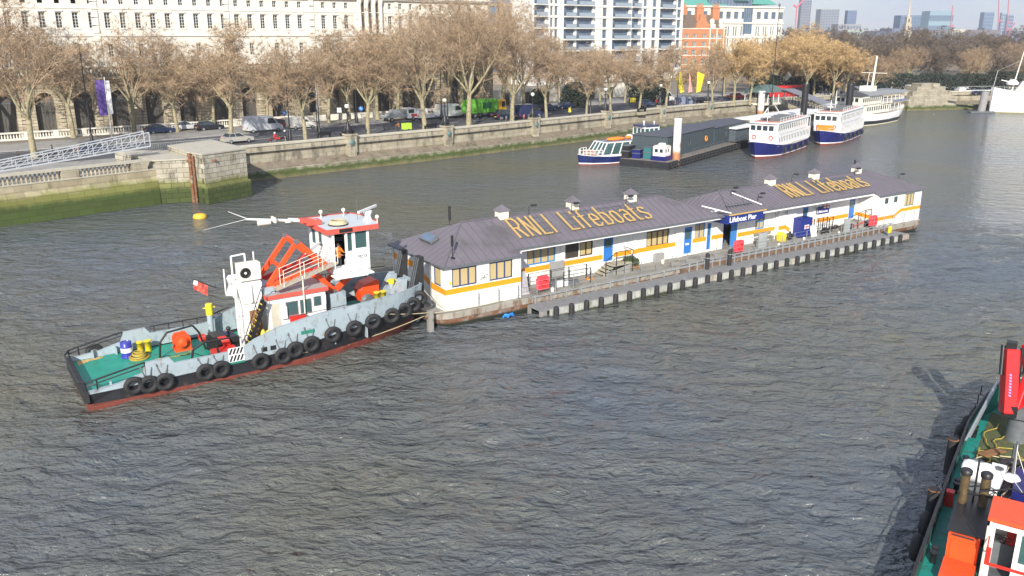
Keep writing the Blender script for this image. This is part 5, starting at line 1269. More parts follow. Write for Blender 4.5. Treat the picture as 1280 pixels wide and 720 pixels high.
# roof letters
GL = {'R': (.55, [[(0, 0), (0, 1), (.42, 1), (.55, .86), (.55, .64), (.42, .5), (0, .5)], [(.3, .5), (.57, 0)]]), 'N': (.55, [[(0, 0), (0, 1), (.55, 0), (.55, 1)]]), 'L': (.5, [[(0, 1), (0, 0), (.5, 0)]]), 'I': (.06, [[(0, 0), (0, 1)]]),
      'i': (.06, [[(0, 0), (0, .66)], [(0, .84), (0, .94)]]), 'f': (.34, [[(.1, 0), (.1, .86), (.2, 1), (.36, 1)], [(-.04, .64), (.3, .64)]]), 'e': (.5, [[(.5, .1), (.36, 0), (.13, 0), (0, .14), (0, .52), (.13, .66), (.37, .66), (.5, .52), (.5, .34), (0, .34)]]),
      'b': (.5, [[(0, 1), (0, 0), (.37, 0), (.5, .14), (.5, .52), (.37, .66), (0, .66)]]), 'o': (.5, [[(.13, 0), (.37, 0), (.5, .14), (.5, .52), (.37, .66), (.13, .66), (0, .52), (0, .14), (.13, 0)]]),
      'a': (.5, [[(.05, .6), (.14, .66), (.37, .66), (.5, .52), (.5, 0), (.12, 0), (0, .1), (0, .28), (.12, .38), (.5, .38)]]), 't': (.32, [[(.1, .9), (.1, .12), (.2, 0), (.34, 0)], [(-.04, .64), (.3, .64)]]), 's': (.5, [[(.48, .58), (.36, .66), (.13, .66), (0, .55), (.03, .42), (.46, .26), (.5, .12), (.38, 0), (.12, 0), (0, .08)]])}
def sign(u0, scale, k, z0, W_):
    def S(x, t): v = 1.27 + t * 1.92; return (u0 + x * scale, v, z0 + k * v + .15)
    fr = MB(); xs = 0
    while xs < W_ / scale:
        if not (3.75 < xs < 4.55): fr.bar((S(xs, -.03)[0], *S(xs, -.03)[1:2], S(xs, -.03)[2] - .06), (S(xs, 1.02)[0], S(xs, 1.02)[1], S(xs, 1.02)[2] - .06), .03, .03)
        xs += .42
    for t in (.02, .34, .66, .98):
        for a, b in ((0, 3.7), (4.6, W_ / scale)): fr.bar((S(a, t)[0], S(a, t)[1], S(a, t)[2] - .09), (S(b, t)[0], S(b, t)[1], S(b, t)[2] - .09), .03, .03)
    for a in (.4, 2.0, 3.4, 5, 7, 9, 11.4):
        for t in (.1, .9): p = S(a, t); fr.bar(p, (p[0], p[1], p[2] - .24), .04, .04)
    fr.build('letter_frame', GREYD, pier)
    x = 0
    for ch in 'RNLI Lifeboats':
        if ch == ' ': x += 1.0; continue
        w_, strokes = GL[ch]; mb = MB(); wd = 1.25
        for st in strokes:
            for a, b in zip(st, st[1:]): 
                p, q = Vector(S(x + a[0] * wd, a[1])), Vector(S(x + b[0] * wd, b[1])); d = (q - p).normalized() * .05; mb.bar(p - d, q + d, .115, .08)
        mb.build('roof_letter', AMBER, pier); x += w_ * wd + .42
    return x
Wd = sum(GL[c][0] * 1.25 + .42 for c in 'RNLILifeboats') + 1.0 - .42
sign(6.6, 12.0 / Wd, .455, 4.05, 12.0); sign(34.5, 10.8 / Wd, .38, 4.05, 10.8)
# lettered signs
mb = MB(); mb.box(25.7, 29.9, .36, .49, 3.52, 4.2); mb.box(25.7, 25.75, .49, 1.9, 3.52, 4.2); o = mb.build('pier_name_board', NAVYB, pier)
text_on(pier, 'Lifeboat Pier', .58, 3.1, WHITE2, (26.0, .355, 3.64), 0, .006, .012)
mb = MB(); mb.bar((25.9, .33, 4.24), (30.2, .33, 4.24), .1, .1); mb.build('board_lamp', AMBER, pier)
mb = MB(); mb.box(38.8, 40.7, 1.98, 2.04, 2.55, 3.2); o = mb.build('wall_sign', NAVYB, pier)
text_on(pier, 'Lifeboats', .3, 1.5, WHITE2, (39.0, 1.975, 2.66), 0, .004, .008)
mb = MB(); mb.m(0).hexa([(39.85, 1.96, 3.02), (40.6, 1.96, 2.98), (40.6, 1.98, 2.98), (39.85, 1.98, 3.02), (39.9, 1.96, 3.4), (40.62, 1.96, 3.36), (40.62, 1.98, 3.36), (39.9, 1.98, 3.4)])
mb.m(1).box(40.18, 40.3, 1.952, 1.958, 3.0, 3.38); mb.box(39.87, 40.6, 1.952, 1.958, 3.15, 3.23); mb.build('flag_emblem', [WHITE2, RED], pier)
# railing on the pontoon edge
mb = MB(); u = 2.2
while u < 51.5:
    mb.tube((u, -.38, 1.0), (u, -.38, 2.05), .028, n=4); u += 1.55
for z in (1.4, 1.72, 2.04): mb.tube((1.2, -.38, z), (51.4, -.38, z), .012, n=4)
mb.build('edge_railing', STEEL, pier)
# wall fittings: box, conduit
mb = MB(); mb.path([(2.55, -.02, 2.85), (2.9, -.02, 2.85), (2.9, -.02, 3.0), (3.2, -.02, 3.0)], .02, 4); mb.path([(2.55, -.02, 2.72), (3.2, -.02, 2.85)], .02, 4); mb.build('conduit', GREYD, pier)
mb = MB(); mb.box(.28, .42, -.05, 0, 2.75, 2.95); mb.build('warning_label', YELLOW, pier)
mb = MB(); mb.box(9.4, 10.6, M1 - .5, M1 - .35, 1.3, 2.5); mb.box(17.0 + 2.6, 18.2 + 2.3, M1 - .3, M1, 1.0, 1.65); mb.build_split('meter_cabinet', mat('dull_grey_panel', (.30, .30, .29), .6, .1), pier)
mb = MB(); mb.path([(39.8, 2.05, 3.9), (41.0, 2.0, 3.75), (43.0, 2.0, 3.9)], .03, 5); mb.path([(34.3, 1.7, 3.2), (34.5, 1.6, 3.5), (34.6, 1.7, 3.1)], .02, 4); mb.build('cable', GREYD, pier)
# ---- fendered landing stage
ls = thing('landing_stage', 'low grey timber landing stage along the pontoon, faced with boards and black rubber fender posts', 'landing stage', (*PO, 0), PH)
mb = MB(); mb.box(5.9, 46.8, -2.15, -.62, .5, .6); mb.build('deck_planks', mat('grey_deck_planks', (.20, .20, .20), .9, .15, 3, stretch=(1, 1, 1), grime=((.30, .30, .29), .25, 2)), ls)
mb = MB(); rnd = random.Random(3); u = 6.6
BRD = mat('pale_facing_boards', (.40, .41, .38), .85, .25, .9, stain=((.36, .25, .19), .3, .5), grime=((.20, .22, .15), .3, 2, (1, 1, .4)), zband=[(.12, (.04, .05, .025), .06, .2)])
while u < 46.7:
    d = rnd.uniform(0, .05); mb.box(u, u + .17, -2.25 - d, -2.15, -.3, .56); u += .2
o = mb.build('facing_boards', BRD, ls)
mb = MB(); mb.box(5.9, 6.1, -2.15, -1.95, -.8, .5); mb.box(5.9, 6.1, -.8, -.6, -.8, .5)
for u in (6.15, 12, 20, 28, 36, 44): mb.box(u, u + .3, -2.1, -1.8, -1, .5)
mb.build('support_pile', WOOD, ls)
u = 6.95
for i in range(31):
    mb = MB(); mb.lathe([(.15, -.5), (.19, -.4), (.19, .62), (.16, .74), (.08, .78)], u, -2.42, 10); mb.box(u - .06, u + .06, -2.3, -2.1, .1, .5); mb.build('fender_post', RUBBER, ls); u += 1.275
mb = MB(); u = 6.5
while u < 46.5: mb.box(u, u + .09, -.66, -.55, .6, 1.15 if u < 20 else 1.3); u += 1.3 if u < 20 else .82
mb.bar((6.3, -.6, 1.05), (46.6, -.6, 1.05), .07, .1); mb.bar((20, -.6, 1.32), (46.6, -.6, 1.32), .08, .06); mb.build('guard_rail', STEEL, ls)
mb = MB(); mb.box(20, 46.5, -.58, -.52, .72, .96); mb.build('rubbing_strake', mat('brown_rust_strake', (.15, .085, .045), .85, .35, 1.5, stain=((.3, .28, .24), .3, 1.3)), ls)
# ---- objects on the pier deck (things of their own)
def pt(name, label, cat, u, v, z=1.0, rz=0, group=None): return thing(name, label, cat, pw(u, v, z), PH + rz, group)
REDBOX = mat('safety_red_plastic', (.80, .06, .08), .5, .06)
def lifebuoy_box(u, v, label, ring_):
    o = pt('lifebuoy_housing', label, 'lifebuoy housing', u, v, 1.0, R(4), 'red lifebuoy housings on the pier')
    mb = MB(); pts = [(-.45, .25), (.45, .25), (.5, .35), (.5, 1.0), (.38, 1.2), (-.38, 1.2), (-.5, 1.0), (-.5, .35)]; mb.prismy(pts, -.12, .18); b = mb.build('housing', REDBOX, o)
    bv = b.modifiers.new('bevel', 'BEVEL'); bv.width = .05; bv.segments = 2
    mb = MB(); mb.torus((0, -.14, .72), (0, 1, 0), .24, .055, 16, 6); mb.build('ring_moulding', RED, o)
    mb = MB(); mb.box(-.35, -.28, -.05, .1, 0, .25); mb.box(.28, .35, -.05, .1, 0, .25); mb.build('leg', GREYD, o)
lifebuoy_box(7.6, .0, 'red lifebuoy housing at the left by the white corner building', 1)
lifebuoy_box(26.8, -.1, 'red lifebuoy housing in front of the deep blue entrance', 1)
lifebuoy_box(44.4, -.1, 'red lifebuoy housing near the right hand end of the pier', 1)
# black stanchion fence near corner
def fence_set(name, label, cat, pts, h, m=BLACK, r=.035, base=1.0, mid=True):
    o = pt(name, label, cat, pts[0][0], pts[0][1]); u0, v0 = pts[0]; mb = MB()
    for (a, b) in pts: mb.bar((a - u0, b - v0, 0), (a - u0, b - v0, h), .06, .06)
    mb.build('posts', m, o); mb = MB()
    for p, q in zip(pts, pts[1:]):
        for z in ((h - .03, h * .45) if mid else (h - .03,)): mb.tube((p[0] - u0, p[1] - v0, z), (q[0] - u0, q[1] - v0, z), .018, n=4)
    mb.build('rails', m, o); return o
fence_set('guard_fence', 'black post fence around a raised hatch right of the red housing nearest the tug', 'fence', [(7.3, 1.3), (9.2, 1.3), (10.8, 1.3), (12.3, 1.2), (11.9, .2), (9.6, .3)], 1.1)
o = pt('deck_hatch', 'low grey covered hatch inside the black post fence', 'hatch', 9.6, .5); mb = MB(); mb.taper(-.6, 1.6, 0, .9, 0, .3, .1, .1); mb.build('cover', GREYD, o); mb = MB(); mb.box(-.5, .5, -.06, .0, .02, .5); mb.build('board', WHITE2, o)
o = pt('clear_screen', 'scuffed clear panel leaning on the white corner by the red housing', 'panel', 5.95, .3); mb = MB(); mb.hexa([(0, 0, 0), (.75, 0, 0), (.75, .05, 0), (0, .05, 0), (0, .5, 1.5), (.75, .5, 1.5), (.75, .55, 1.5), (0, .55, 1.5)]); mb.build('sheet', mat('scuffed_grey_sheet', (.35, .34, .36), .5, .3, 5), o)
def steps(label, u, v, n, h, w, rail=True, col=None):
    o = pt('wooden_steps', label, 'steps', u, v)
    for i in range(n):
        mb = MB(); z = h * (i + 1) / n; mb.box(i * .3, i * .3 + .34, -w / 2, w / 2, z - .06, z); mb.build('tread', mat('pale_deck_timber', (.40, .37, .27), .85, .15, 3), o)
    mb = MB(); mb.box(n * .3, n * .3 + 1.6, -w / 2, w / 2, h - .06, h); mb.build('platform', MATS['pale_deck_timber'], o)
    mb = MB()
    for s_ in (-1, 1): mb.hexa([(0, s_ * w / 2 - .03, 0), (n * .3 + 1.6, s_ * w / 2 - .03, 0), (n * .3 + 1.6, s_ * w / 2 + .03, 0), (0, s_ * w / 2 + .03, 0), (.1, s_ * w / 2 - .03, .15), (n * .3 + 1.6, s_ * w / 2 - .03, h - .07), (n * .3 + 1.6, s_ * w / 2 + .03, h - .07), (.1, s_ * w / 2 + .03, .15)])
    mb.build('stringer', WOOD, o)
    mb = MB(); e = n * .3
    for x in (.2, e, e + .8, e + 1.55): z = h * min(1, x / e); mb.bar((x, -w / 2 - .05, 0), (x, -w / 2 - .05, z + 1.0), .05, .05)
    mb.bar((.2, -w / 2 - .05, 1.15), (e, -w / 2 - .05, h + 1.0), .04, .04); mb.bar((e, -w / 2 - .05, h + 1.0), (e + 1.55, -w / 2 - .05, h + 1.0), .04, .04); mb.bar((e, -w / 2 - .05, h + .5), (e + 1.55, -w / 2 - .05, h + .5), .03, .03); mb.bar((e + 1.55, -w / 2, h + 1), (e + 1.55, w / 2, h + 1), .04, .04)
    mb.build('handrail', BLACK, o)
    return o
steps('wooden steps with black handrail leading up to the left blue door', 13.6, 1.35, 4, .7, 1.0)
BUSH = mat('bush_leaves', (.045, .075, .025), .75, .35, 4)
o = pt('potted_shrub', 'rounded green shrub beside the wooden steps', 'shrub', 16.7, 1.5); rnd = random.Random(5)
mb = MB()
for k in range(900):
    a = rnd.uniform(0, 2 * PI); b = math.acos(rnd.uniform(-.3, 1)); r_ = rnd.uniform(.75, 1.05); c = Vector((math.cos(a) * math.sin(b) * .85 * r_, math.sin(a) * math.sin(b) * .45 * r_, .45 + math.cos(b) * .5 * r_)); e1 = Vector((rnd.uniform(-1, 1), rnd.uniform(-1, 1), rnd.uniform(-1, 1))).normalized() * .07; e2 = e1.orthogonal().normalized() * .05; mb.quad(c - e1, c + e2, c + e1, c - e2)
mb.build('foliage', BUSH, o); mb = MB(); mb.box(-.7, .7, -.3, .3, 0, .3); mb.build('planter', WOODB, o)
# bench, yellow grit bin, black bag, blue locker, boards
o = pt('deck_bench', 'grey wooden bench against the white wall left of the yellow bin', 'bench', 31.9, 1.75)
mb = MB(); mb.box(-1.0, 1.1, -.2, .2, .42, .47); mb.build('seat', WOOD, o)
for x in (-.9, 1.0): mb = MB(); mb.box(x - .04, x + .04, -.18, .18, 0, .42); mb.build('leg', WOOD, o)
mb = MB(); mb.box(-1.0, 1.1, .2, .24, .6, .85); mb.build('backrest', WOOD, o)
o = pt('grit_bin', 'bright yellow bin with sloping lid beside the wooden bench', 'bin', 33.6, 1.3); mb = MB(); mb.taper(-.28, .28, -.25, .25, 0, .5, -.04, -.04); mb.build('body', YELLOW, o); mb = MB(); mb.hexa([(-.34, -.31, .5), (.34, -.31, .5), (.34, .31, .5), (-.34, .31, .5), (-.28, -.25, .58), (.28, -.25, .58), (.28, .25, .72), (-.28, .25, .72)]); mb.build('lid', YELLOW, o)
o = pt('rubbish_bag', 'black sack slumped right of the yellow bin', 'bag', 34.6, 1.3); mb = MB(); mb.ball((0, 0, .28), .38, 12, 8, (1.15, .8, .75)); mb.ball((.1, 0, .6), .1, 8, 5); mb.build('sack', BLACK, o)
o = pt('blue_locker', 'tall dark blue locker with small flag notice, left of the black railings', 'locker', 36.4, 1.45); mb = MB(); mb.box(-.75, .75, -.45, .45, .05, 1.6); mb.taper(-.8, .8, -.5, .5, 1.6, 1.7, .1, .1); mb.build('cabinet', NAVYB, o); mb = MB(); mb.box(-.25, .35, -.46, -.452, .75, 1.1); mb.build('notice', WHITE2, o); mb = MB(); mb.box(0, .1, -.464, -.46, .75, 1.1); mb.box(-.25, .35, -.464, -.46, .88, .97); mb.build('notice_cross', RED, o)
o = pt('leaning_board', 'white notice board leaning against the blue locker', 'board', 36.9, .75); mb = MB(); mb.hexa([(0, 0, 0), (.75, 0, 0), (.75, .04, 0), (0, .04, 0), (0, .25, .95), (.75, .25, .95), (.75, .29, .95), (0, .29, .95)]); mb.build('sheet', WHITE2, o)
fence_set('post_rack', 'cluster of black railing posts right of the blue locker', 'rack', [(38.1, 1.5), (38.7, 1.5), (39.3, 1.5), (39.9, 1.5), (40.3, 1.2), (39.4, .9), (38.5, .9)], 1.35)
for u, v, lb in ((39.2, 1.2, 'left heap of black sacks between the railing posts'), (40.9, 1.5, 'black sacks against the white wall under the blue sign'), (42.5, .9, 'black sacks lying on the wheelchair ramp'), (45.0, .9, 'black sacks at the foot of the far ramp railings')):
    o = pt('sack_heap', lb, 'bags', u, v); mb = MB(); rnd = random.Random(int(u * 10))
    for k in range(5): mb.ball((rnd.uniform(-.5, .5), rnd.uniform(-.25, .25), .18 + .1 * (k % 2)), rnd.uniform(.18, .3), 9, 6, (1.2, .9, .7))
    mb.build('sacks', BLACK, o)
o = pt('access_ramp', 'grey sloping ramp with red kick edge climbing to the right hand blue door', 'ramp', 41.2, 1.2); mb = MB(); mb.hexa([(0, -.5, 0), (3.0, -.5, 0), (3.0, .6, 0), (0, .6, 0), (0, -.5, .04), (3.0, -.5, .62), (3.0, .6, .62), (0, .6, .04)]); mb.build('slope', DECK, o)
mb = MB(); mb.hexa([(0, -.54, 0), (3.0, -.54, .45), (3.0, -.5, .45), (0, -.5, 0), (0, -.54, .09), (3.0, -.54, .55), (3.0, -.5, .55), (0, -.5, .09)]); mb.build('kick_edge', RED, o)
mb = MB()
for x in (.9, 2.0, 3.0, 3.9, 4.6): z = min(.6, x * .2); mb.bar((x, -.55, 0), (x, -.55, z + 1.0), .05, .05)
mb.bar((.9, -.55, 1.2), (3, -.55, 1.6), .04, .04); mb.bar((3, -.55, 1.6), (4.6, -.55, 1.6), .04, .04); mb.bar((3, -.55, 1.1), (4.6, -.55, 1.1), .03, .03); mb.build('handrail', BLACK, o)
for u, v, w_, lb in ((29.5, .3, 1.0, 'grey mesh panel standing right of the red housing by the entrance'), (40.4, .1, .9, 'grey mesh panel standing before the heap of black sacks')):
    o = pt('mesh_panel', lb, 'panel', u, v); mb = MB(); mb.box(0, w_, 0, .03, .05, 1.3); mb.build('mesh', mat('galvanised_mesh', (.34, .36, .35), .5, .1), o)
    mb = MB(); mb.bar((0, 0, 0), (0, 0, 1.35), .05, .05); mb.bar((w_, 0, 0), (w_, 0, 1.35), .05, .05); mb.build('frame', STEEL, o)
for u, v, lb in ((22.6, -.75, 'black rubber fender post standing before the left pair of blue doors'), (24.9, -.9, 'black rubber fender post left of the red housing by the entrance')):
    o = pt('mooring_post', lb, 'mooring post', u, v, .6); mb = MB(); mb.lathe([(.17, 0), (.17, 1.15), (.12, 1.25)], n=10); mb.build('post', RUBBER, o); mb = MB(); mb.torus((0, 0, .9), (0, 0, 1), .18, .025, 12, 5); mb.build('band', STEEL, o)
o = pt('yellow_notice', 'small yellow notice fixed to the rail near the right end of the landing stage', 'notice', 44.3, -1.9, .6); mb = MB(); mb.box(-.22, .22, 0, .05, .35, .95); mb.build('board', YELLOW, o); mb = MB(); mb.box(-.03, .03, .05, .1, 0, .9); mb.build('post', STEEL, o)
for i, (u, v) in enumerate(((19.8, 1.2), (27.0 + 4.6, -.1), (35.2, .2), (39.6, -.05), (8.3, -.15))):
    o = pt('deck_lantern', ['small white lamp under the middle windows', 'small white lamp right of the entrance', 'small white lamp before the yellow bin', 'small white lamp before the black railings', 'white canister beside the first red housing'][i], 'lamp', u, v); mb = MB(); mb.lathe([(.1, 0), (.13, .02), (.13, .25), (.05, .34)], n=8); mb.build('body', CREAM, o)
o = pt('blue_tarpaulin', 'scrap of blue sheet caught at the waterline below the corner building', 'tarpaulin', 4.3, -.75, .02); mb = MB(); rnd = random.Random(2)
g = [[(-.4 + i * .22, -.15 + j * .12 + rnd.uniform(-.05, .05), .04 + rnd.uniform(0, .22)) for i in range(5)] for j in range(4)]
for j in range(3):
    for i in range(4): mb.quad(g[j][i], g[j][i + 1], g[j + 1][i + 1], g[j + 1][i])
ob = mb.build('sheet', mat('blue_tarpaulin_sheet', (.02, .20, .62), .5, .2, 5), o); sm_ = ob.modifiers.new('thick', 'SOLIDIFY'); sm_.thickness = .01
o = pt('hose_coil', 'orange hose coil lying on the deck right of the hatch', 'hose', 12.4, .9); mb = MB()
for k in range(4): mb.torus((0, 0, .03 + k * .02), (0, 0, 1), .28 - k * .03, .02, 16, 5)
mb.build('coil', ORANGE, o)
# timber dolphin post at the corner between tug and pier
o = pt('timber_post', 'weathered timber post standing at the pier corner beside the tug bow', 'post', -1.35, -.4, 0); mb = MB(); mb.box(-.16, .16, -.16, .16, -1, 1.45); mb.build('timber', WOOD, o); mb = MB(); mb.tube((-.3, 0, 1.0), (.3, 0, 1.0), .05); mb.build('bolt', RUST, o)
# ================================================================== grey tug with raised wheelhouse
TH = R(34.1); TO = (-17.454, 42.28)
def tw(u, v, z=0): return (TO[0] + u * math.cos(TH) - v * math.sin(TH), TO[1] + u * math.sin(TH) + v * math.cos(TH), z)
tug = thing('workboat_tug', 'grey and black work tug with green deck, orange lifting frame and white raised wheelhouse', 'tug', (*TO, 0), TH)
CV = 2.55
ST = [  # u, keel half, wl half, split half, top half, z_split, z_top(bulwark)
    (-4.5, 2.3, 2.5, 2.8, 2.85, .82, 1.0), (-3.0, 2.4, 2.75, 2.85, 2.85, .84, 1.12), (-1.85, 2.4, 2.75, 2.85, 2.85, .86, 1.4), (-1.65, 2.4, 2.75, 2.85, 2.85, .86, 1.95),
    (-.5, 2.4, 2.75, 2.85, 2.85, .88, 1.98), (-.25, 2.4, 2.75, 2.85, 2.85, .88, 1.62), (2.8, 2.4, 2.75, 2.85, 2.85, .94, 1.64), (3.4, 2.4, 2.75, 2.85, 2.85, .95, 1.76), (3.95, 2.4, 2.75, 2.85, 2.85, .97, 2.05), (5.25, 2.4, 2.75, 2.85, 2.85, 1.02, 2.48),
    (7.8, 2.2, 2.65, 2.85, 2.85, 1.33, 2.86), (10.2, 1.7, 2.2, 2.76, 2.82, 1.62, 2.98), (11.6, 1.3, 1.8, 2.62, 2.72, 1.8, 3.05), (12.9, .8, 1.25, 2.38, 2.52, 1.94, 3.1), (14.0, .3, .65, 2.02, 2.2, 2.05, 3.15), (14.9, .02, .1, 1.6, 1.75, 2.12, 3.2)]
def loft(mb, rows):   # rows of points, equal length
    n = len(rows[0]); vs = sum(rows, [])
    mb.add(vs, [(j * n + i, j * n + i + 1, (j + 1) * n + i + 1, (j + 1) * n + i) for j in range(len(rows) - 1) for i in range(n - 1)])
def band(mb, fa, fb):   # fa/fb: station -> (half, z)
    for s_ in (-1, 1):
        A = []; B = []
        for st in ST:
            ha, za = fa(st); hb, zb = fb(st); A.append((st[0], CV + s_ * ha, za)); B.append((st[0], CV + s_ * hb, zb))
        loft(mb, [A, B] if s_ == -1 else [B, A])
    for e in (ST[0], ST[-1]):
        ha, za = fa(e); hb, zb = fb(e); mb.quad((e[0], CV - ha, za), (e[0], CV + ha, za), (e[0], CV + hb, zb), (e[0], CV - hb, zb))
def redz(st): return .22 + max(0, st[0] - 3.5) * .048
def redh(st): t = (redz(st) + .0) / st[5]; return lerp(st[2], st[3], t * .9)
mb = MB(); band(mb, lambda s_: (s_[1], -.7), lambda s_: (s_[2], 0)); band(mb, lambda s_: (s_[2], 0), lambda s_: (redh(s_), redz(s_))); mb.build('boot_topping', HULLRED, tug)
mb = MB(); band(mb, lambda s_: (redh(s_), redz(s_)), lambda s_: (s_[3], s_[5])); mb.build('hull', HULLBLACK, tug)
mb = MB(); band(mb, lambda s_: (s_[3], s_[5]), lambda s_: (s_[4], s_[6]))
TK = .09
for s_ in (-1, 1):
    A = [(st[0] + (.05 if i == 0 else -.05 if i == len(ST) - 1 else 0), CV + s_ * (st[4] - TK), st[6]) for i, st in enumerate(ST)]; B = [(a[0], CV + s_ * (st[3] - TK), max(.7, st[5] - .05)) for a, st in zip(A, ST)]; loft(mb, [A, B])
    T_ = [(st[0], CV + s_ * (st[4] + .01), st[6] + .01) for st in ST]; U_ = [(st[0], CV + s_ * (st[4] - TK - .01), st[6] + .01) for st in ST]; loft(mb, [T_, U_])
mb.quad((14.85, CV - 1.6, 2.1), (14.85, CV + 1.6, 2.1), (14.85, CV + 1.7, 3.12), (14.85, CV - 1.7, 3.12)); mb.quad((14.85, CV - 1.7, 3.12), (14.85, CV + 1.7, 3.12), (14.91, CV + 1.75, 3.12), (14.91, CV - 1.75, 3.12))
mb.build('bulwark', GREY, tug)
mb = MB(); mb.prism([(-4.45, CV - 2.76), (9.2, CV - 2.6), (9.2, CV + 2.6), (-4.45, CV + 2.76)], .74, .8); mb.prism([(8.3, CV - 2.72), (10.2, CV - 2.6), (11.6, CV - 2.3), (12.9, CV - 1.95), (14.8, CV - .9), (14.8, CV + .9), (12.9, CV + 1.95), (11.6, CV + 2.3), (10.2, CV + 2.6), (8.3, CV + 2.72)], 1.42, 1.5); mb.build('deck', GREEN, tug)
mb = MB(); mb.bar((-4.55, CV - 2.88, .72), (-4.55, CV + 2.88, .72), .24, .62); mb.build('stern_fender', RUBBER, tug)
# pipe rail round the aft deck
mb = MB()
def rl(s_): return [(-4.5, CV + s_ * 2.75, 1.45), (-4.0, CV + s_ * 2.82, 1.55), (-1.7, CV + s_ * 2.82, 1.95)]
for s_ in (-1, 1):
    mb.path(rl(s_), .05, 6); mb.path([(a, b, c - .2) for a, b, c in rl(s_)], .035, 5)
    for a, b, c in rl(s_): mb.tube((a, b, 1.0), (a, b, c), .04, n=5)
mb.path([(-4.5, CV - 2.75, 1.45), (-4.75, CV - 2.3, 1.35), (-4.75, CV + 2.3, 1.35), (-4.5, CV + 2.75, 1.45)], .06, 6)
mb.path([(-.2, CV + 2.82, 2.0), (3.0, CV + 2.82, 2.0), (4.3, CV + 2.82, 2.35)], .04, 5)
for u in (0, .8, 1.6, 2.4, 3.2): mb.tube((u, CV + 2.82, 1.6), (u, CV + 2.82, 2.0), .03, n=4)
mb.path([(6.5, CV - 2.8, 2.95), (10, CV - 2.75, 3.05)], .02, 4)
for u in (9, 10.4, 11.8, 13.0): mb.tube((u, CV + 2.6 - max(0, u - 11) * .15, 2.8), (u, CV + 2.6 - max(0, u - 11) * .15, 3.5), .025, n=4)
mb.path([(9, CV + 2.6, 3.5), (11, CV + 2.6, 3.5), (13, CV + 2.3, 3.55), (14.2, CV + 1.9, 3.6)], .03, 5)
mb.build('guard_rail', BLACK, tug)
# tyres hung on the near side
def hullpt(u, z):
    for a, b in zip(ST, ST[1:]):
        if a[0] <= u <= b[0]:
            t = (u - a[0]) / (b[0] - a[0]); sp_, tp = lerp(a[5], b[5], t), lerp(a[6], b[6], t); hs, ht, hw_ = lerp(a[3], b[3], t), lerp(a[4], b[4], t), lerp(a[2], b[2], t)
            h = lerp(hw_, hs, z / sp_) if z < sp_ else lerp(hs, ht, (z - sp_) / (tp - sp_)); sl = (b[4] - a[4]) / (b[0] - a[0])
            return CV - h, math.atan(-sl), tp
for u, z in ((-2.36, .9), (-1.65, .8), (-.87, .76), (1.2, .82), (2.0, .82), (4.16, .78), (5.43, .83), (6.14, 1.06), (7.09, 1.2), (8.4, 1.5), (9.75, 1.6), (11.0, 1.75), (12.35, 1.8), (13.3, 1.9), (14.0, 2.1), (14.6, 2.35)):
    v, yaw, tp = hullpt(u, z); mb = MB(); ax_ = (math.sin(yaw), -math.cos(yaw), .0)
    mb.torus((u, v - .16, z), (math.sin(yaw), math.cos(yaw), .12), .36, .145, 20, 8); o = mb.build('tyre_fender', RUBBER, tug)
    c = MB(); c.path([(u - .1, v - .1, z + .3), (u - .28, v - .03, min(tp - .1, z + .85))], .022, 4); c.path([(u + .1, v - .1, z + .3), (u + .25, v - .03, min(tp - .1, z + .85))], .022, 4)
    c.path([(u - .28, v - .05, min(tp - .12, z + .85)), (u - .28, v + .02, min(tp, z + 1.0))], .05, 4); c.build('chain', GREYD, o)
for u in (-3.2, 0.6, 6.8, 10.5):
    v, yaw, tp = hullpt(u, 1.0); mb = MB(); mb.torus((u, 2 * CV - v + .16, 1.0), (0, 1, 0), .36, .14, 16, 7); mb.build('tyre_fender', RUBBER, tug)
# emblem panel black/white diagonals, port marks
mb = MB(); mb.box(2.5, 3.35, CV - 2.873, CV - 2.862, 1.02, 1.82); mb.build('emblem_panel', WHITE2, tug)
mb = MB()
for zz in (1.06, 1.46):
    for k in range(4):
        x = 2.52 + k * .19; mb.prismy([(x, zz), (x + .1, zz), (x + .24, zz + .32), (x + .14, zz + .32)], CV - 2.885, CV - 2.874)
mb.build('emblem_bars', BLACK, tug)
GRNP = mat('green_marking', (.02, .22, .15), .5, .1)
mb = MB(); mb.box(2.5, 3.35, CV - 2.873, CV - 2.862, .9, 1.0); mb.build('emblem_base', GRNP, tug)
mb = MB(); mb.box(6.6, 7.4, CV - 2.87, CV - 2.86, 1.8, 2.0); mb.build('green_mark', GRNP, tug)
mb = MB()
for u in (4.3, 4.8): mb.box(u, u + .32, CV - 2.87, CV - 2.80, 1.25, 1.5)
mb.build_split('freeing_port', BLACK, tug)
# deckhouse
mb = MB(); mb.box(5.3, 8.7, 1.05, 4.1, .8, 3.72); mb.taper(5.1, 8.9, .9, 4.3, 1.3, 1.34, .1, .1); mb.build('deckhouse', WHITE2, tug)
mb = MB(); mb.box(5.2, 8.85, .95, 4.2, 3.72, 3.94); o = mb.build('deckhouse_roof', mat('grey_roof_paint', (.40, .40, .41), .6, .1, 2, stain=((.3, .27, .22), .3, 2)), tug)
mb = MB(); mb.box(5.2, 8.85, .92, .95, 3.72, 3.96); mb.box(5.17, 5.2, .95, 4.2, 3.72, 3.96); mb.box(8.85, 8.88, .95, 4.2, 3.72, 3.96); mb.build('red_edge', PALERED, tug)
mb = MB(); mb.box(5.45, 5.95, 1.02, 1.05, 1.2, 3.45); mb.build('deckhouse_door', mat('beige_door_paint', (.52, .49, .40), .5, .1), tug)
for a, b, c, d in ((6.35, 6.95, 2.65, 3.35), (7.2, 7.75, 2.65, 3.35), (8.02, 8.35, 2.95, 3.4)):
    mb = MB(); mb.box(a - .06, b + .06, 1.01, 1.05, c - .06, d + .06); f = mb.build('window', GREYD, tug); mb = MB(); mb.box(a, b, .998, 1.01, c, d); mb.build('pane', GLASSG, f)
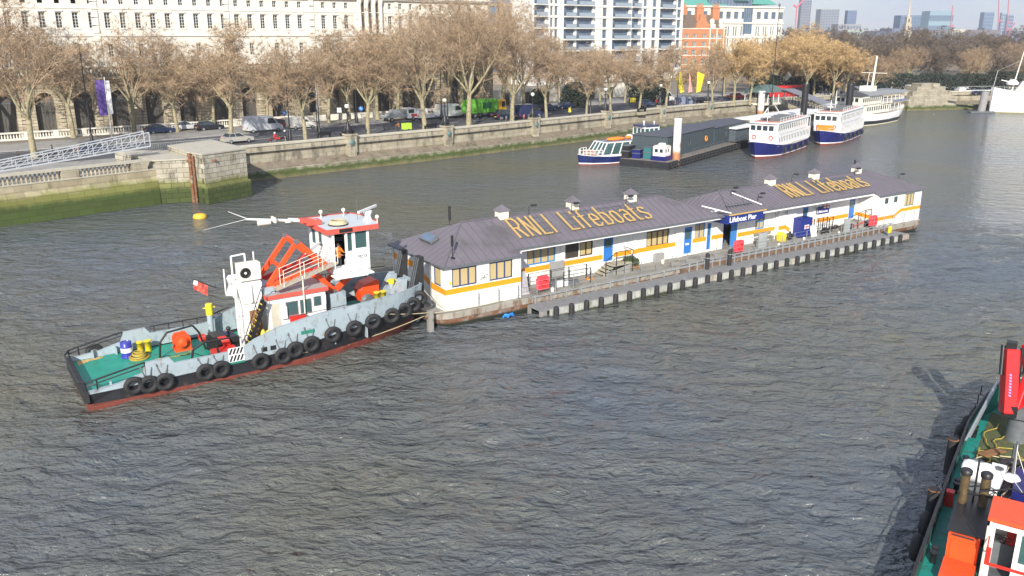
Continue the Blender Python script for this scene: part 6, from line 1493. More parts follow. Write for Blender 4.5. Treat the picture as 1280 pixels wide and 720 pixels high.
mb = MB(); mb.box(8.45, 8.7, 1.0, 1.05, 2.9, 3.45); mb.box(5.98, 6.3, .85, 1.05, 2.5, 3.2); mb.build('wall_box', WHITE2, tug)
mb = MB(); mb.box(6.4, 7.3, .6, .85, 2.3, 2.62); mb.box(8.3, 8.7, .7, .9, 2.25, 2.45); mb.build_split('red_locker', RED, tug)
# casing with air conditioner, stairs
mb = MB(); mb.box(4.0, 5.0, 1.4, 2.9, .8, 3.6); mb.hexa([(3.95, 1.3, 3.6), (5.05, 1.3, 3.6), (5.05, 3.0, 3.6), (3.95, 3.0, 3.6), (3.7, 1.2, 4.75), (5.1, 1.2, 4.75), (5.1, 3.1, 4.75), (3.7, 3.1, 4.75)]); mb.taper(3.7, 5.1, 1.2, 3.1, 4.75, 4.95, .1, .1); mb.tube((3.65, 1.2, .8), (3.65, 1.2, 4.7), .05); mb.tube((3.75, 1.2, 1.9), (4.6, 1.2, 1.9), .03); mb.tube((3.65, 1.2, 3.0), (4.0, 1.4, 3.0), .03); mb.tube((4.45, 1.25, 3.7), (4.45, 1.25, 4.7), .12, n=8)
mb.build('engine_casing', WHITE, tug)
mb = MB(); mb.box(3.85, 5.05, 1.05, 1.65, 5.0, 5.95); ac = mb.build('air_conditioner', CREAM, tug)
mb = MB(); mb.torus((4.2, 1.04, 5.45), (0, 1, 0), .25, .05, 18, 6); mb.lathe([(.24, 0), (.24, .02)], n=18, axis='y', c=(4.2, 1.03, 5.45)); mb.build('fan', BLACK, ac)
mb = MB(); mb.lathe([(.07, 0), (.07, .03)], n=10, axis='y', c=(4.2, 1.0, 5.45)); mb.build('fan_hub', WHITE2, ac)
mb = MB(); mb.path([(3.65, 1.6, 5.0), (3.65, 1.6, 6.35), (4.4, 1.6, 6.4), (4.4, 1.6, 5.9)], .05); mb.tube((3.2, 1.6, 4.3), (3.2, 1.6, 5.7), .04); mb.tube((4.95, 1.8, 5.9), (4.95, 1.8, 6.4), .04); mb.build('casing_rail', WHITE2, tug)
mb = MB(); mb.hexa([(3.1, 1.2, 4.3), (3.6, 1.2, 4.2), (3.6, 1.3, 4.2), (3.1, 1.3, 4.3), (3.3, 1.2, 4.85), (3.75, 1.2, 4.8), (3.75, 1.3, 4.8), (3.3, 1.3, 4.85)]); mb.build('inclined_box', WHITE2, tug)
mb = MB(); s0, s1 = Vector((3.75, .75, .95)), Vector((5.0, .75, 3.8))
for yy in (.55, 1.05): mb.bar((s0.x, yy, s0.z), (s1.x, yy, s1.z), .05, .2)
for yy in (.5,): 
    mb.path([(s0.x - .1, yy, s0.z + .9), (s1.x - .15, yy, s1.z + .9), (s1.x + .3, yy, s1.z + .9)], .025, 5); mb.path([(s0.x - .05, yy, s0.z + .5), (s1.x - .1, yy, s1.z + .5)], .02, 5)
    for t in (.05, .35, .65, .95): p = s0.lerp(s1, t); mb.tube((p.x, yy, p.z), (p.x - .12, yy, p.z + .9), .02, n=5)
mb.build('stair_frame', BLACK, tug)
for k in range(10):
    p = s0.lerp(s1, (k + .5) / 10); mb = MB(); mb.box(p.x - .12, p.x + .14, .58, 1.02, p.z - .02, p.z + .02); mb.m(1).box(p.x - .15, p.x - .12, .58, 1.02, p.z - .03, p.z + .03); mb.build('stair_tread', [BLACK, YELLOW], tug)
mb = MB(); mb.box(4.3, 4.9, 1.0, 1.28, 1.6, 3.2); mb.build('timber_board', WOODB, tug)
for u, v, zt in ((4.85, .95, 2.1), (5.15, .95, 2.0)):
    mb = MB(); mb.lathe([(.16, .8), (.16, zt - .15), (.06, zt)], u, v, 10); mb.build('gas_bottle', YELLOW, tug)
# orange lifting frame
def arm(name, p, q, w_=.2, h_=.24, m=TUGRED): mb = MB(); mb.bar(p, q, w_, h_); return mb.build(name, m, tug)
for vv in (1.75, 3.45):
    arm('lifting_arm', (5.45, vv, 4.15), (7.45, vv, 6.62)); arm('lifting_arm', (7.4, vv, 6.66), (9.35, vv, 4.75), .22, .3)
    arm('lower_arm', (5.5, vv, 4.2), (7.7, vv, 4.85), .18, .26, RED if vv > 2 else TUGRED); arm('lower_arm', (7.2, vv + .05, 4.6), (9.0, vv + .05, 4.9), .18, .3, RED)
    arm('support_strut', (8.55, vv, 4.5), (9.55, vv, 3.35), .2, .3); arm('support_strut', (9.5, vv, 3.35), (11.2, vv, 4.6), .2, .3)
    mb = MB(); mb.lathe([(.14, -.16), (.14, .16)], n=10, axis='y', c=(5.45, vv, 4.15)); mb.lathe([(.14, -.16), (.14, .16)], n=10, axis='y', c=(7.42, vv, 6.64)); mb.lathe([(.12, -.16), (.12, .16)], n=10, axis='y', c=(9.52, vv, 3.38)); mb.build('pivot_pin', GREYD, tug)
for a, b in (((7.42, 1.75, 6.62), (7.42, 3.45, 6.62)), ((5.45, 1.75, 4.2), (5.45, 3.45, 4.2)), ((9.5, 1.75, 3.4), (9.5, 3.45, 3.4)), ((6.4, 1.75, 5.35), (6.4, 3.45, 5.35))): arm('cross_beam', a, b, .16, .16)
mb = MB(); mb.tube((6.0, 2.6, 4.0), (8.2, 2.6, 5.6), .12); mb.build('hydraulic_ram', RED, tug); mb = MB(); mb.tube((8.2, 2.6, 5.6), (9.2, 2.6, 6.2), .06); mb.build('ram_rod', STEEL, tug)
mb = MB(); mb.box(5.2, 5.9, 1.5, 3.8, 3.94, 4.3); mb.box(9.2, 10.2, 1.6, 3.7, 1.5, 3.3) ; mb.build_split('frame_bracket', GREY, tug)
# gangway stair to wheelhouse
g0, g1 = Vector((5.8, 1.25, 4.25)), Vector((9.5, 1.25, 5.25)); mb = MB()
mb.hexa([(g0.x, .85, g0.z - .05), (g1.x, .85, g1.z - .05), (g1.x, 1.5, g1.z - .05), (g0.x, 1.5, g0.z - .05), (g0.x, .85, g0.z), (g1.x, .85, g1.z), (g1.x, 1.5, g1.z), (g0.x, 1.5, g0.z)])
for k in range(16): p = g0.lerp(g1, k / 15); mb.bar((p.x, .85, p.z + .03), (p.x, 1.5, p.z + .03), .04, .04)
mb.build('gangway_grating', mat('galvanised_grating', (.40, .37, .30), .6, .15, 6), tug)
mb = MB()
for yy in (.85, 1.5):
    for z in (.5, .95): mb.tube((g0.x + .4, yy, g0.z + .1 + z), (g1.x, yy, g1.z + z), .018, n=5)
    for t in (.12, .45, .75, 1): p = g0.lerp(g1, t); mb.tube((p.x, yy, p.z), (p.x, yy, p.z + .95), .022, n=5)
mb.tube((7.35, .9, 2.4), (7.35, .9, 4.8), .04); mb.build('gangway_rail', CREAM, tug)
# wheelhouse
W0, W1, V0, V1 = 9.45, 11.75, 1.35, 5.0
def whp(z):  # plan at height; front flares out
    t = (z - 4.5) / 2.5; return W0, W1 + .35 * max(0, t - .4) / .6, V0, V1
ops = [(.95, 1.22, 5.75, 6.85), (1.42, 2.15, 5.85, 6.85), (.12, .78, 4.95, 6.85)]
mb = MB(); P = wall(mb, (W0, V0), (1, 0), W1 - W0, 4.5, 7.0, ops, .08)
P2 = wall(mb, (W0, V1), (0, -1), V1 - V0, 4.5, 7.0, [(.35, 1.0, 5.8, 6.8), (1.4, 2.0, 5.8, 6.8), (2.6, 3.3, 5.8, 6.8)], .08)
P3 = wall(mb, (W1, V0), (0, 1), V1 - V0, 4.5, 7.0, [(.2, 1.15, 5.8, 6.85), (1.3, 2.35, 5.8, 6.85), (2.5, 3.45, 5.8, 6.85)], .08)
P4 = wall(mb, (W1, V1), (-1, 0), W1 - W0, 4.5, 7.0, [(.2, 1.0, 5.8, 6.85), (1.2, 2.0, 5.8, 6.85)], .08)
mb.prismy([(W0, 4.5), (W0 + .2, 4.25), (W1 - .25, 4.25), (W1, 4.5)], V0, V1); mb.quad((W0, V0, 4.51), (W1, V0, 4.51), (W1, V1, 4.51), (W0, V1, 4.51))
mb.build('wheelhouse_wall', WHITE2, tug)
def pane(P_, a, b, c, d, m=GLASSG):
    mb = MB(); mb.quad(P_(a, c, .05), P_(b, c, .05), P_(b, d, .05), P_(a, d, .05)); mb.build('wheelhouse_window', m, tug)
for a, b, c, d in ops[:2]: pane(P, a, b, c, d)
for a, b in ((.35, 1.0), (1.4, 2.0), (2.6, 3.3)): pane(P2, a, b, 5.8, 6.8)
for a, b in ((.2, 1.15), (1.3, 2.35), (2.5, 3.45)): pane(P3, a, b, 5.8, 6.85)
for a, b in ((.2, 1.0), (1.2, 2.0)): pane(P4, a, b, 5.8, 6.85)
mb = MB(); mb.box(W0 + .1, W1 - .3, 2.2, V1 - .3, 4.52, 5.6); mb.build('control_console', BLACK, tug)
mb = MB(); mb.box(W0 - .03, W0 + .1, V0 - .06, V0 - .0, 4.5, 7.0); mb.box(W0 + .8, W0 + .9, V0 - .06, V0, 4.5, 7); mb.box(W0 - .05, W0 - .0, V0 + .4, V0 + .9, 4.6, 6.9); mb.build('door_post', WHITE2, tug)
mb = MB(); mb.box(W0 - .25, W1 - .1, V0 - .75, V0 - .07, 4.42, 4.5); mb.box(W0 - .25, W1 - .5, V0 - .78, V0 - .73, 4.36, 4.6); mb.build('side_platform', WHITE2, tug)
mb = MB()
for u in (W0 - .2, W0 + .4, W0 + 1.0, W0 + 1.6): mb.tube((u, V0 - .72, 4.5), (u, V0 - .72, 5.5), .02, n=5)
for z in (5.0, 5.5): mb.tube((W0 + .4, V0 - .72, z), (W0 + 1.6, V0 - .72, z), .018, n=5)
mb.build('platform_rail', WHITE2, tug)
rfp = [(9.05, 1.15), (12.25, 1.15), (12.6, 1.9), (12.6, 4.4), (12.2, 5.3), (9.05, 5.3)]
mb = MB(); mb.prism(rfp, 7.0, 7.16); mb.build('wheelhouse_roof', mat('pale_grey_roof', (.52, .56, .58), .5, .06, 2), tug)
mb = MB(); n = len(rfp); big = [(9.02, 1.1), (12.28, 1.1), (12.66, 1.88), (12.66, 4.42), (12.22, 5.35), (9.02, 5.35)]
mb.add([(a, b, 6.93) for a, b in big] + [(a, b, 7.22) for a, b in big] + [(a, b, 7.22) for a, b in rfp], [(i, (i + 1) % n, (i + 1) % n + n, i + n) for i in range(n)] + [(i + n, (i + 1) % n + n, (i + 1) % n + 2 * n, i + 2 * n) for i in range(n)]); mb.build('roof_edge', PALERED, tug)
mb = MB(); mb.box(9.8, 10.6, 1.06, 1.098, 6.98, 7.18); mb.build('name_plate', BLACK, tug)
for k in range(5):
    mb = MB(); mb.torus((10.3, 2.4, 7.2 + k * .05), (0, 0, 1), .55 - k * .03, .05, 20, 6); mb.build('coiled_hose', ROPE if k > 0 else BLACK, tug)
text_on(tug, 'FELIX', .26, .62, BLACK, (11.0, V0 - .006, 5.25), 0, .002, .004)
text_on(tug, 'LONDON', .12, .4, GREYD, (11.12, V0 - .006, 5.07), 0, .002)
# lowered mast with aerials, radar, roof fittings
mb = MB(); mb.tube((9.3, 3.2, 7.35), (5.1, 3.0, 8.0), .10, .06, 8); mb.tube((9.3, 3.5, 7.35), (7.6, 3.25, 7.7), .07, .05, 6); mb.build('lowered_mast', WHITE2, tug)
mb = MB(); mb.tube((5.1, 3.0, 8.0), (2.5, 2.2, 7.85), .016, .008, 5); mb.tube((5.2, 3.0, 8.0), (4.4, 4.0, 8.35), .022, .012, 5); mb.build('whip_aerial', WHITE2, tug)
mb = MB(); mb.lathe([(.16, 0), (.16, .7)], n=10, axis='x', c=(5.7, 2.9, 7.72)); mb.box(7.3, 7.6, 2.85, 3.0, 7.55, 7.7); mb.box(6.6, 6.7, 2.7, 3.3, 7.65, 7.95); mb.build('radar_scanner_small', CREAM, tug)
mb = MB(); mb.box(8.6, 9.5, 2.9, 3.6, 7.2, 7.45); mb.hexa([(8.2, 3.0, 7.4), (9.1, 3.0, 7.3), (9.1, 3.5, 7.3), (8.2, 3.5, 7.4), (8.2, 3.0, 7.65), (9.1, 3.0, 7.5), (9.1, 3.5, 7.5), (8.2, 3.5, 7.65)]); mb.build('mast_hinge', PALERED, tug)
mb = MB(); mb.lathe([(.3, 7.16), (.22, 7.3), (.2, 7.5), (.28, 7.62), (.28, 7.74)], 12.3, 2.6, 10); r_ = mb.build('radar_pedestal', WHITE2, tug); mb = MB(); mb.bar((11.4, 1.9, 7.86), (13.2, 3.3, 7.86), .12, .13); mb.build('radar_bar', WHITE2, r_)
for u, v in ((11.6, 4.6), (12.4, 1.5), (10.2, 4.8)):
    mb = MB(); mb.tube((u, v, 7.16), (u, v, 7.5), .03, n=5); mb.ball((u, v, 7.55), .13, 8, 6); mb.build('search_light', CREAM, tug)
mb = MB(); mb.tube((11.9, 3.2, 7.16), (11.9, 3.2, 8.4), .015, n=4); mb.tube((12.2, 1.2, 6.7), (12.9, .9, 6.4), .03); mb.box(12.75, 13.0, .8, 1.0, 6.2, 6.6); mb.build('mirror_and_aerial', GREYD, tug)
# bow push knees
for vv in (CV - 1.05, CV + 1.1):
    mb = MB(); mb.hexa([(14.3, vv - .4, 1.5), (15.15, vv - .4, 1.5), (15.15, vv + .4, 1.5), (14.3, vv + .4, 1.5), (15.0, vv - .3, 4.75), (15.3, vv - .3, 4.75), (15.3, vv + .3, 4.75), (15.0, vv + .3, 4.75)]); mb.build('push_knee', RUBBER, tug)
    mb = MB()
    for k in (-.22, 0, .22): mb.bar((14.2, vv + k, 1.7), (14.96, vv + k, 4.7), .06, .05)
    mb.build('knee_rib', GREYD, tug)
# fore deck machinery
mb = MB(); mb.prismy([(11.6, 2.1), (12.75, 2.1), (12.8, 3.3), (12.6, 3.4), (11.85, 3.2), (11.55, 2.8)], 2.5, 3.5); b = mb.build('bow_winch', TUGRED, tug)
mb = MB(); mb.lathe([(.45, 0), (.45, .08), (.25, .1), (.25, .5), (.45, .52), (.45, .6)], n=14, axis='y', c=(11.9, 1.75, 2.2)); mb.build('winch_drum', GREYD, b)
mb = MB(); mb.box(10.6, 12.8, 1.9, 4.2, 1.5, 1.75); mb.build('winch_bed', GREEN, tug)
mb = MB(); mb.box(12.9, 14.2, 1.4, 3.9, 1.5, 2.3); mb.hexa([(13.2, 1.6, 2.3), (14.2, 1.6, 2.3), (14.2, 2.1, 2.3), (13.2, 2.1, 2.3), (13.9, 1.6, 3.4), (14.3, 1.6, 3.4), (14.3, 2.1, 3.4), (13.9, 2.1, 3.4)]); mb.hexa([(13.2, 3.0, 2.3), (14.2, 3.0, 2.3), (14.2, 3.5, 2.3), (13.2, 3.5, 2.3), (13.9, 3.0, 3.4), (14.3, 3.0, 3.4), (14.3, 3.5, 3.4), (13.9, 3.5, 3.4)]); mb.box(9.4, 10.3, 3.9, 4.6, 1.5, 2.6); mb.box(8.9, 9.6, 1.0, 1.9, .8, 2.1); mb.build('deck_machinery', GREY, tug)
mb = MB(); mb.hexa([(12.6, .8, 2.0), (14.2, 1.3, 2.3), (14.1, 1.7, 2.3), (12.5, 1.3, 2.0), (12.6, .8, 2.4), (14.2, 1.3, 2.7), (14.1, 1.7, 2.7), (12.5, 1.3, 2.4)]); mb.build('red_cover', RED, tug)
def bitts(u, v, z, h=.6, r=.15, m=YELLOW):
    for k in (0, .42):
        mb = MB(); mb.lathe([(r, z), (r, z + h), (r * 1.25, z + h), (r * 1.25, z + h + .06)], u + k, v, 10); mb.build('bollard', m, tug)
bitts(11.9, .95, 2.2, .85, .17); bitts(-1.0, 4.6, .8, .6, .17); bitts(10.0, 4.7, 1.6, 1.3, .14)
for u, v, z0_, h in ((2.95, 4.55, .8, 2.2), (13.6, 2.4, 2.4, .9)):
    mb = MB(); mb.tube((u, v, z0_), (u, v, z0_ + h * .72), .17, n=12); mb.build('post', GREY, tug); mb = MB(); mb.tube((u, v, z0_ + h * .7), (u, v, z0_ + h), .2, n=12); mb.bar((u - .35, v, z0_ + h * .9), (u + .35, v, z0_ + h * .9), .06, .06); mb.build('post_cap', YELLOW, tug)
# aft winch
mb = MB(); mb.box(.65, 1.55, 3.5, 4.3, .8, .92); pr = [(.7, .92), (1.5, .92), (1.52, 1.55), (1.4, 1.75), (.8, 1.72), (.66, 1.5)]; mb.prismy(pr, 3.5, 3.6); mb.prismy(pr, 4.2, 4.3); mb.lathe([(.24, 0), (.24, .6)], n=12, axis='y', c=(1.1, 3.6, 1.3)); mb.box(.75, 1.45, 3.55, 4.25, 1.5, 1.56); b = mb.build('towing_winch', TUGRED, tug)
mb = MB(); mb.lathe([(.15, -.12), (.15, 0), (.33, .02), (.33, .08)], n=16, axis='y', c=(1.1, 3.4, 1.3)); mb.build('winch_flange', TUGRED, b)
mb = MB(); mb.path([(-.3, 3.1, .8), (-.2, 3.1, 1.7), (.2, 3.1, 2.2), (1.6, 3.1, 2.35), (1.9, 3.1, 1.9), (2.2, 3.1, .8)], .06, 6); mb.path([(.8, .9, .8), (1.0, .9, 1.7), (1.6, .9, 2.0), (3.4, .9, 2.0)], .06, 6); mb.path([(2.2, .9, 1.95), (2.4, .9, .8)], .06, 6); mb.build('tow_hoop', BLACK, tug)
mb = MB(); mb.box(2.1, 3.4, .9, 1.8, .8, 1.25); mb.build('red_hatch', RED, tug)
mb = MB(); rnd = random.Random(9)
for k in range(7): mb.box(2.6 + rnd.uniform(-.4, .9), 3.3 + rnd.uniform(-.3, .6), 2.0 + rnd.uniform(0, 1.2), 2.6 + rnd.uniform(0, 1.2), .8, 1.1 + rnd.uniform(0, .7))
mb.build('deck_gear', BLACK, tug)
mb = MB()
for k in range(8): mb.torus((2.75 + .05 * k, 2.1, 1.4), (.9, .3, .2), .32, .045, 14, 5)
for k in range(5): mb.torus((2.2 + .05 * k, 4.0, 1.2), (.9, .3, .2), .22, .045, 12, 5)
mb.build('hose_reel', RED, tug)
for u_ in (-3.4, -2.2, 1.6, 5.0, 8.6, 10.6):
    mb = MB(); mb.box(u_, u_ + .08, CV - 2.76, CV - 2.5, .8, 1.25 if u_ < 3 else 2.1); mb.build('bulwark_stay', GREY, tug)
    mb = MB(); mb.box(u_, u_ + .08, CV + 2.5, CV + 2.76, .8, 1.25 if u_ < 3 else 2.1); mb.build('bulwark_stay', GREY, tug)
r7 = random.Random(17)
for k in range(5):
    pts = []; p_ = Vector((r7.uniform(-2.5, 3), r7.uniform(1, 3.6), .83)); d_ = r7.uniform(0, 6)
    for j in range(10): d_ += r7.uniform(-.7, .7); p_ = p_ + Vector((math.cos(d_) * .25, math.sin(d_) * .25, 0)); p_.y = min(max(p_.y, .1), 4.9); p_.x = min(p_.x, 3.4); pts.append(tuple(p_))
    mb = MB(); mb.path(pts, .022, 4); mb.build('deck_hose', [BLACK, ROPEY, BLACK, ROPE, GREYD][k], tug)
# stern details: rusty/yellow worn patch and stern rollers
mb = MB(); mb.prism([(-4.2, 5.15), (-2.8, 5.2), (-3.0, 4.9), (-3.6, 4.85), (-4.2, 4.4)], .8, .806); mb.build('worn_patch', mat('worn_orange_patch', (.55, .32, .09), .8, .3, 4, stain=((.7, .6, .4), .3, 6)), tug)
# things on the tug
def tt(name, label, cat, u, v, z=.8, rz=0): return thing(name, label, cat, tw(u, v, z), TH + rz)
o = tt('oil_drum', 'blue drum with white middle band standing on the green deck', 'drum', -1.75, 4.3)
mb = MB(); mb.m(0).lathe([(.3, 0), (.31, .02), (.3, .04), (.3, .32)], n=16); mb.m(1).lathe([(.3, .32), (.31, .34), (.3, .36), (.3, .58)], n=16); mb.m(0).lathe([(.3, .58), (.31, .6), (.3, .62), (.3, .9), (.27, .91)], n=16)
mb.build('drum', [mat('blue_drum_plastic', (.035, .04, .33), .35, .08), WHITE2], o); mb = MB(); mb.lathe([(.04, .91), (.04, .94)], .12, .1, 8); mb.build('cap', WHITE2, o)
def coil(label, u, v, r_, n, m, z=.8):
    o = tt('rope_coil', label, 'rope', u, v, z); mb = MB()
    for k in range(n): mb.torus((rnd.uniform(-.03, .03), rnd.uniform(-.03, .03), .04 + k * .045), (rnd.uniform(-.06, .06), rnd.uniform(-.06, .06), 1), r_ - .035 * k + rnd.uniform(-.03, .03), .035, 18, 5)
    mb.build('rope', m, o)
coil('pile of yellow brown rope coiled beside the blue drum', -1.25, 3.75, .5, 9, ROPEY)
coil('low heap of tan rope on the green deck behind the near bulwark', -.1, 1.1, .5, 4, ROPEY)
coil('loose tan rope near the black hoop behind the near bulwark', .7, 1.2, .3, 3, ROPEY)
o = tt('rag_flag', 'faded red ensign hanging from a tilted staff behind the air conditioner', 'flag', 3.1, 3.0, 4.3); mb = MB(); mb.tube((0, 0, 0), (-1.2, 0, .7), .03, n=5); mb.build('staff', BLACK, o)
mb = MB(); mb.m(0); g = [[(-.45 - .18 * i - .02 * j, .08 * math.sin(i * 1.6 + j), .2 + .12 * i - .14 * j) for i in range(5)] for j in range(5)]
for j in range(4):
    for i in range(4): mb.m(1 if (i > 2 and j < 2) else 0).quad(g[j][i], g[j][i + 1], g[j + 1][i + 1], g[j + 1][i])
ob = mb.build('flag_cloth', [PALERED, WHITE2], o); s_ = ob.modifiers.new('t', 'SOLIDIFY'); s_.thickness = .008
x, y, z = tw(9.85, 1.5, 4.53)
person('person in orange hi-vis clothing standing in the wheelhouse doorway of the grey tug', x, y, z, TH - R(60), {'ell': (.12, .24, 1.2), 'wrl': (.3, .12, 1.22), 'elr': (.1, -.24, 1.18), 'wrr': (.28, -.14, 1.12)}, HIVIS, DENIM)
x, y, z = tw(3.1, 2.9, .8)
person('person in dark overalls with blue gloves crouching by the red hoses on the tug deck', x, y, z, TH - R(20), {'pel': (0, 0, .55), 'wst': (.08, 0, .7), 'che': (.2, 0, .88), 'nec': (.3, 0, 1.0), 'hed': (.38, 0, 1.06), 'top': (.42, 0, 1.15), 'shl': (.22, .19, .95), 'shr': (.22, -.19, .95), 'ell': (.38, .24, .75), 'elr': (.38, -.24, .75), 'wrl': (.56, .18, .66), 'wrr': (.56, -.18, .66), 'hil': (0, .1, .52), 'hir': (0, -.1, .52), 'knl': (.35, .18, .5), 'knr': (.35, -.18, .48), 'anl': (.05, .16, .1), 'anr': (.05, -.16, .1), 'tol': (.18, .17, .05), 'tor': (.18, -.17, .05)}, mat('blue_overalls', (.02, .03, .09), .8, .1), DENIM, BLACK)
# tow ropes between tug and pier
for i, (a, b, sag, lb) in enumerate(((tw(11.9, -.1, 2.0), pw(-1.3, -.4, 1.3), .05, 'upper pale mooring rope from the tug side to the timber post'), (tw(6.0, -.35, .75), pw(-.9, .2, 1.05), .35, 'long pale tow rope running low along the tug hull'), (tw(14.9, 1.2, 3.1), pw(.1, .2, 1.1), .2, 'rope dropping from the tug bow across the white end wall'), (pw(-1.3, -.4, 1.25), pw(4.0, -.45, 1.2), .1, 'slack rope between timber post and pontoon edge'))):
    A, B = Vector(a), Vector(b); mb = MB(); pts = [A.lerp(B, t / 10) - Vector((0, 0, sag * math.sin(PI * t / 10))) for t in range(11)]; mb.path([tuple(p - A) for p in pts], .028, 5); o = mb.build('mooring_rope', ROPE); o.location = a; tag(o, lb, 'rope')
# ================================================================== red and green tug in the foreground
FH2 = R(56.5); FO = (12.68, 23.7)
ft = thing('foreground_tug', 'red and green work tug with white cabin, twin brass exhausts and red crane', 'tug', (*FO, 0), FH2)
def ff(w_): return -w_
FS = [(-8, 2.3, 1.5), (0, 2.5, 1.5), (8, 2.5, 1.5), (13, 2.45, 1.7), (16, 2.1, 1.95), (18.2, 1.45, 2.2), (19.3, .6, 2.4)]   # u, half, top
FC = -2.5
for nm_, h0, z0f, h1, z1f, m_ in (('boot_topping', -.5, lambda t: -.7, -.25, lambda t: .25, HULLRED), ('hull', -.25, lambda t: .25, 0, lambda t: .95, HULLBLACK), ('bulwark', 0, lambda t: .95, 0, lambda t: t, mat('dark_green_bulwark', (.015, .10, .08), .5, .2, 2))):
    mb = MB()
    for s_ in (-1, 1):
        A = [(u, FC + s_ * (h + h0), z0f(t)) for u, h, t in FS]; B = [(u, FC + s_ * (h + h1), z1f(t)) for u, h, t in FS]; loft(mb, [A, B])
        if nm_ == 'bulwark': 
            C_ = [(u, FC + s_ * (h - .1), z1f(t)) for u, h, t in FS]; D_ = [(u, FC + s_ * (h - .1), .7) for u, h, t in FS]; loft(mb, [B, C_]); loft(mb, [C_, D_])
    u, h, t = FS[-1]; mb.quad((u, FC - h - h0, z0f(t)), (u, FC + h + h0, z0f(t)), (u, FC + h + h1, z1f(t)), (u, FC - h - h1, z1f(t)))
    u, h, t = FS[0]; mb.quad((u, FC - h - h0, z0f(t)), (u, FC + h + h0, z0f(t)), (u, FC + h + h1, z1f(t)), (u, FC - h - h1, z1f(t)))
    mb.build(nm_, m_, ft)
mb = MB(); pl = [(u, FC + h - .08) for u, h, t in FS] + [(u, FC - h + .08) for u, h, t in FS[::-1]]; mb.prism(pl[::-1], .7, 1.0); mb.build('deck', TEAL, ft)
mb = MB(); mb.prism([(10.5, -.6), (16.6, -.7), (16.6, -4), (10.5, -4)], 1.0, 1.012); mb.build('fore_deck_patch', mat('mossy_worn_deck', (.085, .10, .04), .9, .4, 1.5, stain=((.16, .11, .06), .3, 2)), ft)
mb = MB()
for z in (.0, ): mb.path([(u, FC + h - .02, t + .08) for u, h, t in FS], .06, 6)
for k in range(14): u = 1 + k * 1.25; mb.tube((u, -.12, 1.5), (u + .0, -.12, 2.0), .025, n=5)
mb.path([(0, -.12, 2.0), (9.5, -.12, 2.0)], .025, 5); mb.build('guard_rail', BLACK, ft)
mb = MB(); mb.path([(11.0, -.2, 1.75), (16.5, -.75, 2.6), (17.6, -1.9, 2.7)], .05, 6); mb.bar((11.5, -.25, 1.7), (16.3, -.7, 2.4), .16, .05); mb.build('bow_rail', STEEL, ft)
for u, w_ in ((3.1, -.3), (4.9, -.3), (12.4, -.25), (13.7, -.25), (15.0, -.1), (16.3, .15), (17.5, .6)):
    yaw = 0 if u < 13 else (u - 13) * .14; mb = MB(); mb.torus((u, -w_, .75), (math.sin(yaw), math.cos(yaw), 0), .34, .17, 18, 8); mb.build('tyre_fender', RUBBER, ft)
for u in (5.9, 10.9):
    mb = MB(); mb.tube((u, .25, .1), (u, .25, 1.75), .2, n=12); o = mb.build('side_post', RUBBER, ft); mb = MB(); mb.torus((u, .25, 1.7), (0, 0, 1), .2, .03, 14, 5); mb.build('rim', RUST, o)
# casing, cabin
mb = MB(); mb.box(2.15, 3.9, -1.6, -.68, .95, 2.15); mb.box(2.12, 2.15, -1.5, -.78, 1.1, 2.0); o = mb.build('engine_casing', TUGRED, ft)
mb = MB(); mb.box(.9, 2.1, -1.62, -.66, .95, 1.3); mb.box(-2.0, .8, -1.64, -.64, .95, 1.2); mb.build_split('casing_step', TUGRED, ft)
mb = MB(); mb.tube((2.1, -1.45, 2.18), (2.1, -.8, 2.18), .03); mb.build('hinge_bar', BLACK, ft)
mb = MB(); mb.box(2.3, 5.6, -1.7, -.6, 2.16, 2.2); mb.box(3.95, 5.6, -1.7, -.6, .95, 2.15); mb.box(5.2, 8.2, -5, -1.9, 1.0, 2.1); mb.build('casing_top', BLACK, ft)
mb = MB(); mb.box(6.2, 6.5, -.4, .0, 1.0, 1.6); mb.build('red_block', RED, ft)
for u, w_ in ((4.5, .78), (4.6, 1.4)):
    mb = MB(); mb.lathe([(.15, 1.9), (.15, 3.35)], u, -w_, 12); o = mb.build('exhaust_pipe', mat('heat_stained_brass', (.17, .12, .06), .5, .35, 5, metal=.5), ft)
    mb = MB(); mb.lathe([(.19, 3.3), (.2, 3.45), (.14, 3.5)], u, -w_, 12); mb.build('exhaust_cap', BLACK, o)
mb = MB(); mb.tube((4.7, -1.1, 1.9), (4.7, -1.1, 3.9), .035); mb.path([(4.4, -.6, 2.6), (4.5, -1.1, 2.6), (4.5, -2.2, 2.7), (3.0, -3.0, 3.1)], .04); mb.path([(3.6, -1.3, 3.2), (4.2, -2.2, 3.3), (3.8, -3.4, 3.2)], .03); mb.build('pipe_frame', BLACK, ft)
CB0, CB1 = -4.5, 1.9
mb = MB(); P = wall(mb, (CB1 - 0.0, -1.85), (0, -1), .01, 1, 1.01, [])
mb = MB()
Pb = wall(mb, (-3.2, -4.8), (0, 1), 0.01, 1, 1.01, [])
mb = MB()
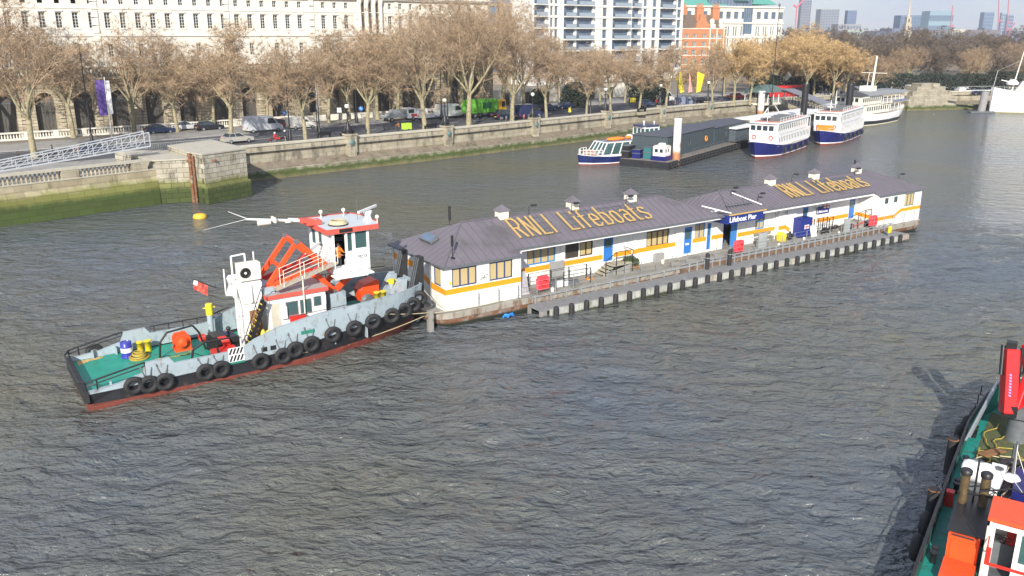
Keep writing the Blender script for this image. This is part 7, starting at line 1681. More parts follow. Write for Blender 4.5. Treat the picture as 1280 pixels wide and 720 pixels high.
# cabin: stern-facing wall at u=1.9 with big opening showing the interior
mb.box(1.9, 1.98, -1.98, -1.80, 1.0, 3.05); mb.box(1.9, 1.98, -2.72, -2.58, 1.0, 3.05); mb.box(1.9, 1.98, -2.58, -1.98, 2.92, 3.05); mb.box(1.9, 1.98, -4.6, -3.6, 1.0, 3.05); mb.box(1.9, 1.98, -3.6, -2.72, 1.0, 1.9); mb.box(1.9, 1.98, -3.6, -2.72, 2.9, 3.05)
mb.box(1.98, 3.6, -1.86, -1.80, 1.0, 3.05); mb.box(3.5, 3.6, -4.6, -1.86, 1.0, 3.05); mb.box(1.98, 3.5, -4.6, -4.54, 1, 3.05); mb.build('cabin_wall', WHITE2, ft)
mb = MB(); mb.box(2.02, 3.7, -4.7, -1.72, 3.05, 3.15); mb.build('cabin_roof', TUGRED, ft)
mb = MB(); mb.box(1.885, 1.9, -4.6, -1.8, 1.55, 1.66); mb.box(1.885, 1.9, -1.97, -1.82, 1.66, 2.2); mb.build('red_band', RED, ft)
mb = MB(); mb.box(1.93, 1.95, -3.6, -2.72, 1.9, 2.9); mb.build('window', GLASSG, ft)
mb = MB(); mb.box(2.0, 3.4, -2.7, -1.9, 1.0, 1.05); mb.box(2.7, 3.3, -2.6, -1.95, 1.05, 2.0); mb.build('cabin_interior', GREYD, ft)
mb = MB(); mb.torus((2.5, -2.25, 2.3), (.8, 0, .6), .2, .02, 18, 5); mb.tube((2.5, -2.25, 2.3), (2.8, -2.25, 2.0), .03); mb.build('steering_wheel', BLACK, ft)
mb = MB(); mb.box(2.75, 2.9, -2.55, -2.3, 2.0, 2.7); mb.build('red_jacket', RED, ft)
mb = MB(); mb.torus((1.7, -1.86, 2.4), (0, 1, 0), .25, .025, 14, 5); mb.build('hoop_handle', RED, ft)
mb = MB(); mb.path([(1.75, -1.78, 1.0), (1.75, -1.78, 3.0)], .04); mb.path([(1.75, -1.9, 1.2), (.5, -1.9, 1.1)], .03); mb.build('grab_rail', CREAM, ft)
mb = MB(); mb.box(-1.0, 1.8, -2.7, -1.65, 1.0, 1.06); mb.build('dark_step', BLACK, ft)
# raft, boxes, mast, crane
mb = MB(); r9 = random.Random(31)
for k in range(16): x_ = r9.uniform(7.5, 10.2); y_ = r9.uniform(-4, -.9); mb.box(x_, x_ + r9.uniform(.15, .5), y_, y_ + r9.uniform(.1, .4), 1.0, 1.0 + r9.uniform(.1, .5))
mb.build('deck_gear', GREYD, ft)
for k in range(5):
    pts = [(5 + k * .3 + j * .5, -1.75 - .25 * k + .12 * math.sin(j * 1.3 + k), 2.16 + .03 * k) for j in range(7)]; mb = MB(); mb.path(pts, .02, 4); mb.build('hose', [BLACK, ROPE, GREYD, ROPEY, BLACK][k], ft)
for u_ in (2.0, 7.5, 9.8, 13.2): mb = MB(); mb.lathe([(.09, 1.0), (.09, 1.35), (.13, 1.36), (.13, 1.42)], u_, -.35, 8); mb.lathe([(.09, 1.0), (.09, 1.35), (.13, 1.36), (.13, 1.42)], u_ + .35, -.35, 8); mb.build('mooring_bitts', BLACK, ft)
o = thing('life_raft', 'white oval life raft canister strapped above the exhausts of the red and green tug', 'life raft', (FO[0], FO[1], 0), FH2)
mb = MB(); mb.lathe([(.2, -.55), (.34, -.5), (.4, -.35), (.4, -.03), (.42, 0), (.4, .03), (.4, .35), (.34, .5), (.2, .55)], n=16, axis='y', c=(6.6, -1.02, 2.5)); mb.build('canister', WHITE2, o); mb = MB(); mb.torus((6.6, -1.02, 2.5), (0, 1, .0), .40, .02, 18, 5); mb.torus((6.6, -1.02, 2.5), (1, 0, 0), .42, .02, 18, 5); mb.build('strap', GREYD, o)
mb = MB(); mb.box(6.2, 7.0, -1.4, -.7, 1.0, 2.15); mb.build('cradle', GREYD, o)
mb = MB(); mb.hexa([(5.6, -1.8, 2.4), (7.3, -1.9, 2.4), (7.3, -1.4, 2.4), (5.6, -1.55, 2.4), (5.6, -1.8, 2.6), (7.3, -1.9, 2.7), (7.3, -1.4, 2.7), (5.6, -1.55, 2.6)]); mb.box(6, 6.9, -1.75, -1.5, 1, 2.4); b = mb.build('davit_box', WHITE2, ft); mb = MB(); mb.lathe([(.17, 2.68), (.17, 2.71)], 6.9, -1.65, 16); mb.build('porthole', GREYD, b)
mb = MB(); mb.lathe([(.28, 2.45), (.3, 2.5), (.2, 2.62), (.1, 2.62)], 6.75, -2.1, 16); mb.build('ring_vent', WHITE2, ft)
mb = MB(); mb.tube((6.9, -2.1, 2.0), (6.9, -2.1, 3.9), .05); mb.build('mast', GREYD, ft); mb = MB(); mb.tube((10.5, -2.0, 1.0), (10.5, -2.0, 2.2), .09); mb.build('deck_post', GREYD, ft); mb = MB(); mb.box(5.7, 7.8, -3.4, -2.2, 2.1, 2.5); mb.build('hatch_cover', NAVY, ft); mb = MB(); mb.path([(6.9, -2.1, 3.8), (5.5, -2.2, 3.0), (4.4, -2.9, 2.7)], .012, 4); mb.path([(6.9, -2.1, 3.6), (6, -2.6, 2.8), (4.9, -3.6, 2.7)], .012, 4); mb.build('stay_cable', CREAM, ft)
mb = MB(); mb.box(8.4, 9.6, -2.6, -1.6, 1.0, 1.8); mb.torus((9.0, -2.1, 1.95), (0, 0, 1), .4, .15, 16, 6); mb.build('anchor_windlass', BLACK, ft)
mb = MB(); mb.lathe([(.5, 1.0), (.45, 1.5), (.4, 2.3)], 14.0, -1.9, 14); mb.box(13.3, 14.9, -2.6, -1.2, 2.2, 2.7); c_ = mb.build('crane_base', GREYD, ft)
CRR = mat('crane_bright_red', (.56, .012, .014), .35, .12, 3, stain=((.2, .02, .02), .2, 4))
def slab(name, p, q, w_, h_, m=CRR): mb = MB(); mb.bar(p, q, w_, h_); o = mb.build(name, m, ft); bv = o.modifiers.new('b', 'BEVEL'); bv.width = .05; bv.segments = 2; return o
slab('crane_boom', (13.3, -1.45, 2.4), (13.9, -1.15, 5.1), .55, .6); slab('crane_jib', (13.8, -2.3, 2.8), (14.3, -1.8, 5.3), .42, .55); slab('crane_link', (13.4, -1.75, 2.6), (14.1, -2.0, 4.3), .3, .5)
mb = MB(); mb.box(13.75, 14.15, -1.35, -.95, 5.1, 5.4); mb.tube((13.5, -.95, 4.0), (13.9, -.85, 5.2), .09); mb.tube((14.1, -1.6, 3.2), (14.2, -1.55, 5.1), .08); mb.box(13.1, 13.5, -1.8, -1.2, 2.3, 2.8); mb.build('crane_hydraulics', BLACK, ft)
mb = MB()
for k in range(8): t0 = .3 + k * .045; p = Vector((13.3, -1.45, 2.4)).lerp(Vector((13.9, -1.15, 5.1)), t0); mb.box(p.x - .325, p.x - .31, p.y - .1, p.y + .1, p.z, p.z + .08)
mb.build('crane_lettering', mat('lilac_lettering', (.35, .30, .62), .5, .1), ft)
rnd = random.Random(12)
for lb, base, m_ in (('tangle of yellow rope on the fore deck of the red and green tug', (12.5, -1.5), ROPEY), ('thin pale green ropes lying forward of the white raft', (11.6, -2.6), ROPE)):
    o = thing('rope_tangle', lb, 'rope', (FO[0], FO[1], 0), FH2); mb = MB()
    for k in range(7):
        pts = []; p = Vector((base[0] + rnd.uniform(-.6, .6), base[1] + rnd.uniform(-.7, .7), 1.05)); d = rnd.uniform(0, 6)
        for j in range(12): d += rnd.uniform(-.8, .8); p = p + Vector((math.cos(d) * .28, math.sin(d) * .28, 0)); p.y = min(p.y, -.7); pts.append((p.x, p.y, 1.04 + .03 * k))
        mb.path(pts, .025, 5)
    mb.build('rope', m_, o)
o = thing('loose_plank', 'brown plank lying across the fore deck of the red and green tug', 'plank', (FO[0], FO[1], 0), FH2); mb = MB(); mb.bar((10.9, -.9, 1.3), (12.2, -1.5, 1.15), .4, .06); mb.build('board', WOODB, o)
# ================================================================== moored boats
def hull(parent, st, bands, cap=True):
    """st: (u, half_wl, half_deck, z_deck); bands: (name, t0, t1, mat) between waterline and deck; v axis centred"""
    for name, t0, t1, m_ in bands:
        mb = MB()
        for s_ in (-1, 1):
            A = [(u, s_ * lerp(a, b, t0), (lerp(0, z, t0) if t0 >= 0 else -.5)) for u, a, b, z in st]; B = [(u, s_ * lerp(a, b, t1), lerp(0, z, t1)) for u, a, b, z in st]
            loft(mb, [A, B] if s_ < 0 else [B, A])
        for e in (st[0], st[-1]):
            u, a, b, z = e; mb.quad((u, -lerp(a, b, t0), lerp(0, z, t0) if t0 >= 0 else -.5), (u, lerp(a, b, t0), lerp(0, z, t0) if t0 >= 0 else -.5), (u, lerp(a, b, t1), lerp(0, z, t1)), (u, -lerp(a, b, t1), lerp(0, z, t1)))
        mb.build(name, m_, parent)
    mb = MB(); A = [(u, -b, z * .995) for u, a, b, z in st]; B = [(u, b, z * .995) for u, a, b, z in st]; loft(mb, [A, B]); mb.build('deck', mat('pale_boat_deck', (.45, .42, .36), .8, .1, 2), parent)
def cabin(parent, x0, x1, y0, y1, z0, z1, wins, mwall=WHITE2, end_w=0, name='cabin', fm=None, glass=GLASS, back_w=0):
    """box cabin with real window openings. wins=(zlo,zhi,width,gap)"""
    mb = MB(); zl, zh, ww, gp = wins; L_ = x1 - x0
    def row(L_): 
        out = []; u = gp
        while u + ww <= L_ - gp * .5: out.append((u, u + ww, zl, zh)); u += ww + gp
        return out
    o1 = row(L_); e1 = row(y1 - y0)
    Ps = [(wall(mb, (x0, y0), (1, 0), L_, z0, z1, o1, .08), o1), (wall(mb, (x1, y1), (-1, 0), L_, z0, z1, o1, .08), o1),
          (wall(mb, (x0, y1), (0, -1), y1 - y0, z0, z1, e1, .08), e1), (wall(mb, (x1, y0), (0, 1), y1 - y0, z0, z1, e1, .08), e1)]
    mb.build(name, mwall, parent)
    for P_, os_ in Ps:
        for a, b, c, d in os_:
            g = MB(); g.quad(P_(a, c, .05), P_(b, c, .05), P_(b, d, .05), P_(a, d, .05)); g.build('window', glass, parent)
def roofslab(parent, x0, x1, y0, y1, z, m, h=.12, name='roof'):
    mb = MB(); r = .5; mb.prism([(x0 + r, y0), (x1 - r, y0), (x1, y0 + r), (x1, y1 - r), (x1 - r, y1), (x0 + r, y1), (x0, y1 - r), (x0, y0 + r)], z, z + h); return mb.build(name, m, parent)
def rails(parent, pts, z, h=1.0, step=1.0, m=WHITE2, r=.025):
    mb = MB()
    for p, q in zip(pts, pts[1:]):
        L_ = math.dist(p, q); n = max(1, int(L_ / step))
        for k in range(n + 1): a = (lerp(p[0], q[0], k / n), lerp(p[1], q[1], k / n)); mb.tube((*a, z), (*a, z + h), r, n=4)
        for hh in (.5, 1): mb.tube((*p, z + h * hh), (*q, z + h * hh), r, n=4)
    mb.build('guard_rail', m, parent)
def buoy_ring(parent, c, ax_, r_=.33, m=ORANGE): mb = MB(); mb.torus(c, ax_, r_, .08, 16, 6); mb.build('lifebuoy', m, parent)
ROOFRED = mat('faded_red_boat_roof', (.50, .20, .13), .7, .15, 2, stain=((.55, .5, .45), .35, 1))
# twin-decked passenger boats (two similar)
def passenger(label, name, bow, head, L_, roofm, tall=1.0, rust=True):
    # local +x towards the stern, bow at the origin
    o = thing(name, label, 'passenger boat', (*bow, 0), head)
    st = [(0, .1, .45, 2.5), (1.0, .9, 1.5, 2.3), (2.5, 1.7, 2.3, 2.05), (4.5, 2.3, 2.6, 1.8), (L_ * .5, 2.5, 2.7, 1.55), (L_ * .85, 2.4, 2.6, 1.6), (L_, 1.6, 2.1, 1.75)]
    hull(o, st, (('boot_topping', -.1, .12, HULLRED), ('white_line', .12, .2, WHITE2), ('hull', .2, .97, NAVY), ('sheer_strake', .97, 1.0, WHITE2)))
    cabin(o, 3.0, L_ - 1.2, -2.3, 2.3, 1.6, 3.35, (2.2, 2.95, .55, .25), end_w=1)
    cabin(o, 2.6, L_ - 2.4, -2.2, 2.2, 3.35, 5.0 * tall, (3.9, 4.65, .75, .18), name='upper_saloon')
    roofslab(o, 2.2, L_ - 1.6, -2.45, 2.45, 5.0 * tall, WHITE2); roofslab(o, 3.0, L_ - 3.0, -1.9, 1.9, 5.0 * tall + .12, roofm, .05, 'roof_deck')
    rails(o, [(.6, -.9), (2.2, -2.0), (3.0, -2.25)], 2.1, .7); rails(o, [(.6, .9), (2.2, 2.0), (3.0, 2.25)], 2.1, .7)
    mb = MB(); mb.prismx([(-1.9, 2.0), (1.9, 2.0), (2.1, 3.35), (-2.1, 3.35)], 2.3, 3.0); mb.build('front_bulkhead', WHITE2, o)
    buoy_ring(o, (2.25, -1.3, 2.9), (1, 0, 0), .28, RED); buoy_ring(o, (2.25, 1.3, 2.9), (1, 0, 0), .28, RED)
    return o
PB1 = passenger('nearer navy hulled white passenger boat with wrap round windows, bow towards the dark sheds', 'passenger_boat', (36.6, 130.0), math.atan2(143.5 + 4.5 - 130, 49.4 - .5 - 36.6), 20.5, ROOFRED)
PB2 = passenger('second navy hulled passenger boat behind, with an orange cover across its fore deck', 'passenger_boat', (51.8, 145.8), math.atan2(17.5, 11.7), 21, ROOFRED, 1.04)
mb = MB(); mb.box(1.6, 2.2, -1.3, 1.3, 2.3, 3.2); mb.build('deck_cover', mat('bright_orange_cover', (.85, .22, .02), .6, .08), PB2)
mb = MB(); mb.tube((7, 0, 5.2), (7, 0, 8.6), .06, n=6); mb.build('mast', CREAM, PB2)
for q_, hh_ in ((PB1, 5.12), (PB2, 5.32)):
    rails(q_, [(3.2, -2.3), (14, -2.3)], hh_, .75, 1.3); rails(q_, [(3.2, 2.3), (14, 2.3)], hh_, .75, 1.3)
    for k in range(5): mb = MB(); mb.box(5 + k * 2.0, 5.5 + k * 2.0, -1.4, 1.4, hh_ + .05, hh_ + .45); mb.build('deck_bench', GREYD, q_)
    for k in range(5): mb = MB(); mb.lathe([(.12, .5), (.2, .6), (.2, 1.2), (.12, 1.3)], 5 + k * 3, -2.8, 8); mb.build('fender', RUBBER, q_)
    mb = MB(); mb.tube((4, 0, hh_), (4, 0, hh_ + 1.9), .05, n=5); mb.tube((4, -.7, hh_ + 1.2), (4, .7, hh_ + 1.2), .03, n=4); mb.box(3.8, 4.2, -.5, .5, hh_ + .7, hh_ + .82); mb.build('signal_mast', WHITE2, q_)
# old white steamer with cross mast
SD = math.atan2(190.3 - 172.2, 85.3 - 67.3)
s3 = thing('old_steamer', 'old white passenger steamer with grey awning roof, black lower hull and a cross shaped mast', 'ship', (67.0, 176.0, 0), math.atan2(17.3, 17.6))
stm = [(0, 1.0, 1.6, 3.0), (2.5, 2.4, 2.9, 2.6), (7, 3.1, 3.3, 2.3), (13, 3.2, 3.3, 2.25), (19, 2.7, 3.1, 2.5), (23, 1.3, 2.2, 2.8), (24.6, .2, 1.2, 3.0)]
hull(s3, stm, (('boot_topping', -.1, .06, mat('olive_boot_top', (.30, .28, .12), .6, .15)), ('lower_hull', .12, .42, HULLBLACK), ('rubbing_band', .06, .12, CREAM), ('topsides', .42, 1.0, WHITE2)))
cabin(s3, 3, 14, -2.7, 2.7, 2.4, 4.2, (3.0, 3.8, .7, .35), CREAM); cabin(s3, .5, 9.5, -2.8, 2.8, 4.3, 6.0, (4.9, 5.7, .7, .25), CREAM, name='upper_saloon')
rails(s3, [(14, -3.1), (19, -2.9), (23, -2.1)], 2.5, .9, .4); rails(s3, [(9.5, -3), (15, -3), (19, -2.8), (22.5, -2.1)], 4.3, .9, .5)
mb = MB()
for u in (10, 12, 14, 16, 18, 20, 22):
    for s_ in (-1, 1): mb.tube((u, s_ * min(2.9, 2.9 - max(0, u - 18) * .2), 2.5), (u, s_ * min(2.9, 2.9 - max(0, u - 18) * .2), 6.1), .06, n=5)
mb.build('awning_post', WHITE2, s3)
mb = MB(); mb.prismx([(-3.2, 6.0), (3.2, 6.0), (3.2, 6.15), (1.6, 6.7), (-1.6, 6.7), (-3.2, 6.15)], 3.5, 20); mb.taper(20, 23.2, -3.0, 3.0, 6.0, 6.5, .1, .6, .9); mb.build('awning_roof', mat('grey_awning', (.24, .25, .26), .8, .1, 1), s3)
mb = MB(); mb.box(9.5, 23, -3.05, 3.05, 4.2, 4.3); mb.build('upper_deck', CREAM, s3)
mb = MB(); mb.taper(14.5, 22, -3.18, -3.1, 4.35, 4.75, .1, 0); mb.build('rolled_awning', mat('blue_grey_canvas', (.18, .20, .30), .8, .2, 3), s3)
mb = MB(); mb.add([(.2, -2.9, 6.0), (4, -2.9, 6.0), (4, 2.9, 6.0), (.2, 2.9, 6.0), (2.1, 0, 7.2)], [(0, 1, 4), (1, 2, 4), (2, 3, 4), (3, 0, 4), (3, 2, 1, 0)]); mb.build('pavilion_roof', mat('dark_slate_roof', (.06, .06, .065), .7, .1), s3)
mb = MB(); mb.tube((10.5, 0, 6.6), (11.4, 0, 13.6), .28, .16, 8); mb.build('mast', CREAM, s3); mb = MB(); mb.tube((11.1, -2.6, 10.2), (11.1, 2.6, 10.2), .08, n=6); mb.build('yard', CREAM, s3); mb = MB(); mb.tube((8.0, 0, 6.6), (8.6, 0, 10.4), .06, n=5); mb.build('signal_mast', CREAM, s3)
mb = MB(); mb.box(7.5, 10.2, -1.2, 1.2, 6.7, 7.7); mb.build('wheelhouse', CREAM, s3)
# white warship at the far right
ws = thing('white_warship', 'large white painted ship bow entering the picture at the right edge', 'ship', (113.5, 209.0, 0), R(4))
stw = [(0, .1, .6, 5.9), (2.5, 1.3, 2.4, 5.3), (8, 3.2, 3.8, 4.7), (18, 4.3, 4.4, 4.3), (60, 4.3, 4.4, 4.3)]
hull(ws, stw, (('boot_topping', -.1, .04, mat('olive_boot_top', (.30, .28, .12), .6)), ('hull', .04, 1.0, WHITE2)))
rails(ws, [(.3, -.5), (2.5, -2.3), (8, -3.7), (18, -4.2)], 5.0, 1.0, .8)
mb = MB(); mb.taper(7, 22, -2.4, 2.4, 4.6, 7.2, 1.5, .3, .5); mb.taper(10, 16, -2, 2, 7.2, 9.2, .8, .3); mb.lathe([(1.2, 6.4), (1.4, 6.8), (.6, 7.6)], 4.7, 0, 12); mb.tube((4.2, 0, 7.0), (1.8, 0, 7.5), .12); mb.build('superstructure', WHITE2, ws)
mb = MB(); mb.tube((4.8, 0, 5), (6.6, 0, 15.8), .16, .1, 8); mb.build('foremast', CREAM, ws); mb = MB(); mb.tube((.1, 0, 5.9), (.6, 0, 9.6), .04, n=4); mb.tube((.6, 0, 9.6), (6.0, 0, 12), .02, n=3); mb.build('jackstaff', WHITE2, ws)
dp = thing('mooring_dolphin', 'leaning grey mooring pile with white gangplank beside the warship bow', 'pile', (111.2, 208.5, 0))
mb = MB(); mb.tube((0, 0, -1), (.5, 0, 4.9), .85, n=14); mb.build('pile', mat('grey_steel_pile', (.28, .27, .27), .6, .15, 1), dp); mb = MB(); mb.box(-2.8, 3.0, -1, 1, 0, .35); mb.build('collar_raft', GREYD, dp); mb = MB(); mb.bar((-5, 2, 5.0), (3, 1, 5.2), .8, .15); mb.bar((-5, 2, 5.9), (3, 1, 6.1), .05, .05); mb.build('gangplank', ALU, dp)
# dark mooring barge with container sheds
bd = Vector((40.5 - 21.6, 146.7 - 119.0)); BH = math.atan2(bd.y, bd.x)
bg_ = thing('mooring_barge', 'black steel mooring barge with tyre fringed side carrying dark sheds', 'barge', (21.6, 119.0, 0), BH)
mb = MB(); mb.box(0, 36, 0, 7.6, -.5, .95); mb.build('hull', HULLBLACK, bg_)
mb = MB(); mb.box(.05, 35.9, .05, 7.5, .95, 1.0); mb.build('deck', mat('barge_deck', (.19, .17, .15), .9, .3, 1, stain=((.28, .2, .12), .3, 1)), bg_)
for k in range(30):
    mb = MB(); mb.torus((.8 + k * 1.15, -.14, .45), (.25, 1, 0), .3, .12, 12, 6); mb.build('tyre_fender', RUBBER, bg_)
rails(bg_, [(9, .3), (35, .3)], 1.0, .9, 2.2, GREYD)
SHED = mat('dark_slate_shed_paint', (.055, .075, .085), .55, .12, 1, stretch=(4, 4, .2))
SHR = mat('dark_shed_roof', (.07, .075, .095), .6, .12, .8)
def shed(label, x0, x1, y0, y1, z1, wn, extra=None):
    o = thing('site_cabin', label, 'cabin', (21.6, 119.0, 0), BH); mb = MB()
    P_ = wall(mb, (x0, y0), (1, 0), x1 - x0, 1.0, z1, wn, .1); mb.quad((x0, y1, 1), (x0, y0, 1), (x0, y0, z1), (x0, y1, z1)); mb.quad((x1, y0, 1), (x1, y1, 1), (x1, y1, z1), (x1, y0, z1)); mb.box(x0, x1, y1 - .05, y1, 1, z1)
    k = x0
    while k < x1: mb.box(k, k + .05, y0 - .03, y0, 1.05, z1 - .1) if not any(x0 + a < k < x0 + b for a, b, *_ in wn) else None; k += .6
    mb.build('wall', SHED, o)
    mb = MB(); mb.prismx([(y0 - .15, z1), (y1 + .15, z1), (y1 + .15, z1 + .08), ((y0 + y1) / 2, z1 + .45), (y0 - .15, z1 + .08)], x0 - .15, x1 + .15); mb.build('roof', SHR, o)
    for a, b, c, d in wn: window(o, P_, a, b, c, d, .1, [GLASS, GREYD], 2, 1, .07)
    return o
sh1 = shed('long dark grey shed on the mooring barge with an orange lifebuoy on its side', 3.2, 20.5, 1.8, 7.3, 4.0, [(2.6, 3.7, 2.1, 3.0), (7.2, 8.3, 2.1, 3.0)])
buoy_ring(sh1, (17.2, 1.68, 2.5), (0, 1, 0), .38)
shed('second dark shed on the mooring barge towards the navy passenger boat', 21.2, 35.0, 1.9, 7.2, 3.7, [(4.3, 5.3, 2.0, 2.9), (9, 10, 2.0, 2.9)])
for lb, x0, x1, y0, y1, h, m_ in (('teal green tank on the barge deck left of the small cabin', 1.3, 2.6, 3.3, 4.6, 1.6, mat('teal_tank', (.03, .14, .15), .5, .15)), ('dark blue crate on the barge deck beside the tour boat stern', 1.0, 2.2, 4.9, 6.2, 1.2, NAVY), ('black covered stack in front of the long shed', .4, 2.6, 6.4, 7.5, 1.7, BLACK), ('brown timber stack on the near barge corner', 3.4, 5.6, .4, 1.4, .35, WOODB)):
    o = thing('deck_container', lb, 'container', (21.6, 119.0, 1.0), BH); mb = MB(); mb.taper(x0, x1, y0, y1, 0, h, .06, .06); b = mb.build('body', m_, o); mb = MB(); mb.box(x0 - .03, x1 + .03, y0 - .03, y1 + .03, h * .55, h * .62); mb.box(x0, x1, y0, y1, h, h + .05); mb.build('band', GREYD, o)
o = thing('barge_cabin', 'little white cabin with blue base on the barge deck by the white pile', 'cabin', (21.6, 119.0, 0), BH); cabin(o, .7, 2.7, 1.0, 2.8, 1.6, 2.9, (2.1, 2.6, .5, .25)); mb = MB(); mb.box(.5, 2.9, .8, 3.0, 1.0, 1.62); mb.build('base', NAVY, o); roofslab(o, .6, 2.8, .9, 2.9, 2.9, CREAM, .1); mb = MB(); mb.box(1.2, 2.0, 1.5, 2.2, 3.0, 3.35); mb.build('hatch', WHITE2, o)
def pile(label, x, y, h, r_, m_, rustz=0):
    o = thing('mooring_pile', label, 'pile', (x, y, 0)); mb = MB(); mb.tube((0, 0, -1), (0, 0, h), r_, n=16); mb.build('pile', m_, o); mb = MB(); mb.lathe([(r_ * 1.06, h - .15), (r_ * 1.06, h), (r_ * .9, h + .08)], n=16); mb.build('cap', m_, o); return o
WPILE = mat('white_pile_paint', (.72, .70, .66), .5, .06, 1, stain=((.45, .22, .10), .3, 1.5, (1, 1, .4)), zband=[(2.2, (.42, .20, .09), .35, 1.2)])
pile('tall white mooring pile with rusty foot at the near end of the dark sheds', *at(845, 199, 1.0)[:2], 6.6, .55, WPILE)
pile('short white mooring pile below the pavilion', 53.3, 188.5, 6.2, .7, WPILE)
pile('tall black mooring pile between the two navy passenger boats', 50.6, 152.5, 9.6, .55, BLACK)
pile('black mooring pile between second passenger boat and old steamer', 65.6, 171.5, 8.6, .65, BLACK)
# small tour boat with sloped glass
tb = thing('tour_boat', 'small blue hulled tour boat with glass saloon, orange raft on top and raised white wheelhouse', 'tour boat', (9.6, 123.4, 0), math.atan2(131.5 - 123.4, 22.5 - 9.6))
stt = [(0, .1, .5, 1.5), (1.5, 1.1, 1.7, 1.35), (4, 1.9, 2.2, 1.2), (9, 2.1, 2.3, 1.1), (15, 2.0, 2.2, 1.1)]
hull(tb, stt, (('boot_topping', -.1, .1, HULLRED), ('white_line', .1, .22, WHITE2), ('hull', .22, .95, mat('deep_blue_hull', (.015, .025, .12), .35, .1)), ('sheer', .95, 1, WHITE2)))
mb = MB(); mb.hexa([(2.6, -1.8, 1.25), (13.5, -2.0, 1.1), (13.5, 2.0, 1.1), (2.6, 1.8, 1.25), (3.8, -1.5, 3.0), (13.5, -1.7, 3.0), (13.5, 1.7, 3.0), (3.8, 1.5, 3.0)]); mb.build('glazed_saloon', GLASSG, tb)
mb = MB()
for k in range(8):
    t = k / 7; xb, xt = lerp(2.6, 13.5, t), lerp(3.8, 13.5, t)
    for s_ in (-1, 1): mb.bar((xb, s_ * lerp(1.82, 2.02, t), 1.2), (xt, s_ * lerp(1.52, 1.72, t), 3.02), .12, .12)
for y_ in (-.9, 0, .9): mb.bar((2.58, y_, 1.25), (3.78, y_ * .85, 3.02), .12, .12)
for s_ in (-1, 1): mb.bar((3.8, s_ * 1.5, 3.02), (13.5, s_ * 1.7, 3.02), .16, .12); mb.bar((2.6, s_ * 1.82, 1.3), (13.5, s_ * 2.02, 1.2), .1, .2)
mb.bar((3.8, -1.5, 3.02), (3.8, 1.5, 3.02), .16, .12); mb.bar((2.6, -1.8, 1.3), (2.6, 1.8, 1.3), .1, .15); mb.bar((13.5, -1.8, 1.2), (13.5, -1.7, 3), .3, .2); mb.build('window_frame', WHITE2, tb)
mb = MB(); mb.box(4, 13.5, -1.5, 1.5, 3.04, 3.1); mb.build('saloon_roof', mat('blue_grey_saloon_roof', (.22, .25, .32), .4, .1, 2), tb)
rails(tb, [(.3, -.5), (1.4, -1.6), (2.6, -1.9)], 1.35, .8, .5, r=.045); rails(tb, [(.3, .5), (1.4, 1.6), (2.6, 1.9)], 1.35, .8, .5, r=.045)
mb = MB(); mb.box(1.2, 2.2, -.9, .4, 1.35, 2.0); mb.build('deck_seat', mat('salmon_deck_seat', (.55, .25, .18), .7, .1), tb)
mb = MB(); mb.taper(9.2, 15, -1.7, 1.7, 2.9, 3.6, .8, .15, .1); mb.build('wheelhouse_base', WHITE2, tb)
cabin(tb, 10.8, 13.6, -1.35, 1.35, 3.6, 4.85, (3.75, 4.6, .75, .12), glass=GLASSG, name='wheelhouse'); roofslab(tb, 10.5, 13.9, -1.5, 1.5, 4.85, mat('navy_roof', (.04, .05, .10), .4, .1), .22)
for x_, y_ in ((11, -.9), (12.2, .6), (13.2, -.6)): mb = MB(); mb.tube((x_, y_, 5.05), (x_, y_, 5.4), .06, n=6); mb.ball((x_, y_, 5.45), .14, 8, 5); mb.build('roof_lamp', WHITE2, tb)
o = thing('inflatable_raft', 'orange raft lying on the roof of the small tour boat', 'raft', tb.location, tb.rotation_euler[2])
mb = MB(); mb.ball((6.6, .1, 3.3), 1.0, 14, 8, (1.7, .7, .28)); mb.ball((9.0, .2, 3.35), .5, 10, 6, (1.1, .9, .5)); mb.build('raft', mat('bright_orange_cover', (.85, .22, .02), .6), o)
# pavilion and gangways on the embankment above the boats
x, y, _ = at(958, 138, S0)
pv = thing('pier_pavilion', 'white landing pavilion with green hipped roof on the embankment edge', 'pavilion', (54.5, 193.5, 0), R(38))
mb = MB(); mb.box(-4, 4, -3.5, 1.5, 3.2, 3.6); mb.build('platform', CREAM, pv)
mb = MB()
for a in (-3.8, -1.9, 0, 1.9, 3.8):
    for b in (-3.3, 1.3): mb.tube((a, b, 3.6), (a, b, 5.9), .09, n=6)
mb.path([(-3.2, -3.2, -1), (-2.6, -3.2, 1.5), (-.8, -3.2, 3.1), (.8, -3.2, 3.1), (2.6, -3.2, 1.5), (3.2, -3.2, -1)], .16, 6); mb.build('column', WHITE2, pv); rails(pv, [(-3.8, 1.3), (-3.8, -3.3), (3.8, -3.3), (3.8, 1.3)], 3.6, 1.0, .4)
mb = MB(); mb.hexa([(-4.6, -4.1, 5.9), (4.6, -4.1, 5.9), (4.6, 2.1, 5.9), (-4.6, 2.1, 5.9), (-2.4, -1.2, 7.3), (2.4, -1.2, 7.3), (2.4, -.8, 7.3), (-2.4, -.8, 7.3)]); mb.build('roof', mat('grey_green_roof', (.10, .16, .15), .7, .1), pv)
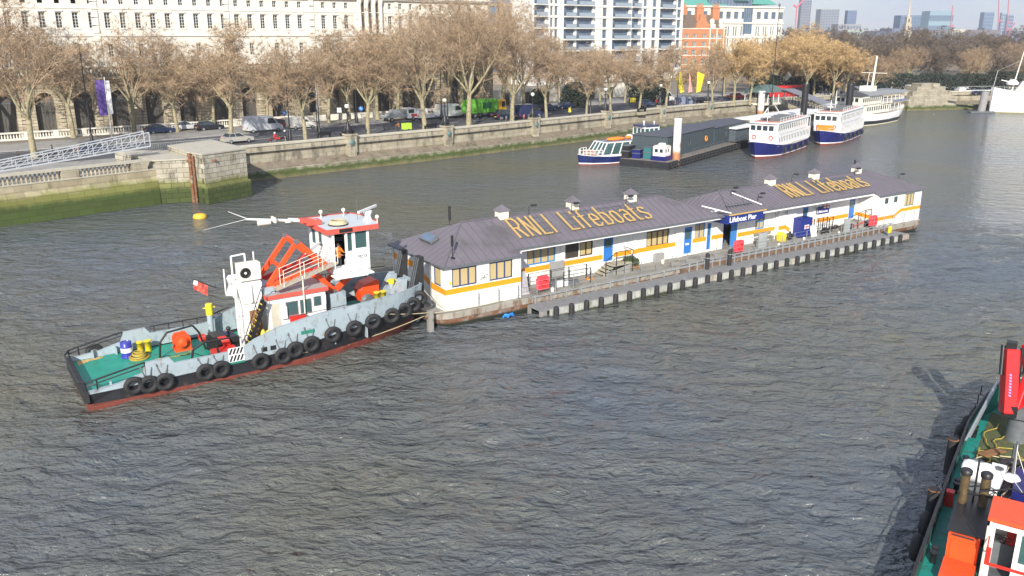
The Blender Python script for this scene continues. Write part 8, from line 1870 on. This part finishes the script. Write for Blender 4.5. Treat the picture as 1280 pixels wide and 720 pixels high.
def brow(label, a, b, w_=2.2, h_=1.5, top=False):
    A, B = Vector(a), Vector(b); d = B - A; L_ = math.hypot(d.x, d.y); o = thing('covered_gangway', label, 'gangway', a, math.atan2(d.y, d.x)); s_ = d.z / L_
    for yy in (0, w_):
        mb = MB(); mb.bar((0, yy, 0), (L_, yy, L_ * s_), .14, .2); mb.bar((0, yy, h_), (L_, yy, L_ * s_ + h_), .12, .14); n = int(L_ / 1.6)
        for k in range(n + 1): t = k / n * L_; mb.bar((t, yy, t * s_), (t, yy, t * s_ + h_), .08, .08)
        for k in range(n): t = k / n * L_; t2 = (k + 1) / n * L_; mb.bar((t, yy, t * s_), (t2, yy, t2 * s_ + h_), .06, .06)
        mb.build('side_truss', GREYD, o)
    mb = MB(); mb.hexa([(0, 0, -.1), (L_, 0, L_ * s_ - .1), (L_, w_, L_ * s_ - .1), (0, w_, -.1), (0, 0, 0), (L_, 0, L_ * s_), (L_, w_, L_ * s_), (0, w_, 0)]); mb.build('floor', GREYD, o)
    if top: mb = MB(); mb.hexa([(0, -.2, h_ + .3), (L_, -.2, L_ * s_ + h_ + .3), (L_, w_ + .2, L_ * s_ + h_ + .3), (0, w_ + .2, h_ + .3), (0, -.2, h_ + .4), (L_, -.2, L_ * s_ + h_ + .4), (L_, w_ + .2, L_ * s_ + h_ + .4), (0, w_ + .2, h_ + .4)]); mb.build('roof', mat('gangway_roof', (.22, .23, .26), .6, .1), o)
brow('long grey covered gangway running from the pavilion down to the passenger boats', (58.5, 191.5, 4.2), (60.5, 166.0, 2.2), 2.4, 2.0, True)
brow('dark lattice gangway behind the second passenger boat', (76, 205, 4.2), (63.0, 176, 2.4), 2.4, 1.8)
brow('second covered gangway reaching the old steamer', (80, 207, 4.0), (77, 188, 2.8), 2.2, 1.8, True)
pn = thing('landing_pontoon', 'white roofed landing pontoon lying behind the navy passenger boats', 'pontoon', (42.5, 147.5, 0), math.atan2(27, 24))
mb = MB(); mb.box(-9, 30, 0, 6.5, -.5, 1.0); mb.build('hull', HULLBLACK, pn)
mb = MB()
for k in range(11):
    for yy in (.6, 5.9): mb.tube((2 + k * 2.6, yy, 1), (2 + k * 2.6, yy, 3.7), .07, n=5)
mb.build('canopy_post', WHITE2, pn); mb = MB(); mb.box(1.2, 29, .1, 6.4, 3.7, 3.9); mb.box(-8.4, -.2, .6, 5.8, 3.1, 3.3); mb.build('canopy', WHITE, pn); mb = MB(); mb.box(-8, -.6, 1, 5.4, 1, 3.1); mb.box(5, 26, 2.0, 4.6, 1.0, 3.2); mb.build('waiting_room', mat('dark_waiting_room', (.10, .12, .14), .4, .2), pn)
# small red boat / lifeboat beyond, parked red thing, yellow buoy
x, y, _ = at(983, 122, 3.5); o = thing('red_bus', 'red vehicle seen through the trees right of the pavilion', 'bus', (x, y, S0), R(30)); mb = MB(); mb.taper(-4.5, 4.5, -1.2, 1.2, .4, 2.9, .15, .1); mb.build('body', mat('red_bus_paint', (.6, .03, .03), .35, .06), o); mb = MB()
for k in range(6): mb.box(-4 + k * 1.35, -2.9 + k * 1.35, -1.22, -1.1, 1.5, 2.4)
mb.build('window', GLASS, o); wheels(o, (-3, 3), 1.05, .45)
o = thing('mooring_buoy', 'yellow mooring buoy floating alone off the stone pier head', 'buoy', (-31.8, 86.5, 0)); mb = MB(); mb.lathe([(.2, -.4), (.62, -.2), (.7, .1), (.6, .35), (.25, .45)], n=14); mb.build('float', mat('buoy_yellow', (.70, .45, .04), .5, .12, 3), o); mb = MB(); mb.torus((0, 0, .52), (0, 1, 0), .12, .03, 10, 5); mb.build('ring', RUST, o)
# ================================================================== river haze: even, thin, one closed box
mb = MB(); mb.box(-900, 2200, -60, 2100, -2, 190)
hm = bpy.data.materials.new('river_haze'); hm.use_nodes = True; hn = hm.node_tree
for n_ in list(hn.nodes):
    if n_.type == 'BSDF_PRINCIPLED': hn.nodes.remove(n_)
pvn = hn.nodes.new('ShaderNodeVolumePrincipled'); pvn.inputs['Density'].default_value = .00026; pvn.inputs['Color'].default_value = (.80, .86, .95, 1); pvn.inputs['Anisotropy'].default_value = .2
hn.links.new(pvn.outputs[0], hn.nodes['Material Output'].inputs['Volume'])
hz = mb.build('haze', hm); hz['kind'] = 'stuff'
